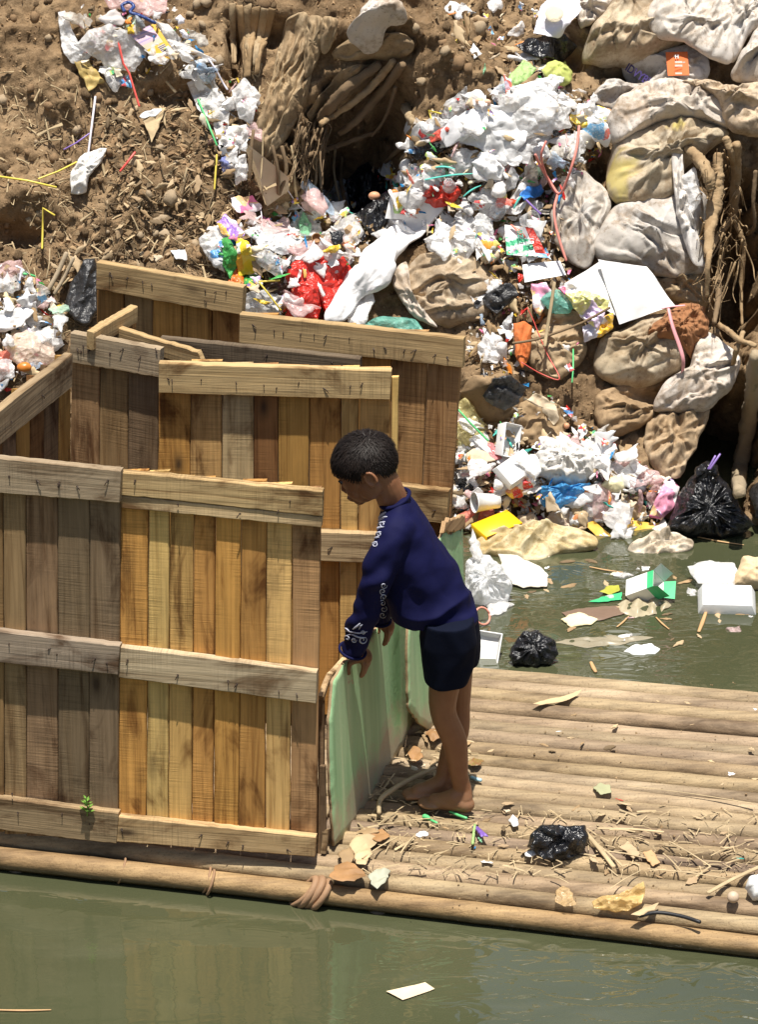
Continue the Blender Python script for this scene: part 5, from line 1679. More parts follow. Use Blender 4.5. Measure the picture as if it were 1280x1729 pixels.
heap('leaf', 'long pale split leaf in the middle of the brown slope', 'leaf', [(240, 204), (262, 188), (280, 182), (272, 204), (256, 242), (250, 224)], leaf3_m, .012, .06, fold='cloth', A=.008, f=20, ang=.8)
heap('paper_scrap', 'white torn paper above the long pale leaf', 'paper', [(234, 198), (252, 186), (276, 184), (262, 196), (240, 202)], white_p, .008, .07, A=.006)
sheet4('card_tag', 'beige muddy card hanging on a string in front of the cave', 'card', [(418, 244), (487, 300), (488, 322), (451, 349)], lambda s, t: 0, [m_plain('tag_card', (.62, .49, .33), .8, .25, .3)], (16, 16), .12, bend=.012, f=6)
sheet4('card_tag', 'narrow lower half of the hanging beige card', 'card', [(415, 254), (420, 246), (454, 348), (448, 346)], lambda s, t: 0, [card_m], (8, 16), .118, bend=.006)
line('string', 'white string hanging from the beige card down to the heap', 'string', [(486, 322), (500, 342), (516, 358)], .0016, straw_w, .1)
line('string', 'thin string hanging beside the pink packet', 'string', [(440, 350), (442, 372), (438, 392)], .0018, straw_w, .09)
heap('food_packet', 'shiny pink packet under the beige card tag', 'packet', [(388, 334), (408, 330), (426, 331), (441, 350), (432, 357), (404, 363), (394, 350)], pr_pnk, .018, .07, smooth=False, A=.005)
SLB = Base((0, Y0, 0), SLA, SLOPE.H)
rock('brick', 'rounded muddy brick resting on the slope above the farthest wall', 'brick', 272, 371, .032, stone_m, lift=.02, flat=(1.1, .55, .5), spin=.15)
rock('brick', 'broken brick end just below the rounded brick', 'brick', 277, 396, .024, stone_m, lift=.02, flat=(1, .8, .6), spin=-.3)
rock('stone', 'square muddy stone beside the snack wrappers', 'stone', 328, 412, .02, stone_m, lift=.02, spin=.4)
rock('stone', 'small stone under the curled dark leaf', 'stone', 303, 402, .014, stone_m, lift=.02)

# ------------------------------------------------------------------ rubbish: heap above the walls
heap('plastic_bag', 'crumpled whitish bag at the near end of the snack wrappers', PB, [(336, 404), (352, 386), (372, 378), (388, 398), (380, 432), (356, 440), (344, 424)], film2_m, .04, .06, A=.016, f=18)
heap('plastic_bag', 'pale blue printed bag above the farthest wall', PB, [(350, 424), (372, 420), (388, 440), (380, 462), (356, 446)], pr_blu, .03, .07, A=.012, f=18)
heap('snack_packet', 'purple and orange snack packet standing at the top of the snack wrappers', 'packet', [(367, 376), (380, 362), (398, 376), (414, 396), (402, 408), (382, 398), (374, 396)], pr_pur, .018, .09, A=.008, f=18)
heap('snack_packet', 'glossy green snack packet in the pile over the farthest wall', 'packet', [(372, 408), (386, 398), (402, 430), (400, 458), (388, 472), (378, 450)], green_p, .03, .1, A=.01, f=16)
heap('snack_packet', 'yellow packet with pale round marks beside the green one', 'packet', [(400, 402), (416, 406), (430, 432), (432, 458), (404, 466), (396, 436)], m_print('yellow_rounds', [(.88, .66, .05), (.86, .82, .78), (.88, .72, .15), (.85, .45, .05), (.88, .66, .05)], 11), .025, .1, A=.008, f=16)
heap('snack_packet', 'orange packet lying on the top board of the farthest wall', 'packet', [(386, 458), (400, 453), (414, 470), (410, 480), (386, 476)], m_gloss('orange_gloss', (.75, .17, .03), .35), .02, .09, A=.006, f=18)
heap('snack_packet', 'green packet end under the plastic bottle', 'packet', [(404, 474), (420, 464), (436, 466), (432, 480), (410, 484)], green_p, .02, .08, A=.006)
V, F = lathe([(.002, .004), (.02, 0), (.030, .004), (.034, .02), (.032, .035), (.034, .05), (.032, .065), (.034, .085), (.030, .10), (.014, .125), (.012, .15)], 24)
o = tag(mk('plastic_bottle', V, F, clear_hard, None), 'crushed clear bottle with ribbed sides beside the red bag', 'bottle'); place(o, 480, 458, lift=.09, axis=(-.75, .2, .45))
heap('plastic_sheet', 'bright white plastic sheet above the plastic bottle', PB, [(412, 392), (440, 380), (472, 378), (512, 402), (506, 426), (476, 432), (440, 420)], whiteb_m, .02, .07, A=.012, f=14)
heap('plastic_bag', 'clear bag with a green print beside the white carton', PB, [(488, 374), (500, 356), (516, 352), (542, 372), (534, 398), (506, 398)], film_m, .04, .07, A=.014, f=18)
heap('green_wrapper', 'translucent green wrapper inside the clear bag by the white carton', 'wrapper', [(503, 372), (512, 358), (526, 372), (522, 398), (508, 392)], filmg_m, .02, .1, f=18)
heap('white_carton', 'narrow white carton beside the black bag with an eggshell', 'carton', [(524, 342), (538, 312), (556, 318), (550, 366), (526, 370)], white_p, .025, .07, smooth=False, A=.004)
heap('plastic_bag', 'clear bag standing against the black bag with an eggshell', PB, [(548, 314), (568, 304), (590, 310), (592, 346), (576, 366), (556, 366)], film_m, .05, .06, A=.014, f=18)
o = heap('black_bag', 'crumpled black bag with a brown eggshell resting on it', PB, [(584, 306), (602, 278), (622, 276), (642, 286), (662, 318), (658, 364), (642, 396), (622, 398), (604, 366), (588, 348)], black_m, .06, .06, fold='cloth', A=.020, f=15, ang=1.3, fold2=('crumple', .012, 14, 0), radial=9)
V, F = ellipsoid((0, 0, 0), (.022, .016, .016)); o = tag(mk('eggshell', V, F, egg_m), 'brown eggshell lying on the black bag', 'eggshell'); place(o, 632, 327, lift=.145)
V, F = ellipsoid((0, 0, 0), (.016, .016, .02)); o = tag(mk('eggshell', V, F, orange_p), 'orange peel between the black bag and the printed packet', 'peel'); place(o, 666, 327, lift=.08)
heap('plastic_bag', 'silvery clear bag below the black bag with an eggshell', PB, [(544, 388), (568, 370), (598, 358), (616, 392), (600, 410), (574, 414), (552, 412)], film_m, .05, .06, A=.016, f=18)
heap('blue_scrap', 'pale blue plastic scrap above the white plastic sheet', 'plastic scrap', [(448, 382), (458, 372), (470, 370), (468, 388)], m_film('sky_film', (.4, .65, .9), .75), .012, .08)
heap('red_bag', 'big crumpled red plastic bag above the long nailed board', PB, [(480, 468), (494, 446), (520, 430), (548, 428), (580, 434), (598, 462), (580, 488), (566, 530), (556, 542), (544, 520), (536, 546), (502, 542), (482, 534), (494, 504)], m_gloss('red_bag2', (.78, .05, .035), .22, .3), .08, .07, fold='cloth', A=.024, f=12, ang=.9, fold2=('cloth', .016, 15, 2.2))
heap('white_cloth', 'long white cloth running down between the heaps', 'cloth', [(736, 336), (750, 352), (728, 380), (698, 408), (672, 432), (660, 458), (632, 470), (606, 462), (610, 430), (644, 398), (684, 360)], cloth_m, .035, .09, fold='cloth', A=.012, f=8, ang=.75)
heap('white_cloth', 'crumpled lower end of the white cloth beside the red bag', 'cloth', [(604, 446), (640, 440), (668, 444), (662, 474), (640, 492), (612, 502), (590, 534), (562, 546), (548, 536), (574, 484)], cloth_m, .04, .11, fold='cloth', A=.022, f=11, ang=.9, fold2=('crumple', .006, 14, 0))
sheet4('picture_card', 'white card printed with a green and yellow bunch beside the black bag', 'card', [(660, 326), (692, 322), (684, 371), (650, 369)], lambda s, t: (1 if (s - .5) ** 2 + (t - .4) ** 2 < .06 else 2 if (s - .55) ** 2 + (t - .6) ** 2 < .05 else 0), [white_p, yellow_p, lime_p], (22, 26), .11, bend=.006)
heap('teal_plastic', 'teal plastic film lying along the long nailed board', PB, [(610, 550), (634, 538), (668, 534), (702, 540), (717, 560), (676, 566), (640, 562)], filmt_m, .05, .07, A=.014, f=14)
heap('plastic_bag', 'milky plastic strip hanging below the white cloth', PB, [(584, 520), (606, 496), (628, 492), (632, 510), (616, 548), (590, 548)], film2_m, .025, .08, fold='cloth', A=.012, f=16, ang=1.4)
heap('plastic_bag', 'dull clear bag between the two back walls', PB, [(406, 506), (424, 490), (452, 488), (474, 512), (476, 534), (440, 530), (414, 528)], film_m, .05, .06, A=.014, f=16)
straw('yellow straw lying level above the dull clear bag', [(415, 474), (442, 476), (472, 474)], straw_y, .0036, .09)
straw('yellow straw slanting towards the long nailed board', [(438, 478), (456, 500), (474, 524)], straw_y, .0036, .11)
heap('yellow_strip', 'flat yellow plastic strip over the dull clear bag', 'plastic strip', [(426, 504), (444, 506), (462, 512), (446, 516)], yellow_p, .004, .12)
heap('dark_tray', 'black and orange tray tucked beside the red bag', 'tray', [(446, 480), (468, 476), (490, 484), (492, 500), (470, 506), (452, 496)], m_gloss('dark_tray', (.05, .02, .01), .4), .015, .06)
heap('yellow_peel', 'long yellow peel on top of the red bag', 'peel', [(540, 426), (556, 418), (574, 412), (578, 418), (560, 428)], yellow_p, .008, .13)
heap('plastic_bag', 'orange tinged clear bag above the red bag', PB, [(482, 422), (512, 408), (548, 402), (572, 412), (548, 428), (510, 440)], filmp_m, .04, .08, A=.012, f=18)
V, F = lathe([(.002, .001), (.017, 0), (.019, .018), (.017, .018), (.015, .002)], 16); o = tag(mk('bottle_cap', V, F, orange_leaf), 'brown bottle cap between the clear bags', 'bottle cap'); place(o, 534, 405, lift=.11, axis=(.1, -.6, .6))

# ------------------------------------------------------------------ rubbish: heap under the sacks
heap('paper_sheet', 'large bright white paper sheet on top of the upper heap', 'paper', [(748, 218), (786, 188), (826, 178), (868, 182), (896, 202), (890, 242), (852, 280), (834, 268), (800, 248), (764, 240)], white_p, .03, .11, fold='crumple', A=.014, f=7, smooth=False)
heap('paper_sheet', 'white paper with faint printing beside the large white sheet', 'paper', [(738, 226), (770, 198), (826, 190), (814, 214), (782, 238), (754, 250)], m_print('faint_print', [(.84, .83, .84), (.8, .78, .82), (.84, .83, .84), (.84, .7, .6), (.84, .83, .84)], 10), .015, .125, A=.008, f=9, smooth=False)
heap('food_packet', 'red and yellow packet at the rim of the cave', 'packet', [(688, 230), (702, 212), (716, 205), (738, 216), (728, 234), (704, 242)], pr_red, .02, .1, A=.008, f=18, smooth=False)
heap('food_packet', 'crinkled red wrapper beside the faintly printed paper', 'wrapper', [(724, 234), (738, 220), (762, 212), (764, 222), (746, 236), (728, 242)], m_gloss('redwrap', (.75, .12, .08), .3), .014, .12, A=.01, f=20)
heap('black_bag', 'small glossy black bag under the red and yellow packet', PB, [(688, 246), (706, 238), (740, 234), (757, 232), (758, 250), (734, 268), (704, 272), (692, 260)], black_m, .04, .08, fold='crumple', A=.018, f=18)
heap('plastic_bag', 'puffed clear bag below the large white sheet', PB, [(760, 262), (780, 252), (808, 254), (824, 280), (802, 304), (772, 296)], film_m, .06, .09, A=.014, f=16)
heap('plastic_bag', 'clear bag with an open mouth beside the teal spoons', PB, [(672, 296), (688, 280), (706, 278), (732, 300), (724, 330), (696, 328), (678, 314)], film2_m, .05, .07, A=.014, f=16)
heap('brown_paper', 'brown paper scrap under the small glossy black bag', 'paper', [(704, 278), (730, 270), (742, 282), (734, 296), (716, 290)], brown_paper, .015, .1, A=.012, f=16, smooth=False)
def spoon(label, a, b, w=9):
    line('plastic_spoon', label, 'spoon', [a, ((a[0] * 2 + b[0]) / 3, (a[1] * 2 + b[1]) / 3 - 2), ((a[0] + 2 * b[0]) / 3, (a[1] + 2 * b[1]) / 3 - 2), b], [.003, .006, .0075, .005], teal2_m, .14, ell=.45, rings=4)
teal2_m = m_plain('teal_spoon', (.12, .55, .47), .35)
spoon('long teal spoon above the red cloth like bag', (800, 294), (718, 304)); spoon('short teal spoon poking out of the clear bag', (768, 286), (736, 283)); spoon('teal spoon lying beside the red bag under the cup', (812, 314), (783, 332))
heap('red_bag', 'bright red bag at the head of the white cloth', PB, [(708, 334), (722, 318), (744, 308), (768, 306), (780, 326), (764, 346), (738, 352), (716, 344)], m_gloss('red_bag3', (.8, .07, .04), .25, .3), .05, .1, fold='crumple', A=.02, f=16, radial=6)
def cup(label, px, py, r=.03, h=.07, axis=(0, -.6, .6), m=None, lift=.1):
    V, F = lathe([(.001, .002), (r * .55, .001), (r * .6, 0), (r * .72, .004), (r * .80, h * .3), (r * .9, h * .7), (r, h), (r * 1.06, h), (r * 1.06, h - .003), (r * .97, h - .004)], 22)
    o = tag(mk('plastic_cup', V, F, m or clear_hard), label, 'cup'); return place(o, px, py, lift=lift, axis=axis)
cup('clear cup base resting on the bright red bag', 757, 308, .024, .05, (.1, .7, -.6), lift=.18)
cup('clear cup showing its round base, upper one of the pair', 845, 354, .034, .07, (-.2, .85, -.45), lift=.15)
cup('clear cup lying open towards the water, lower one of the pair', 884, 374, .030, .06, (.55, -.7, .4), lift=.12)
straw('yellow bent straw at the rim of the cave', [(734, 216), (728, 200), (724, 188), (745, 193)], straw_y, .0034, .1)
for i, (x, y) in enumerate([(810, 172), (822, 174)]):
    V, F = ellipsoid((0, 0, 0), (.016, .012, .015)); o = tag(mk('eggshell', V, F, m_plain('pale_egg', (.8, .5, .34), .5)), ['orange eggshell half touching its paler twin', 'paler eggshell half above the large white sheet'][i], 'eggshell'); place(o, x, y, lift=.13)
heap('plastic_bag', 'dull clear bag under the pair of cups', PB, [(798, 334), (814, 318), (836, 318), (852, 346), (838, 372), (812, 366)], film2_m, .04, .08, A=.014, f=16)
heap('paper_cup', 'torn white paper cup with dark inside below the large white sheet', 'cup', [(798, 276), (812, 258), (836, 268), (854, 286), (846, 306), (826, 304), (810, 296)], white_p, .03, .13, A=.018, f=14, smooth=False)
heap('carton', 'light green carton folded open above the upper heap', 'carton', [(848, 150), (862, 128), (884, 102), (906, 118), (892, 138), (858, 156)], lime_p, .03, .08, smooth=False, A=.01, f=10)
heap('carton', 'white crumpled box beside the light green carton', 'carton', [(870, 148), (890, 136), (916, 134), (942, 162), (924, 172), (894, 164)], white_p, .03, .1, smooth=False, A=.012, f=12)
heap('bag', 'yellow green cloth bag under the black bag near the sacks', 'bag', [(912, 122), (930, 108), (956, 104), (968, 138), (948, 148), (924, 142)], m_plain('yellow_green', (.5, .55, .15), .7, .3), .04, .07, A=.014, f=16)
heap('black_bag', 'black bag hanging under the lilac white paper', PB, [(872, 78), (898, 66), (930, 58), (956, 60), (974, 80), (944, 106), (914, 104), (886, 92)], black_m, .04, .07, fold='crumple', A=.018, f=16)
heap('paper_sheet', 'lilac white paper box with a pale round lid at the top', 'carton', [(900, 58), (908, 22), (930, -8), (978, -10), (982, 18), (962, 44), (942, 66)], m_plain('lilac_white', (.8, .78, .86), .6, .05), .02, .12, smooth=False, A=.012, f=8)
V, F = lathe([(.001, .004), (.02, .004), (.03, .003), (.034, 0)], 24); o = tag(mk('round_lid', V, F, cream_p), 'pale round lid lying on the lilac white box', 'lid'); place(o, 936, 24, lift=.16)
heap('food_packet', 'white, red and yellow packet below the grey sack flap', 'packet', [(958, 202), (978, 176), (1010, 180), (1032, 184), (1042, 204), (1012, 216), (984, 218)], pr_red, .03, .09, smooth=False, A=.01, f=12)
heap('carton', 'dirty white carton end beside the curved white sack', 'carton', [(924, 240), (960, 226), (1004, 214), (1014, 222), (998, 252), (956, 256)], m_plain('greywhite', (.66, .63, .6), .7, .3), .04, .07, smooth=False, A=.006, f=8)
heap('plastic_bag', 'wide cloudy white bag beside the large white sheet', PB, [(856, 196), (884, 174), (920, 172), (958, 186), (964, 214), (930, 232), (890, 236)], film2_m, .06, .1, A=.018, f=12)
heap('plastic_bag', 'cream plastic bag above the large white sheet', PB, [(838, 186), (846, 164), (872, 156), (900, 168), (884, 190), (858, 196)], film2_m, .05, .1, A=.016, f=14)
heap('food_packet', 'white wrapper with a red curved edge among the cups', 'wrapper', [(852, 350), (872, 322), (888, 292), (904, 286), (908, 310), (892, 328), (870, 344)], m_print('red_edge', [(.8, .78, .76), (.75, .1, .04), (.8, .78, .76), (.8, .2, .06)], 5), .025, .1, A=.01, f=12)
heap('food_packet', 'flat blue packet above the lower clear cup', 'packet', [(878, 330), (892, 316), (914, 310), (920, 322), (906, 334), (886, 340)], m_gloss('bluepack', (.04, .2, .6), .3), .012, .13, smooth=False)
straw('purple straw under the flat blue packet', [(888, 338), (900, 350), (913, 362)], straw_p, .0042, .13)
spoon('bent teal strip beside the white wrapper with a red edge', (880, 332), (868, 352))
def zb(s, t):
    if s > .74: return 2 if t < .85 else 3
    if t > .42 and s < .72: return 1 if (t * 7 + s * 3) % 2 < 1.3 else 0
    return 0
o, C, h_, b_, l_ = sheet4('detergent_packet', 'white, green and red packet printed with bold letters below the clear cups', 'packet', [(852, 380), (900, 386), (926, 436), (856, 430)], zb, [white_p, m_gloss('greenp', (.08, .5, .25), .35), m_gloss('redp', (.75, .06, .04), .35), m_gloss('skyp', (.3, .6, .85), .35)], (26, 22), .12, bend=.008)
text_on(None, 'BZ', m_gloss('tealp', (.03, .35, .25), .4), on(878, 396, .135), on(880, 412, .135) - on(874, 384, .135), RT, .026, 'lettering', o)
text_on(None, 'G', white_p, on(897, 408, .137), RT, SLOPE.ev, .03, 'lettering', o)
heap('yellow_box', 'small yellow printed box beside the detergent packet', 'box', [(806, 396), (822, 386), (846, 414), (828, 426), (814, 416)], pr_yel, .02, .1, smooth=False, A=.004)
heap('carton', 'small beige carton below the small yellow box', 'carton', [(804, 428), (824, 420), (846, 420), (842, 440), (818, 450)], card2_m, .03, .07, smooth=False, A=.004)
heap('plastic_bag', 'crumpled clear sheet above the round soil sack', PB, [(716, 404), (746, 384), (782, 368), (830, 378), (808, 414), (782, 450), (750, 434)], film2_m, .03, .07, A=.016, f=13)
cord = lambda label, pts, r=.005: line('pink_cord', label, 'cord', pts, r, m_plain('pink_cord', (.72, .25, .2), .7, .2), .16, rings=5)
cord('thick pink cord hanging in a long V in front of the grey cloth', [(978, 214), (974, 250), (966, 280), (956, 308), (944, 328), (928, 306), (914, 284), (904, 262)])
cord('second pink cord crossing the long V', [(922, 240), (914, 262), (920, 290), (932, 318), (942, 330)], .0042)
cord('pink cord end trailing down over the grey sack cloth', [(942, 328), (936, 352), (938, 378), (946, 410), (956, 440)], .0048)

# ------------------------------------------------------------------ middle slope
sheet4('paper_sheet', 'big bright white sheet lying below the grey white sack', 'paper', [(1010, 438), (1092, 452), (1140, 516), (1046, 548)], lambda s, t: 0, [white_p], (20, 20), .12, bend=.035, f=5)
sheet4('paper_sheet', 'white sheet half hidden under the big bright sheet', 'paper', [(952, 482), (1014, 440), (1052, 540), (1012, 522)], lambda s, t: 0, [white_p], (18, 18), .095, bend=.03, f=6)
sheet4('paper_sheet', 'flat white paper beside the teal bag', 'paper', [(882, 448), (946, 440), (956, 464), (886, 478)], lambda s, t: 0, [white_p], (12, 12), .09, bend=.014, f=8)
heap('food_packet', 'crumpled pink and yellow printed foil on the big white sheet', 'wrapper', [(944, 488), (962, 476), (988, 488), (1030, 508), (1022, 534), (1008, 556), (986, 540), (964, 510)], m_print('pinkfoil', [(.85, .83, .85), (.8, .2, .35), (.8, .78, .3), (.85, .83, .85), (.75, .6, .8)], 7), .04, .13, A=.02, f=13)
heap('food_packet', 'lilac and orange wrapper below the pink and yellow foil', 'wrapper', [(982, 552), (1004, 542), (1034, 530), (1034, 556), (1010, 570), (986, 580)], m_print('lilacfoil', [(.78, .75, .85), (.85, .5, .05), (.78, .75, .85), (.85, .83, .85)], 5), .03, .11, A=.016, f=14)
heap('teal_bag', 'small teal plastic bag beside the pink and yellow foil', PB, [(913, 506), (930, 492), (950, 490), (976, 514), (958, 530), (930, 530)], filmt_m, .04, .1, A=.014, f=16)
heap('food_packet', 'white and red wrapper hanging below the flat white paper', 'wrapper', [(896, 480), (924, 474), (932, 500), (912, 534), (900, 520)], pr_pnk, .02, .09, A=.012, f=14)
heap('black_scrap', 'torn black plastic beside the round soil sack', PB, [(814, 504), (834, 486), (862, 478), (878, 498), (858, 514), (838, 532), (824, 522)], blackd_m, .03, .08, fold='crumple', A=.018, f=18)
line('wire', 'dark stiff wire lying across the mud coloured sack', 'wire', [(866, 580), (904, 574), (940, 562), (984, 545), (1030, 520)], .0048, rootd_m, .16, rings=2)
line('bamboo_strip', 'flat bamboo strip hanging across the dark wire', 'strip', [(936, 478), (930, 520), (924, 556), (920, 584)], .0065, twig_m, .17, ell=.35)
heap('orange_net', 'orange net scrap beside the mud coloured sack', 'net', [(868, 548), (884, 540), (898, 552), (896, 596), (882, 622), (868, 600)], m_plain('net', (.6, .16, .04), .8, .3, .8), .02, .1, fold='cloth', A=.012, f=20, ang=1.5)
heap('plastic_bag', 'white crumpled bag beside the end of the long nailed board', PB, [(804, 582), (818, 566), (836, 570), (852, 594), (842, 616), (812, 612)], film2_m, .05, .06, A=.018, f=18)
line('ribbon', 'pink ribbon hanging down over the tied sack', 'ribbon', [(1129, 522), (1136, 552), (1148, 586), (1154, 610), (1152, 634)], [.006, .007, .008, .007, .006], straw_b, .21, ell=.4)
line('ribbon', 'short end of pink ribbon under the big white sheet', 'ribbon', [(1118, 521), (1134, 518), (1156, 516)], .005, straw_b, .17, ell=.5)
straw('thin green straw standing on the mud coloured sack', [(968, 590), (968, 622), (966, 646)], straw_g, .003, .12)
line('red_thread', 'red thread looping over the slope below the teal bag', 'thread', [(890, 520), (900, 540), (912, 570), (925, 600), (945, 640), (915, 632), (880, 612)], .002, straw_r, .13, rings=5)
heap('blue_scrap', 'tiny blue wrapper beside the thin green straw', 'wrapper', [(952, 618), (962, 612), (970, 624), (960, 630)], pr_blu, .01, .12)
V, F = ellipsoid((0, 0, 0), (.011, .011, .012)); o = tag(mk('nut', V, F, egg_m), 'small round brown nut above the lower heap', 'nut'); place(o, 957, 719, lift=.06)

# ------------------------------------------------------------------ lower heap by the water
heap('plastic_bag', 'yellowish clear bag against the edge of the last wall', PB, [(768, 684), (786, 676), (808, 696), (824, 720), (808, 752), (776, 764), (766, 730)], filmy_m, .07, .06, A=.016, f=13)
straw('pale green straw lying across the yellowish bag', [(772, 690), (796, 716), (824, 744)], straw_g, .0038, .17)
V, F = box_mesh(.085, .125, .045, .005, True, .88); o = tag(mk('foam_box', V, F, foam_m, smooth=False), 'open white foam box standing on its end in the lower heap', 'food box'); bevel_obj(o, .003, 2); place(o, 850, 744, lift=.09, axis=(.62, -.6, .25), spin=2.7)
heap('tissue', 'fluffy white tissue mound above the blue bag', 'tissue', [(902, 768), (918, 744), (946, 740), (984, 756), (1004, 778), (1004, 806), (970, 824), (928, 816), (908, 800)], tissue_m, .08, .07, fold='ridge', A=.03, f=26, fold2=('crumple', .012, 22, 0), edge=.02)
V, F = box_mesh(.15, .10, .025, .005, True, .85); o = tag(mk('foam_tray', V, F, foam_m, smooth=False), 'white foam tray lying face down in the middle of the lower heap', 'food box'); bevel_obj(o, .006, 3); place(o, 874, 788, lift=.16, axis=(-.15, .6, -.75), spin=-.5)
heap('blue_bag', 'knotted bright blue bag in the lower heap', PB, [(906, 834), (914, 820), (936, 824), (950, 810), (964, 820), (1000, 816), (990, 836), (976, 850), (950, 858), (918, 858)], m_film('blue_bag_film', (.1, .42, .8), .85, .25, .02), .07, .1, fold='crumple', A=.02, f=16, radial=8)
heap('plastic_bag', 'pinkish clear bag beside the blue bag', PB, [(980, 850), (994, 828), (1012, 816), (1030, 830), (1044, 850), (1034, 886), (1004, 876)], filmp_m, .06, .1, A=.016, f=13)
heap('pouch', 'cream coloured pouch beside the orange packet', 'pouch', [(1010, 824), (1026, 808), (1048, 804), (1060, 814), (1054, 832), (1028, 836)], m_plain('cream_pouch', (.75, .68, .42), .5, .15), .045, .09, A=.008, f=12)
heap('food_packet', 'white packet with an orange print under the empty sack', 'packet', [(1044, 806), (1054, 786), (1070, 782), (1084, 796), (1072, 814)], m_print('orangeprint', [(.84, .82, .78), (.85, .5, .08), (.84, .82, .78)], 5), .02, .1, smooth=False)
heap('sandal', 'grey rubber sandal strap beside the cream pouch', 'sandal', [(1056, 812), (1074, 808), (1092, 812), (1090, 832), (1062, 832)], m_plain('grey_rubber', (.16, .16, .17), .7, .2), .02, .09, smooth=False, A=.003)
heap('redscrap', 'dark red cloth scrap under the fluffy tissue', 'cloth', [(1004, 806), (1020, 796), (1042, 800), (1038, 812), (1014, 816)], redd_m, .03, .06, A=.01)
heap('food_packet', 'upright pink packet leaning on the big tied black bag', 'packet', [(1096, 872), (1108, 842), (1124, 806), (1140, 804), (1150, 820), (1140, 852), (1116, 880)], pr_pnk, .04, .1, A=.01, f=12)
heap('food_packet', 'pale frilled packet behind the upright pink packet', 'packet', [(1090, 836), (1108, 812), (1130, 798), (1118, 830), (1100, 856)], filmp_m, .03, .08, A=.014, f=18)
# big black bag, tied at the top
bb = upright(1200, 905, .0, 60)
heap('black_bag', 'big tied black bag sitting at the edge of the water', PB, [(1122, 896), (1140, 862), (1152, 828), (1166, 802), (1180, 788), (1204, 792), (1226, 816), (1250, 852), (1274, 888), (1254, 902), (1200, 910), (1150, 906)], black_m, .13, .0, bb, fold='cloth', A=.026, f=11, ang=1.35, fold2=('crumple', .016, 11, 0), radial=10, back=.8)
heap('bag_knot', 'gathered knot on top of the big tied black bag', PB, [(1168, 808), (1176, 790), (1190, 780), (1210, 786), (1216, 800), (1200, 812), (1184, 816)], black_m, .05, .06, bb, fold='crumple', A=.018, f=22, back=.8)
for i in range(2): line('drinking_straw', ['purple straw sticking out of the big tied black bag, shorter one', 'purple straw sticking out of the big tied black bag, longer one'][i], 'straw', [(1196 + 3 * i, 792), (1208 + 8 * i, 770 - 3 * i)], .004, straw_p, .12 + .01 * i, bb, rings=1)
heap('black_bag', 'dark plastic bag cut by the frame edge beside the tied bag', PB, [(1262, 836), (1276, 816), (1300, 810), (1300, 880), (1276, 874)], blackd_m, .06, .1, A=.02, f=14)
# yellow box, open towards the water
V, F = box_mesh(.155, .06, .10, .003, True); o = tag(mk('yellow_box', V, F, m_plain('yellow_card', (.9, .52, .01), .5, .03, .1), smooth=False), 'bright yellow box lying on its side, open towards the water, beside the torn green board', 'box'); bevel_obj(o, .0015, 1)
place(o, 826, 884, lift=.13)
zx = Vector((.84, .52, .12)).normalized(); zz = Vector((.50, -.84, -.12)); zz = (zz - zx * zz.dot(zx)).normalized(); zy = zz.cross(zx)
o.rotation_euler = Matrix((zx, zy, zz)).transposed().to_euler()
heap('red_plastic', 'salmon red plastic film above the yellow box', PB, [(754, 890), (768, 872), (790, 860), (806, 848), (832, 858), (838, 870), (806, 882), (774, 892)], filmr_m, .04, .09, A=.016, f=13)
V, F = lathe([(.001, .001), (.026, 0), (.028, .03), (.036, .095), (.038, .095), (.038, .091), (.034, .09)], 22)
o = tag(mk('paper_cup', V, F, m_print('cup_green', [(.82, .82, .8), (.82, .82, .8), (.12, .45, .12), (.82, .82, .8)], 5)), 'fallen white paper cup with green print above the red film', 'cup'); place(o, 842, 846, lift=.14, axis=(-.9, -.35, .1))
heap('black_bag', 'shiny black plastic between the yellowish bag and the paper cup', PB, [(760, 800), (776, 788), (792, 798), (804, 826), (792, 846), (768, 838)], black_m, .05, .06, A=.02, f=15)
heap('food_packet', 'white wrapper with a red band beside the blue bag', 'wrapper', [(852, 830), (872, 812), (894, 804), (908, 816), (890, 836), (864, 844)], pr_red, .03, .14, A=.014, f=13)
heap('foil', 'grey and red foil wrapper behind the foam tray', 'wrapper', [(806, 752), (824, 744), (846, 758), (848, 776), (828, 780), (812, 768)], m_print('grey_foil', [(.45, .45, .5), (.6, .2, .2), (.5, .5, .55), (.7, .7, .7)], 6, .2), .02, .1, A=.01)
heap('paper', 'curled tan paper under the yellow straw stubs', 'paper', [(782, 770), (800, 756), (826, 766), (838, 778), (812, 786), (790, 782)], card2_m, .02, .12, A=.014, f=14)
heap('carton', 'torn brown carton with a flap beside the yellow box', 'carton', [(868, 898), (874, 872), (900, 864), (918, 888), (906, 904), (886, 908)], card2_m, .03, .09, smooth=False, A=.012, f=10)
heap('carton', 'pale brown carton between the torn carton and the pinkish bag', 'carton', [(920, 880), (936, 860), (954, 850), (984, 878), (974, 904), (940, 902)], m_plain('tan_paper', (.6, .48, .37), .8, .2, .3), .04, .09, smooth=False, A=.014, f=10)
heap('carton', 'dark brown carton corner beside the pinkish bag', 'carton', [(958, 846), (972, 842), (994, 868), (990, 892), (976, 884)], card_m, .03, .11, smooth=False, A=.008)
heap('carton', 'brown curled board under the upright pink packet', 'carton', [(1036, 858), (1058, 842), (1088, 856), (1098, 876), (1066, 878), (1044, 874)], card_m, .03, .07, smooth=False, A=.014)
sheet4('flat_carton', 'flattened yellow carton with a blue emblem floating at the bank', 'carton', [(986, 884), (1003, 879), (1054, 922), (1036, 932)], lambda s, t: 1 if abs(s - .5) < .28 and .42 < t < .64 and not (abs(s - .5) < .08) else 0, [m_plain('amber_card', (.82, .46, .04), .5, .06), m_plain('emblem_blue', (.35, .4, .6), .5)], (16, 28), .10, bend=.008)
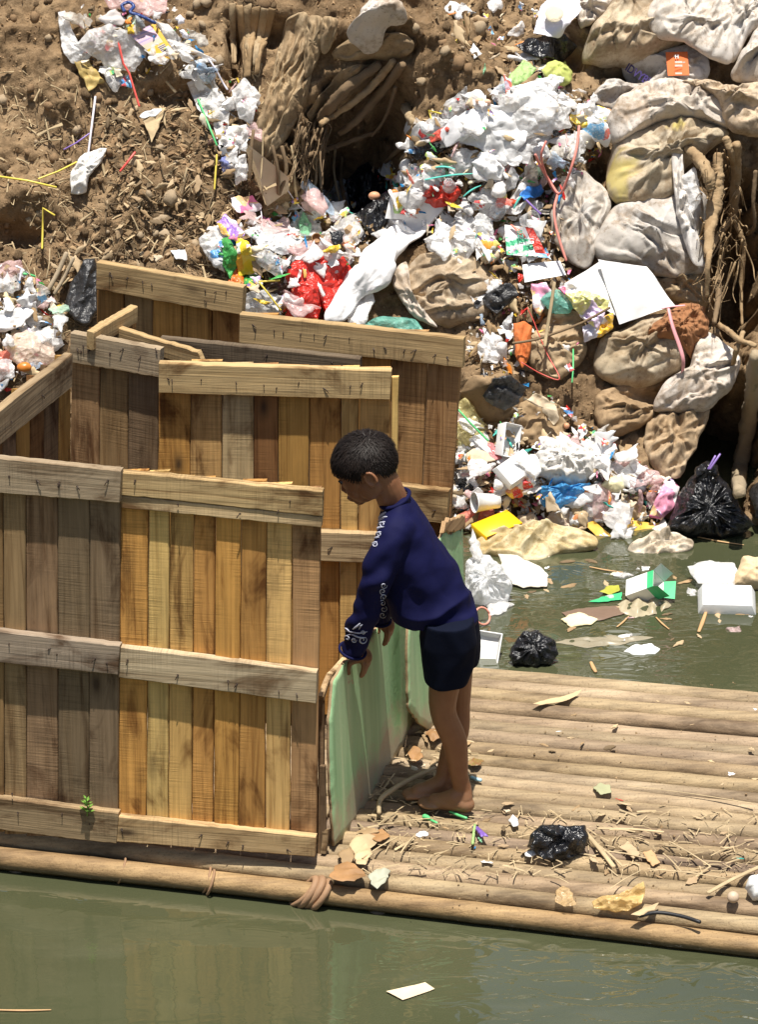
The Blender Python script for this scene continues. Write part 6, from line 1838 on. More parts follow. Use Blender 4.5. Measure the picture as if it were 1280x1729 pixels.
sheet4('flat_carton', 'second piece of yellow carton, wider and paler', 'carton', [(1040, 876), (1122, 884), (1112, 896), (1044, 924)], lambda s, t: 1 if t > .62 and .25 < s < .55 else 0, [m_plain('amber_card2', (.84, .52, .08), .5, .12), m_plain('emblem_pale', (.62, .68, .75), .5)], (26, 16), .08, bend=.012)
wz = lambda py: WATER
heap('soaked_sack', 'soaked yellowish sack lying half in the water below the yellow box', 'sack', [(796, 922), (820, 902), (866, 892), (942, 890), (996, 904), (1004, 924), (950, 936), (902, 956), (846, 946), (806, 936)], m_sack('soaked', (.72, .62, .4), .55, (.34, .23, .08)), .045, -.01, Base(hit_z(900, 940, 0), math.radians(25)), fold='cloth', A=.012, f=10, ang=.3, back=.6)
heap('soaked_sack', 'smaller soaked white sack floating below the yellow carton', 'sack', [(1062, 926), (1088, 910), (1132, 904), (1168, 916), (1162, 932), (1118, 938), (1078, 938)], m_sack('soaked_white', (.74, .66, .54), .45), .03, -.01, Base(hit_z(1110, 935, 0), math.radians(20)), fold='crumple', A=.012, f=12, back=.6)
heap('plastic_sheet', 'cream plastic sheet lying in the water beside the knotted white bag', PB, [(842, 936), (872, 938), (912, 956), (928, 972), (922, 990), (884, 994), (856, 980)], m_plain('cream_sheet', (.74, .68, .58), .5, .2, .3), .02, .012, Base(hit_z(880, 990, 0), math.radians(12)), fold='cloth', A=.01, f=9, ang=.5)
wb = upright(822, 1018, .0, 50)
heap('plastic_bag', 'knotted clear white bag full of ice like scraps beside the torn board', PB, [(784, 1000), (786, 952), (800, 938), (822, 934), (848, 952), (864, 984), (856, 1014), (824, 1022), (796, 1018)], m_film('white_clear', (.88, .89, .9), .75, .2, .05), .09, .01, wb, fold='crumple', A=.024, f=13, back=.7, radial=7)
heap('plastic_twist', 'upright twisted handle of the knotted white bag', PB, [(798, 944), (792, 916), (798, 892), (806, 912), (816, 938), (810, 948)], film2_m, .02, .05, wb, fold='cloth', A=.008, f=18, ang=1.5)
heap('plastic_bag', 'wet clear film spreading in the water beside the child', PB, [(816, 1018), (846, 1010), (868, 1020), (850, 1036), (826, 1040)], film_m, .012, .006, WATER, A=.008, f=14)
V, F = tube([(math.cos(a_) * .03, math.sin(a_) * .03, 0) for a_ in np.linspace(0, 2 * math.pi, 20)], .004, 7, caps=False); o = tag(mk('plastic_ring', V, F, m_plain('salmon_ring', (.7, .3, .22), .4)), 'reddish plastic ring by the hem of the shirt', 'ring'); place(o, 815, 1040, z=.03, axis=(.5, -.6, .5))
# milk carton
gw = m_plain('carton_green', (.06, .5, .2), .4); ww = m_plain('carton_white', (.8, .8, .76), .4, .06)
mb = MB()
a_, h_ = .036, .11
sq = [(-a_, -a_), (a_, -a_), (a_, a_), (-a_, a_)]
for k, (z0, z1, m_) in enumerate([(0, .085, 0), (.085, h_, 1)]):
    V = [(x, y, z0) for x, y in sq] + [(x, y, z1) for x, y in sq]; mb.add(V, [(i, (i + 1) % 4, 4 + (i + 1) % 4, 4 + i) for i in range(4)], m_)
    V = [(x * .95, y * .95, z0) for x, y in sq] + [(x * .95, y * .95, z1) for x, y in sq]; mb.add(V, [(4 + i, 4 + (i + 1) % 4, (i + 1) % 4, i) for i in range(4)], 0)
mb.add([(x, y, 0) for x, y in sq], [(3, 2, 1, 0)], 0)
mb.add([(-a_, -a_, h_), (a_, -a_, h_), (a_ * 1.1, -a_ * 1.6, h_ + .035), (-a_ * 1.0, -a_ * 1.7, h_ + .03)], [(0, 1, 2, 3)], 1)
mb.add([(a_, -a_, h_), (a_, a_, h_), (a_ * 1.5, a_ * 1.0, h_ + .03), (a_ * 1.4, -a_ * .8, h_ + .04)], [(0, 1, 2, 3)], 0)
mb.add([(-a_, a_, h_), (-a_, -a_, h_), (-a_ * 1.3, -a_ * .8, h_ + .03), (-a_ * 1.2, a_, h_ + .02)], [(0, 1, 2, 3)], 1)
o = tag(mb.build('milk_carton', [ww, gw]), 'open white and green drink carton floating with its mouth up', 'carton'); place(o, 1066, 1002, z=.012, axis=(.72, -.25, .42), spin=.5)
heap('carton_flap', 'flat green flap lying in the water before the drink carton', 'carton', [(992, 1016), (1020, 1006), (1050, 1000), (1052, 1012), (1024, 1016)], gw, .002, .005, WATER, smooth=False, A=.002)
heap('leaf', 'yellow green leaf floating beside the green flap', 'leaf', [(1012, 1000), (1026, 990), (1044, 988), (1046, 998), (1028, 1004)], m_plain('lime_leaf', (.4, .4, .05), .6), .004, .006, WATER, A=.006)
def foam_lid(label, px, py, z, sx, sy, sz, rot, m=foam_m):
    V, F = box_mesh(sx, sy, sz, .005, True, .84); o = tag(mk('foam_tray', V, F, m, smooth=False), label, 'food box'); bevel_obj(o, .009, 3); o.location = hit_z(px, py, z); o.rotation_euler = rot; return o
foam_lid('bright white foam tray floating upside down near the frame edge', 1228, 1004, .05, .20, .125, .04, (math.radians(195), 0, -.05))
foam_lid('white foam tray standing open between the raft and the child', 824, 1098, .02, .085, .12, .03, (math.radians(52), math.radians(6), math.radians(-8)))
heap('foam_piece', 'rounded white foam piece in clear plastic behind the bright tray', 'foam', [(1174, 966), (1192, 954), (1232, 956), (1252, 976), (1240, 990), (1196, 986)], foam_m, .03, .0, Base(hit_z(1210, 988, 0), .3), fold='soft', A=.006)
heap('plastic_bag', 'wet clear film over the rounded foam piece', PB, [(1160, 956), (1196, 946), (1240, 950), (1256, 978), (1236, 990), (1180, 984)], film_m, .02, .03, Base(hit_z(1210, 988, 0), .3), A=.012, f=12)
heap('paper_roll', 'brown crumpled paper bag floating beside the bright tray', 'paper bag', [(1238, 992), (1244, 962), (1256, 944), (1300, 942), (1300, 996)], m_plain('tan_bag', (.66, .5, .3), .75, .15, .3), .06, .0, upright(1262, 996, 0, 40), fold='cloth', A=.016, f=11, ang=1.3)
heap('foam_flake', 'cream coloured flake floating beside the brown board', 'foam', [(946, 1046), (960, 1038), (976, 1034), (1010, 1046), (998, 1054), (964, 1058)], m_plain('cream_foam', (.78, .68, .42), .7, .05), .012, .004, WATER, A=.003)
heap('soaked_board', 'soaked brown board floating behind the cream flake', 'board', [(944, 1034), (990, 1026), (1044, 1022), (1056, 1036), (1010, 1048), (960, 1044)], m_plain('wet_board', (.2, .13, .09), .4, .1), .006, .003, WATER, smooth=False, A=.003)
heap('soaked_paper', 'soaked plastic and paper clump floating under the drink carton', 'plastic bag', [(1040, 1020), (1070, 1010), (1126, 1014), (1136, 1022), (1110, 1036), (1074, 1044), (1050, 1036)], m_plain('soaked_clump', (.42, .36, .24), .35, .3, .3), .015, .0, WATER, A=.014, f=14)
heap('foam_piece', 'flat white foam piece floating alone near the raft', 'foam', [(1052, 1100), (1074, 1090), (1100, 1088), (1116, 1096), (1106, 1104), (1070, 1106)], foam_m, .012, .0, WATER, A=.003)
heap('soaked_paper', 'thin pale scum streak floating beside the flat foam piece', 'scum', [(940, 1084), (990, 1074), (1060, 1072), (1100, 1076), (1060, 1086), (990, 1094)], m_plain('scum', (.3, .26, .18), .4, .2), .003, .001, WATER, A=.006, f=20, edge=.02)
for i, (a_, b_, l_) in enumerate([((1016, 880 + 26), (1018, 908), ''), ((1176, 906), (1256, 920), 'thin reed floating beside the big tied black bag'), ((996, 957), (1052, 966), 'thin reed floating below the soaked sack'), ((1180, 1066), (1192, 1034), 'orange wood sliver floating below the bright tray'), ((1042, 1058), (1062, 1040), 'brown sliver floating beside the soaked board'), ((998, 1118), (1006, 1134), 'orange sliver floating at the far edge of the raft'), ((-8, 1704), (86, 1704), 'pale reed floating in the river below the walls'), ((1108, 1042), (1130, 1062), 'twig floating below the soaked clump')]):
    if l_: line('reed', l_, 'reed', [a_, ((a_[0] + b_[0]) / 2, (a_[1] + b_[1]) / 2 + 1), b_], [.003, .004, .002] if i not in (3, 5) else [.006, .008, .006], m_plain('reed', (.55, .34, .16), .6), .004, WATER, ell=.6)
# black bag beside the raft
heap('black_bag', 'round black bag floating against the far edge of the raft', PB, [(860, 1108), (868, 1084), (884, 1066), (910, 1064), (938, 1082), (944, 1104), (930, 1122), (896, 1128), (868, 1122)], black_m, .06, .0, upright(900, 1124, 0, 50), fold='crumple', A=.016, f=14, back=.8, radial=8)
sheet4('paper_card', 'cream card floating alone in the green water', 'card', [(652, 1673), (718, 1658), (734, 1668), (680, 1687)], lambda s, t: 0, [m_plain('wet_card', (.75, .62, .42), .6, .08)], (10, 8), .006, WATER, .004)

# ------------------------------------------------------------------ rubbish behind the side wall, by the frame edge
heap('plastic_bag', 'pink edged bag with a white bent straw at the frame edge', PB, [(-10, 452), (20, 440), (34, 440), (38, 458), (20, 470), (-10, 474)], filmp_m, .04, .06, A=.012, f=14)
heap('plastic_bag', 'dull clear bag below the pink edged bag', PB, [(-10, 474), (14, 464), (34, 462), (34, 486), (20, 496), (-10, 492)], film_m, .04, .06, A=.014, f=16)
straw('white bent straw hooked over the pink edged bag', [(33, 474), (36, 454), (27, 450)], straw_w, .0045, .11)
straw('short bright green straw by the pink edged bag', [(40, 463), (50, 464), (59, 467)], straw_g, .0045, .07)
heap('paper_sheet', 'wide white folded paper above the peach tinged bag', 'paper', [(-10, 530), (16, 522), (48, 520), (58, 526), (34, 552), (10, 560), (-10, 560)], white_p, .03, .09, A=.012, f=9, smooth=False)
heap('rag', 'white torn rag above the wide folded paper', 'cloth', [(28, 508), (40, 500), (46, 486), (52, 500), (70, 496), (56, 510), (54, 522), (40, 518)], cloth_m, .025, .09, A=.014, f=18)
heap('peel', 'curved pale bread crust beside the torn rag', 'crust', [(4, 500), (12, 494), (18, 506), (28, 506), (24, 516), (10, 514)], m_plain('crust', (.72, .58, .34), .7, .1), .02, .08, A=.003)
heap('plastic_bag', 'peach tinged puffed bag beside the corner of the side wall', PB, [(10, 584), (24, 566), (44, 556), (66, 562), (92, 586), (94, 606), (70, 622), (36, 622), (16, 606)], m_film('peach_film', (.88, .72, .6), .7), .07, .07, A=.018, f=13)
heap('plastic_bag', 'crumpled white bag behind the peach tinged bag', PB, [(62, 560), (84, 552), (104, 560), (106, 580), (90, 590), (74, 574)], film2_m, .05, .06, A=.016, f=15)
heap('red_scrap', 'faded red film below the wide folded paper', PB, [(-8, 596), (12, 590), (24, 606), (14, 616), (-8, 622)], filmr_m, .03, .07, A=.01)
heap('red_scrap', 'pinkish wet rag near the orange fruit', 'cloth', [(-10, 620), (16, 616), (20, 634), (4, 644), (-10, 646)], m_plain('pink_rag', (.62, .3, .24), .6, .2), .03, .07, A=.012)
heap('paper_scrap', 'white and purple torn paper beside the top edge of the side wall', 'paper', [(-8, 650), (10, 640), (18, 636), (12, 652), (0, 664), (-8, 664)], white_p, .015, .08, A=.01, smooth=False)
V, F = ellipsoid((0, 0, 0), (.026, .018, .015), None, 20, 12); V = V * (1 + .08 * pnoise(V * 60 + 2))[:, None]; o = tag(mk('rotten_fruit', V, F, m_plain('rotten', (.6, .2, .03), .35, .25)), 'orange brown rotten fruit beside the side wall', 'fruit'); place(o, 41, 620, lift=.11)
heap('black_bag', 'dusty black bag hanging against the side of the farthest wall', PB, [(110, 506), (116, 480), (132, 462), (142, 440), (160, 436), (166, 460), (166, 528), (150, 550), (126, 540), (114, 524)], blackd_m, .06, .08, fold='cloth', A=.02, f=13, ang=1.35, fold2=('crumple', .01, 14, 0))
for i, (a_, b_, r_) in enumerate([((112, 428), (80, 492), .009), ((124, 436), (92, 496), .007), ((52, 470), (38, 440), .0025), ((78, 470), (84, 420), .0025), ((116, 470), (100, 484), .004)]):
    line('dry_stalk', 'dry stalk leaning on the slope beside the hanging dusty bag', 'stalk', [a_, ((a_[0] + b_[0]) / 2 + 2, (a_[1] + b_[1]) / 2), b_], r_, twig_m if i > 1 else m_plain('old_stick', (.42, .33, .22), .85, .3, .5), .09, group='dry stalks beside the hanging dusty bag')

# ------------------------------------------------------------------ on the raft
RB = Base((0, 0, .089), 0.0)
rbag = upright(940, 1446, .098, 48)
heap('black_bag', 'crumpled black bag lying alone on the bamboo raft', PB, [(888, 1430), (896, 1410), (918, 1392), (944, 1390), (964, 1396), (986, 1394), (994, 1412), (986, 1438), (958, 1452), (922, 1452)], black_m, .05, .0, rbag, fold='crumple', A=.022, f=15, back=.8, fold2=('cloth', .01, 16, .4))
heap('bottle_cap', 'white scrap under the edge of the black bag on the raft', 'cap', [(886, 1440), (894, 1434), (908, 1440), (900, 1447), (888, 1446)], foam_m, .008, .006, RB, fold='none')
cb = upright(1050, 1536, .09, 38)
heap('plastic_wrapper', 'yellowed clear wrapper lying near the outer edge of the raft', 'wrapper', [(998, 1522), (1008, 1514), (1040, 1508), (1072, 1498), (1086, 1488), (1090, 1502), (1084, 1526), (1056, 1540), (1020, 1536), (1004, 1532)], m_film('amber_film', (.8, .58, .25), .82, .2, .1), .03, .0, cb, A=.014, f=13, back=.8)
heap('plastic_wrapper', 'small yellowed film scrap stuck to the outer poles', 'wrapper', [(936, 1506), (950, 1494), (962, 1500), (974, 1528), (954, 1530), (938, 1524)], m_film('amber_film2', (.75, .55, .3), .5), .01, .004, RB, A=.01, f=16)
heap('foam_lump', 'white crumpled lump at the frame edge of the raft', 'foam', [(1258, 1500), (1262, 1484), (1280, 1474), (1300, 1476), (1300, 1516), (1272, 1518)], foam_m, .05, .0, upright(1275, 1516, .1, 45), A=.012, f=12)
V, F = ellipsoid((0, 0, 0), (.018, .018, .015)); o = tag(mk('onion_bulb', V, F, m_plain('bulb', (.55, .42, .3), .5, .1)), 'small pale bulb beside the white lump on the raft', 'bulb'); place(o, 1238, 1514, z=.11)
heap('leaf', 'curled green and brown leaf behind the heel of the child', 'leaf', [(788, 1286), (800, 1278), (818, 1284), (812, 1292), (796, 1292)], m_print('gb_leaf', [(.2, .3, .05), (.25, .13, .05), (.3, .18, .08)], 3), .012, .012, RB, A=.006)
heap('leaf', 'pale round leaf on the middle poles', 'leaf', [(1004, 1328), (1012, 1321), (1030, 1324), (1032, 1336), (1016, 1341), (1006, 1337)], m_plain('sage_leaf', (.38, .38, .22), .7), .01, .012, RB, A=.004)
heap('leaf', 'large orange brown leaf lying by the lashings of the outer pole', 'leaf', [(556, 1478), (566, 1460), (586, 1452), (610, 1464), (618, 1476), (598, 1486), (574, 1486)], orange_leaf, .02, .02, RB, A=.012, f=16, fold='cloth')
heap('leaf', 'greenish white dry leaf beside the orange brown leaf', 'leaf', [(622, 1478), (636, 1464), (658, 1468), (654, 1486), (636, 1496), (626, 1490)], m_plain('grey_leaf', (.42, .42, .32), .7), .012, .014, RB, A=.008)
for i, (poly, m_) in enumerate([([(588, 1426), (612, 1398), (640, 1412), (634, 1424), (604, 1440)], leaf3_m), ([(596, 1444), (618, 1424), (630, 1440), (618, 1462), (602, 1460)], leaf3_m), ([(610, 1410), (646, 1398), (662, 1412), (640, 1420)], orange_leaf), ([(600, 1402), (622, 1394), (640, 1404), (618, 1410)], leaf_m), ([(570, 1440), (592, 1430), (600, 1450), (580, 1462)], leaf_m)]):
    heap('bamboo_leaf', 'dry curled leaf piled at the foot of the green board', 'leaf', poly, m_, .014, .016, RB, A=.012, f=14, fold='cloth', ang=.5, group='dry leaves piled at the foot of the green board')
heap('leaf', 'orange leaf at the bottom seam of the two green boards', 'leaf', [(688, 1272), (698, 1260), (712, 1264), (714, 1280), (698, 1288)], orange_leaf, .02, .02, RB, A=.01)
heap('leaf', 'brown leaf between the second green board and the shin', 'leaf', [(718, 1238), (726, 1226), (742, 1228), (748, 1242), (732, 1250)], orange_leaf, .02, .02, RB, A=.008)
line('bamboo_stick', 'grey bent stick lying along the foot of the green board', 'stick', [(640, 1372), (642, 1350), (664, 1332), (700, 1312), (734, 1296)], [.007, .008, .008, .008, .006], twig_m, .03, RB, rings=5)
straw('green straw beside the near heel of the child', [(760, 1370), (774, 1376), (788, 1381)], straw_g, .0045, .012, base=RB)
line('bottle_cap', 'green cap with a stem on the raft before the near foot', 'cap', [(716, 1378), (722, 1380), (728, 1384), (738, 1389)], [.009, .008, .004, .004], straw_g, .012, RB, rings=2)
heap('plastic_flag', 'purple and lime plastic scrap on a pole before the child', 'plastic scrap', [(798, 1396), (806, 1394), (826, 1412), (812, 1414)], purple_p, .006, .02, RB, A=.004)
straw('lime green stick standing on the purple scrap', [(798, 1424), (800, 1406), (802, 1392)], lime_p, .0045, .025, base=RB)
line('bottle_cap', 'pale blue tube cap behind the near heel', 'cap', [(796, 1312), (804, 1315), (812, 1317)], .006, m_plain('skycap', (.4, .65, .75), .4), .01, RB, rings=1)
heap('tissue', 'white folded scrap between the child and the black bag', 'paper', [(860, 1386), (866, 1374), (874, 1380), (876, 1394), (866, 1398)], foam_m, .012, .012, RB, A=.008)
heap('tissue', 'flat white scrap beside the green cap', 'paper', [(702, 1408), (714, 1402), (726, 1404), (722, 1412), (708, 1414)], foam_m, .006, .012, RB, A=.004)
heap('wood_chip', 'flat orange wood chip among the reeds on the raft', 'wood chip', [(1086, 1440), (1100, 1434), (1116, 1456), (1102, 1464)], m_plain('chip', (.55, .34, .17), .7), .006, .012, RB, smooth=False, A=.001)
heap('wood_chip', 'brown flat chip beside the orange wood chip', 'wood chip', [(1046, 1430), (1060, 1420), (1082, 1440), (1070, 1450)], card_m, .006, .012, RB, smooth=False, A=.002)
heap('leaf', 'long split leaf lying on the rear poles', 'leaf', [(900, 1190), (930, 1180), (964, 1172), (984, 1166), (980, 1174), (950, 1184), (912, 1192)], leaf3_m, .008, .012, RB, A=.006)
for i, (a_, b_, r_) in enumerate([((988, 1404), (1036, 1462), .012), ((1072, 1404), (1030, 1400), .006), ((1000, 1418), (1052, 1462), .006), ((1010, 1398), (1120, 1404), .008), ((1094, 1466), (1226, 1482), .004), ((1196, 1506), (1284, 1462), .011), ((1020, 1436), (1090, 1448), .005), ((1130, 1420), (1200, 1462), .004), ((1060, 1326), (1272, 1356), .003), ((640, 1392), (744, 1380), .003), ((676, 1440), (700, 1410), .004), ((612, 1448), (672, 1412), .004), ((930, 1478), (960, 1490), .003), ((1120, 1440), (1150, 1470), .004), ((1080, 1470), (1030, 1500), .003)]):
    line('bamboo_splinter', 'split dry bamboo splinter lying across the poles of the raft', 'splinter', [a_, ((a_[0] + b_[0]) / 2, (a_[1] + b_[1]) / 2 - 2), b_], r_ * .7, twig_m, .018, RB, ell=.4, rings=2, group='bamboo splinters scattered on the raft')
line('black_hose', 'short piece of black hose at the outer edge of the raft', 'hose', [(1080, 1546), (1110, 1540), (1150, 1546), (1182, 1556)], .006, m_plain('black_rubber', (.015, .015, .017), .5), .008, RB, rings=4)
heap('leaf', 'orange leaf sliver beside the yellowed clear wrapper', 'leaf', [(1066, 1544), (1090, 1530), (1112, 1524), (1106, 1536), (1082, 1546)], leaf3_m, .008, .012, RB, A=.005)
# sprout on the left wall's bottom rail
sp = empty('sprout', fl.P0 + fl.U * fl.uw(147, 1372, TH + .03)[0] + fl.N * (TH + .03) + fl.W * fl.uw(147, 1372, TH + .03)[1], 'small green sprout growing on the bottom board of the grey brown wall', 'plant')
V, F = tube([(0, 0, -.01), (.002, -.002, .02), (-.001, -.004, .05)], .002, 6); mk('stem', V, F, m_plain('stem_green', (.2, .32, .06), .6), sp)
lm = m_plain('sprout_leaf', (.22, .42, .07), .5, 0, 0, .2)
mb = MB()
for i in range(16):
    a_ = i * 2.4; z_ = .006 + .003 * i; L = .028 - .0008 * i
    d_ = np.array([math.cos(a_), math.sin(a_) * .8 - .3, .35 + .03 * i]); d_ /= np.linalg.norm(d_); s_ = np.cross(d_, [0, 0, 1]); s_ /= np.linalg.norm(s_)
    p_ = np.array([0, -.003, z_]); V = [p_, p_ + d_ * L * .5 + s_ * L * .28, p_ + d_ * L, p_ + d_ * L * .5 - s_ * L * .28, p_ + d_ * L * .5 - [0, 0, .002]]
    mb.add(V, [(0, 4, 1), (1, 4, 2), (2, 4, 3), (3, 4, 0)])
mb.build('leaves', lm, sp)
# ------------------------------------------------------------------ smaller scraps filling the heaps
def inside(p, poly):
    x, y = p; c = False; n = len(poly)
    for i in range(n):
        (x1, y1), (x2, y2) = poly[i], poly[(i + 1) % n]
        if (y1 > y) != (y2 > y) and x < (x2 - x1) * (y - y1) / (y2 - y1) + x1: c = not c
    return c


def sample(poly, n):
    P = np.array(poly); lo, hi = P.min(0), P.max(0); out = []
    while len(out) < n:
        p = rng.uniform(lo, hi)
        if inside(p, poly): out.append(p)
    return out


def scrap_mesh(kind, r, mat, seed):
    g = np.random.default_rng(seed)
    n = int(g.integers(5, 8)); a = np.sort(g.uniform(0, 2 * math.pi, n)) if kind != 'leaf' else np.linspace(0, 2 * math.pi, 7)[:-1]
    if kind == 'leaf': rad = r * np.array([1.3, .5, .55, 1.2, .5, .45])
    elif kind == 'strip': a = np.linspace(0, 2 * math.pi, 7)[:-1]; rad = r * np.array([1.9, .5, .5, 1.9, .5, .5])
    else: rad = r * g.uniform(.6, 1.25, n)
    uv = np.stack([np.cos(a) * rad, np.sin(a) * rad], 1)
    pk = dict(film=dict(T=r * .22, A=r * .3, f=.3 / r, smooth=True, fold='crumple'), paper=dict(T=r * .12, A=r * .32, f=.3 / r, smooth=False), leaf=dict(T=r * .12, A=r * .25, f=.3 / r, smooth=True, fold='cloth'), strip=dict(T=r * .1, A=r * .3, f=.25 / r, smooth=True))[kind]
    V, F, UV = patch_mesh(uv, res=.006, seed=seed, **pk)
    me = bpy.data.meshes.new('scrap'); me.from_pydata(V.tolist(), [], F); me.materials.append(mat)
    me.polygons.foreach_set('use_smooth', np.ones(len(F), dtype=bool))
    ul = me.uv_layers.new(name='UVMap'); li = np.empty(len(me.loops), dtype=np.int32); me.loops.foreach_get('vertex_index', li); ul.data.foreach_set('uv', UV[li].ravel())
    return me


KINDS = {
    'white': ('plastic_scrap', 'film', [film2_m, whiteb_m, film2_m, film_m], .033, 'small crumpled whitish plastic scrap', 'plastic scrap'),
    'clear': ('plastic_scrap', 'film', [film_m, film2_m, filmp_m], .036, 'small crumpled clear plastic scrap', 'plastic scrap'),
    'paper': ('paper_scrap', 'paper', [white_p, cream_p, card2_m], .024, 'small torn scrap of pale paper', 'paper scrap'),
    'print': ('wrapper_scrap', 'paper', [pr_red, pr_yel, pr_grn, pr_blu, pr_pnk, pr_pur], .02, 'small bright printed wrapper scrap', 'wrapper'),
    'colour': ('plastic_strip', 'strip', [red_m, yellow_p, green_p, blue_m, pink_p, orange_p, teal_p, filmr_m, filmg_m], .012, 'small bright plastic strip', 'plastic strip'),
    'brown': ('dry_leaf', 'leaf', [leaf_m, leaf2_m, leaf3_m, card_m, brown_paper], .024, 'dry brown leaf flake', 'leaf'),
    'black': ('black_scrap', 'film', [black_m, blackd_m], .022, 'small torn black plastic scrap', 'plastic scrap'),
}
LIB = {}


def protos(kind):
    if kind not in LIB:
        nm, k, mats, r, *_ = KINDS[kind]
        LIB[kind] = [scrap_mesh(k, r * q, m, 1000 + 37 * i + int(q * 10)) for i, m in enumerate(mats) for q in ((.7, 1.0, 1.35) if len(mats) < 5 else (.8, 1.2))]
    return LIB[kind]


FR = SLOPE.frame()


def scatter(zone, where, counts, lift=(.03, .09), tiltd=.5, base=None, fr=None, smin=.6, smax=1.5):
    b = base or SOFT
    for kind, n in counts.items():
        nm, k, mats, r, lab, cat = KINDS[kind]
        for p in sample(zone, n):
            if kind in ('white', 'clear', 'paper') and math.hypot(p[0] - 622, p[1] - 335) < 50: continue
            me = random.choice(protos(kind))
            o = bpy.data.objects.new(nm, me); COL.objects.link(o)
            l = rng.uniform(*lift)
            u, v = b.inv(p[0], p[1], l)
            o.location = b.P(np.array([u]), np.array([v]), b.h(np.array([u]), np.array([v])) + l)[0]
            R = Matrix((FR if fr is None else fr).tolist()).to_quaternion() @ Matrix.Rotation(rng.uniform(0, 6.28), 3, 'Z').to_quaternion() @ Matrix.Rotation(rng.normal(0, tiltd), 3, 'X').to_quaternion()
            o.rotation_euler = R.to_euler(); s = rng.uniform(smin, smax); o.scale = (s, s * rng.uniform(.8, 1.15), s)
            tag(o, lab + ' ' + where, cat, kind + ' scraps ' + where)


ZA = [(338, 400), (420, 372), (520, 330), (600, 300), (690, 270), (740, 300), (660, 420), (600, 430), (560, 500), (480, 530), (430, 500), (390, 450)]
ZB = [(690, 220), (740, 190), (840, 150), (880, 110), (1000, 170), (1030, 215), (1020, 260), (960, 330), (940, 440), (860, 440), (800, 440), (700, 400), (680, 300)]
ZC = [(766, 690), (830, 720), (900, 745), (1000, 720), (1060, 760), (1100, 800), (1140, 800), (1120, 890), (1000, 905), (900, 905), (800, 900), (764, 880)]
ZD = [(0, 450), (60, 470), (112, 530), (104, 580), (60, 630), (10, 660), (0, 660)]
ZE = [(120, 20), (280, 0), (340, 90), (430, 150), (425, 300), (370, 290), (320, 130), (200, 140), (140, 120)]
ZF = [(720, 0), (900, 0), (960, 60), (940, 110), (830, 150), (760, 60)]
ZG = [(800, 440), (950, 440), (1010, 560), (880, 640), (1000, 720), (860, 720), (790, 600)]
scatter(ZA, 'in the heap above the back walls', dict(white=46, clear=24, paper=22, print=34, colour=26, brown=14, black=5), (.04, .13))
scatter(ZB, 'in the heap under the big sacks', dict(white=62, clear=34, paper=44, print=46, colour=34, brown=34, black=8), (.04, .14))
scatter(ZC, 'in the heap at the edge of the water', dict(white=64, clear=30, paper=44, print=44, colour=34, brown=34, black=10), (.04, .15))
scatter(ZD, 'in the rubbish behind the side wall', dict(white=16, clear=8, paper=10, print=8, colour=8, brown=16), (.02, .09))
scatter(ZE, 'in the rubbish high on the brown slope', dict(white=12, clear=10, paper=8, print=12, colour=10, brown=14), (.03, .09))
scatter(ZF, 'on the soil beside the top of the sacks', dict(white=6, clear=3, paper=6, print=8, colour=5, brown=14), (.02, .05))
scatter(ZG, 'around the muddy sacks in the middle', dict(white=8, clear=6, paper=8, print=8, colour=12, brown=30, black=4), (.02, .08))
ZL = [(170, 190), (300, 150), (410, 220), (420, 340), (345, 420), (250, 450), (160, 450), (110, 520), (80, 440), (180, 330)]
scatter(ZL, 'on the brown slope above the farthest wall', dict(brown=90, paper=4), (.01, .05), .6, None, None, .5, 1.2)
ZR = [(600, 1385), (760, 1372), (880, 1340), (1280, 1360), (1280, 1500), (1000, 1470), (640, 1440)]
RFR = np.eye(3)
scatter(ZR, 'on the bamboo poles of the raft', dict(brown=46, paper=5, colour=6), (.0, .012), .25, RB, RFR, .35, .9)
scatter([(700, 1230), (740, 1240), (790, 1200), (800, 1290), (760, 1330), (690, 1330), (650, 1350), (690, 1280)], 'by the feet of the child', dict(brown=34, paper=2), (.0, .015), .4, RB, RFR, .4, 1.0)
scatter([(800, 1130), (1280, 1180), (1280, 1340), (830, 1290)], 'on the far poles of the raft', dict(brown=16, paper=3), (.0, .01), .25, RB, RFR, .3, .7)
scatter([(880, 940), (1160, 935), (1280, 1040), (1200, 1090), (960, 1080), (870, 1010)], 'floating on the water behind the raft', dict(brown=34, clear=10, white=4, paper=4), (-.004, .002), .08, WATER, RFR, .4, 1.0)

# clods of soil on the bare slope: countable lumps, then crumbs as loose ground cover
V0, F0 = ico(2)
CLODS = []
for i in range(6):
    V = V0 * (1 + .35 * pnoise(V0 * 1.5 + i * 7) + .2 * crumple(V0[:, 0] + V0[:, 2], V0[:, 1], 1.1, 300 + i))[:, None]
    me = bpy.data.meshes.new('clod'); me.from_pydata((V * [1, .85, .7]).tolist(), [], F0); me.materials.append([clod_m, soil_m, stone_m][i % 3]); me.polygons.foreach_set('use_smooth', np.ones(len(F0), dtype=bool)); CLODS.append(me)
for p in sample([(0, 0), (480, 0), (430, 330), (340, 440), (0, 450)], 150) + sample([(690, 40), (850, 30), (830, 150), (700, 190)], 24) + sample(ZG, 30):
    o = bpy.data.objects.new('soil_clod', random.choice(CLODS)); COL.objects.link(o)
    s = rng.uniform(.007, .024) * (1 if rng.random() < .9 else 1.6); l = s * .2
    u, v = SLOPE.inv(p[0], p[1], l); o.location = SLOPE.P(np.array([u]), np.array([v]), SLOPE.h(np.array([u]), np.array([v])) + l)[0]
    o.scale = (s, s, s); o.rotation_euler = rng.uniform(0, 6, 3); tag(o, 'lump of dry brown soil on the bank', 'clod', 'soil lumps on the bank')


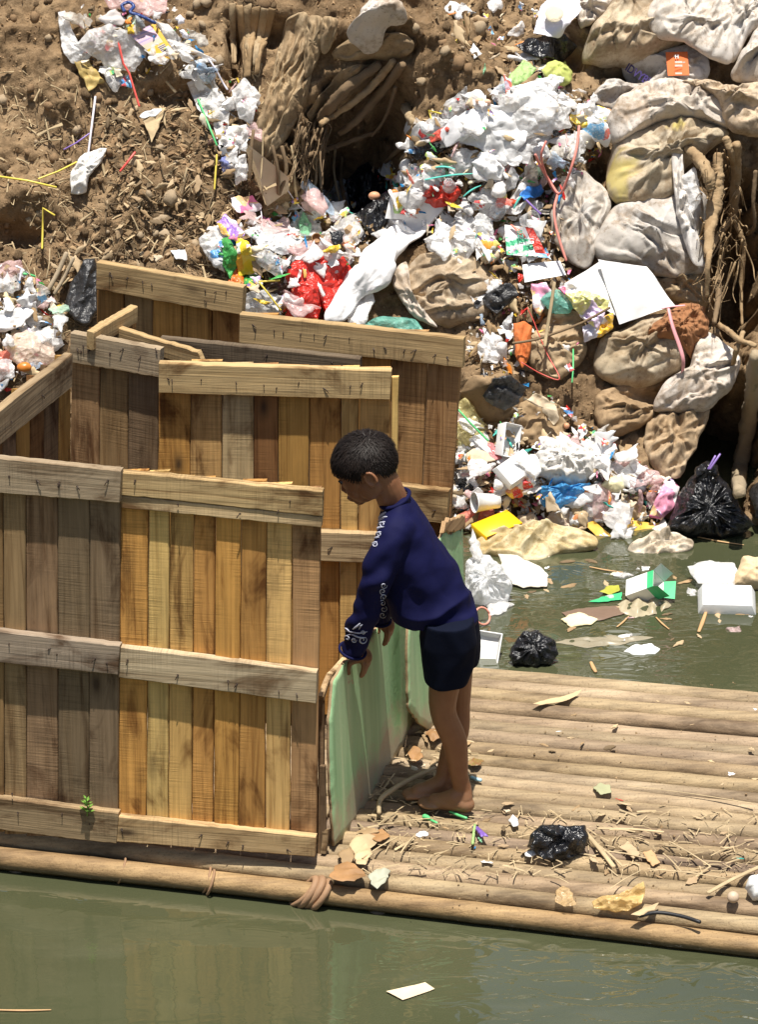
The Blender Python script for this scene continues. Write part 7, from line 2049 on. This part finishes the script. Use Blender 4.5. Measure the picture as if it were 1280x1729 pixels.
def crumbs(name, n, zone_px, sizes, mat, base, kind, lift=0.0):
    """very many tiny bits, one object"""
    c = 0; V, F = [], []
    tet = np.array([(1, 0, -.4), (-.6, .8, -.4), (-.5, -.8, -.4), (0, 0, .9)]); tf = [(0, 1, 3), (1, 2, 3), (2, 0, 3), (0, 2, 1)]
    stk = np.array([(-1, -.06, 0), (1, -.05, 0), (1, .05, .02), (-1, .06, .02), (0, 0, .12)]); sf = [(0, 1, 4), (1, 2, 4), (2, 3, 4), (3, 0, 4), (3, 2, 1, 0)]
    lo, hi = zone_px
    px = rng.uniform(lo[0], hi[0], n); py = rng.uniform(lo[1], hi[1], n)
    for i in range(n):
        if base is WATER or base is RB: u, v = base.inv(px[i], py[i]); h = 0
        else:
            q = hit_pl(px[i], py[i], base.P0, base.n) - base.P0; u, v = q[0], q @ base.ev; h = float(base.h(np.array([u]), np.array([v]))[0])
        s = rng.uniform(*sizes) * (1 if rng.random() < .9 else 1.8)
        R = np.array(Matrix.Rotation(rng.uniform(0, 6.28), 3, 'Z') @ Matrix.Rotation(rng.normal(0, .5 if kind == 'crumb' else .2), 3, 'Y'))
        A = (tet * rng.uniform(.6, 1.3, (4, 3)) if kind == 'crumb' else stk * [1, rng.uniform(.7, 2.2), 1]) * s
        W_ = base.P(np.array([u]), np.array([v]), np.array([h + lift + s * .2]))[0] + (A @ R.T) @ base.frame().T
        V.append(W_); F += [tuple(j + c for j in f) for f in (tf if kind == 'crumb' else sf)]; c += len(A)
    return tag(mk(name, np.concatenate(V), F, mat, None, None, False), kind='stuff')


crumbs('soil_crumbs', 9000, ((-20, -20), (1300, 900)), (.0025, .008), m_plain('crumb', (.36, .24, .13), .95, .2, 0, var=.5), SLOPE, 'crumb')
crumbs('twig_litter', 650, ((-20, 120), (460, 660)), (.006, .03), twig_m, SLOPE, 'stick', .006)
crumbs('dark_litter', 500, ((60, 180), (440, 560)), (.01, .03), leaf2_m, SLOPE, 'stick', .006)
crumbs('raft_litter', 650, ((600, 1370), (1290, 1480)), (.004, .022), twig_m, RB, 'stick', .002)
crumbs('raft_crumbs', 420, ((640, 1150), (1290, 1520)), (.0015, .004), leaf_m, RB, 'crumb', -.003)
crumbs('heel_litter', 130, ((630, 1270), (800, 1400)), (.005, .03), twig_m, RB, 'stick', .004)


# the rubbish too small and too mixed to count: thousands of bits filling the gaps of the heaps
def flakes(name, zones, n, sizes, mats, weights, lift=(.0, .07)):
    V, F, M, c = [], [], [], 0
    fr = FR
    for zone, share in zones:
        pts = sample(zone, int(n * share))
        U = np.array([SOFT.inv(p[0], p[1], .02) for p in pts])
        H = SOFT.h(U[:, 0], U[:, 1])
        for (u, v), h in zip(U, H):
            k = int(rng.integers(4, 7)); a = np.sort(rng.uniform(0, 6.28, k)); s = rng.uniform(*sizes) * (1 if rng.random() < .85 else 1.7)
            asp = rng.uniform(.35, 1)
            A = np.stack([np.cos(a) * s, np.sin(a) * s * asp, rng.normal(0, .25, k) * s], 1)
            A = np.vstack([A, [0, 0, rng.normal(.1, .3) * s]])
            R = np.array(Matrix.Rotation(rng.uniform(0, 6.28), 3, 'Z') @ Matrix.Rotation(rng.normal(0, .7), 3, 'X'))
            V.append(SOFT.P(np.array([u]), np.array([v]), np.array([h + rng.uniform(*lift)]))[0] + (A @ R.T) @ fr.T)
            m = int(rng.choice(len(mats), p=weights))
            for j in range(k): F.append((c + j, c + (j + 1) % k, c + k)); M.append(m)
            c += k + 1
    return tag(mk(name, np.concatenate(V), F, mats, None, None, False, M), kind='stuff')


fm = [film2_m, white_p, cream_p, film_m, leaf_m, leaf2_m, card_m, red_m, yellow_p, green_p, blue_m, pink_p, black_m, brown_paper]
fw = np.array([13, 6, 8, 14, 16, 15, 11, 3, 3, 2.5, 2, 3, 5, 11.]); fw /= fw.sum()
flakes('rubbish_litter', [(ZA, .2), (ZB, .3), (ZC, .26), (ZD, .08), (ZE, .08), (ZG, .08)], 5200, (.005, .017), fm, fw, (.0, .09))
flakes('leaf_litter', [(ZL, .62), (ZF, .12), (ZG, .26)], 1500, (.006, .02), [leaf_m, leaf2_m, card_m, clod_m, brown_paper], [.25, .3, .1, .25, .1], (.0, .03))


# wide thin sheets of plastic and paper lying limp over the heaps
thin_m = [m_film('limp_clear', (.9, .9, .9), .42, .2, .35), m_film('limp_white', (.92, .91, .9), .66, .28, .4), m_film('limp_dull', (.72, .68, .62), .6, .3, .55), m_film('limp_pink', (.9, .68, .66), .5, .22, .2), m_film('limp_blue', (.62, .75, .9), .45, .2, .2), m_film('limp_green', (.6, .82, .66), .42, .2, .2), white_p, m_print('limp_print', [(.85, .84, .82), (.85, .84, .82), (.8, .2, .15), (.85, .84, .82), (.2, .45, .7), (.85, .7, .2)], 7, .3, .3)]


KEEP = [(622, 335, 75), (540, 485, 95), (740, 330, 60), (888, 408, 70), (650, 430, 80), (950, 835, 70), (838, 880, 75), (820, 230, 70), (850, 745, 50), (400, 430, 60), (660, 350, 55)]


def limp(zone, where, n, rpx=(16, 38), lift=(.06, .13)):
    for p in sample(zone, n):
        if any(math.hypot(p[0] - q[0], p[1] - q[1]) < q[2] for q in KEEP): continue
        k = int(rng.integers(5, 9)); a = np.sort(rng.uniform(0, 6.28, k)); asp = rng.uniform(.45, 1); rot = rng.uniform(0, 3.14); r = rng.uniform(*rpx)
        x = np.cos(a) * r * rng.uniform(.7, 1.25, k); y = np.sin(a) * r * asp * rng.uniform(.7, 1.25, k)
        poly = [(p[0] + x[i] * math.cos(rot) - y[i] * math.sin(rot), p[1] + x[i] * math.sin(rot) + y[i] * math.cos(rot)) for i in range(k)]
        m = thin_m[int(rng.choice(len(thin_m), p=[.2, .24, .14, .09, .06, .06, .11, .1]))]
        o = heap('limp_sheet', 'thin limp rubbish sheet draped ' + where, 'plastic sheet', poly, m, .006, rng.uniform(*lift), group='limp sheets draped ' + where,
             fold=random.choice(['crumple', 'cloth', 'crumple']), A=.013, f=9, ang=rng.uniform(0, 3), tilt=(rng.normal(0, .2), rng.normal(0, .2)), edge=.012)


limp(ZA, 'over the heap above the back walls', 40)
limp(ZB, 'over the heap under the big sacks', 56)
limp(ZC, 'over the heap at the edge of the water', 34)
limp(ZD, 'over the rubbish behind the side wall', 10, (12, 26))
limp(ZE, 'over the rubbish high on the brown slope', 14, (12, 26), (.05, .09))
limp(ZG, 'around the muddy sacks in the middle', 9, (10, 22), (.04, .09))
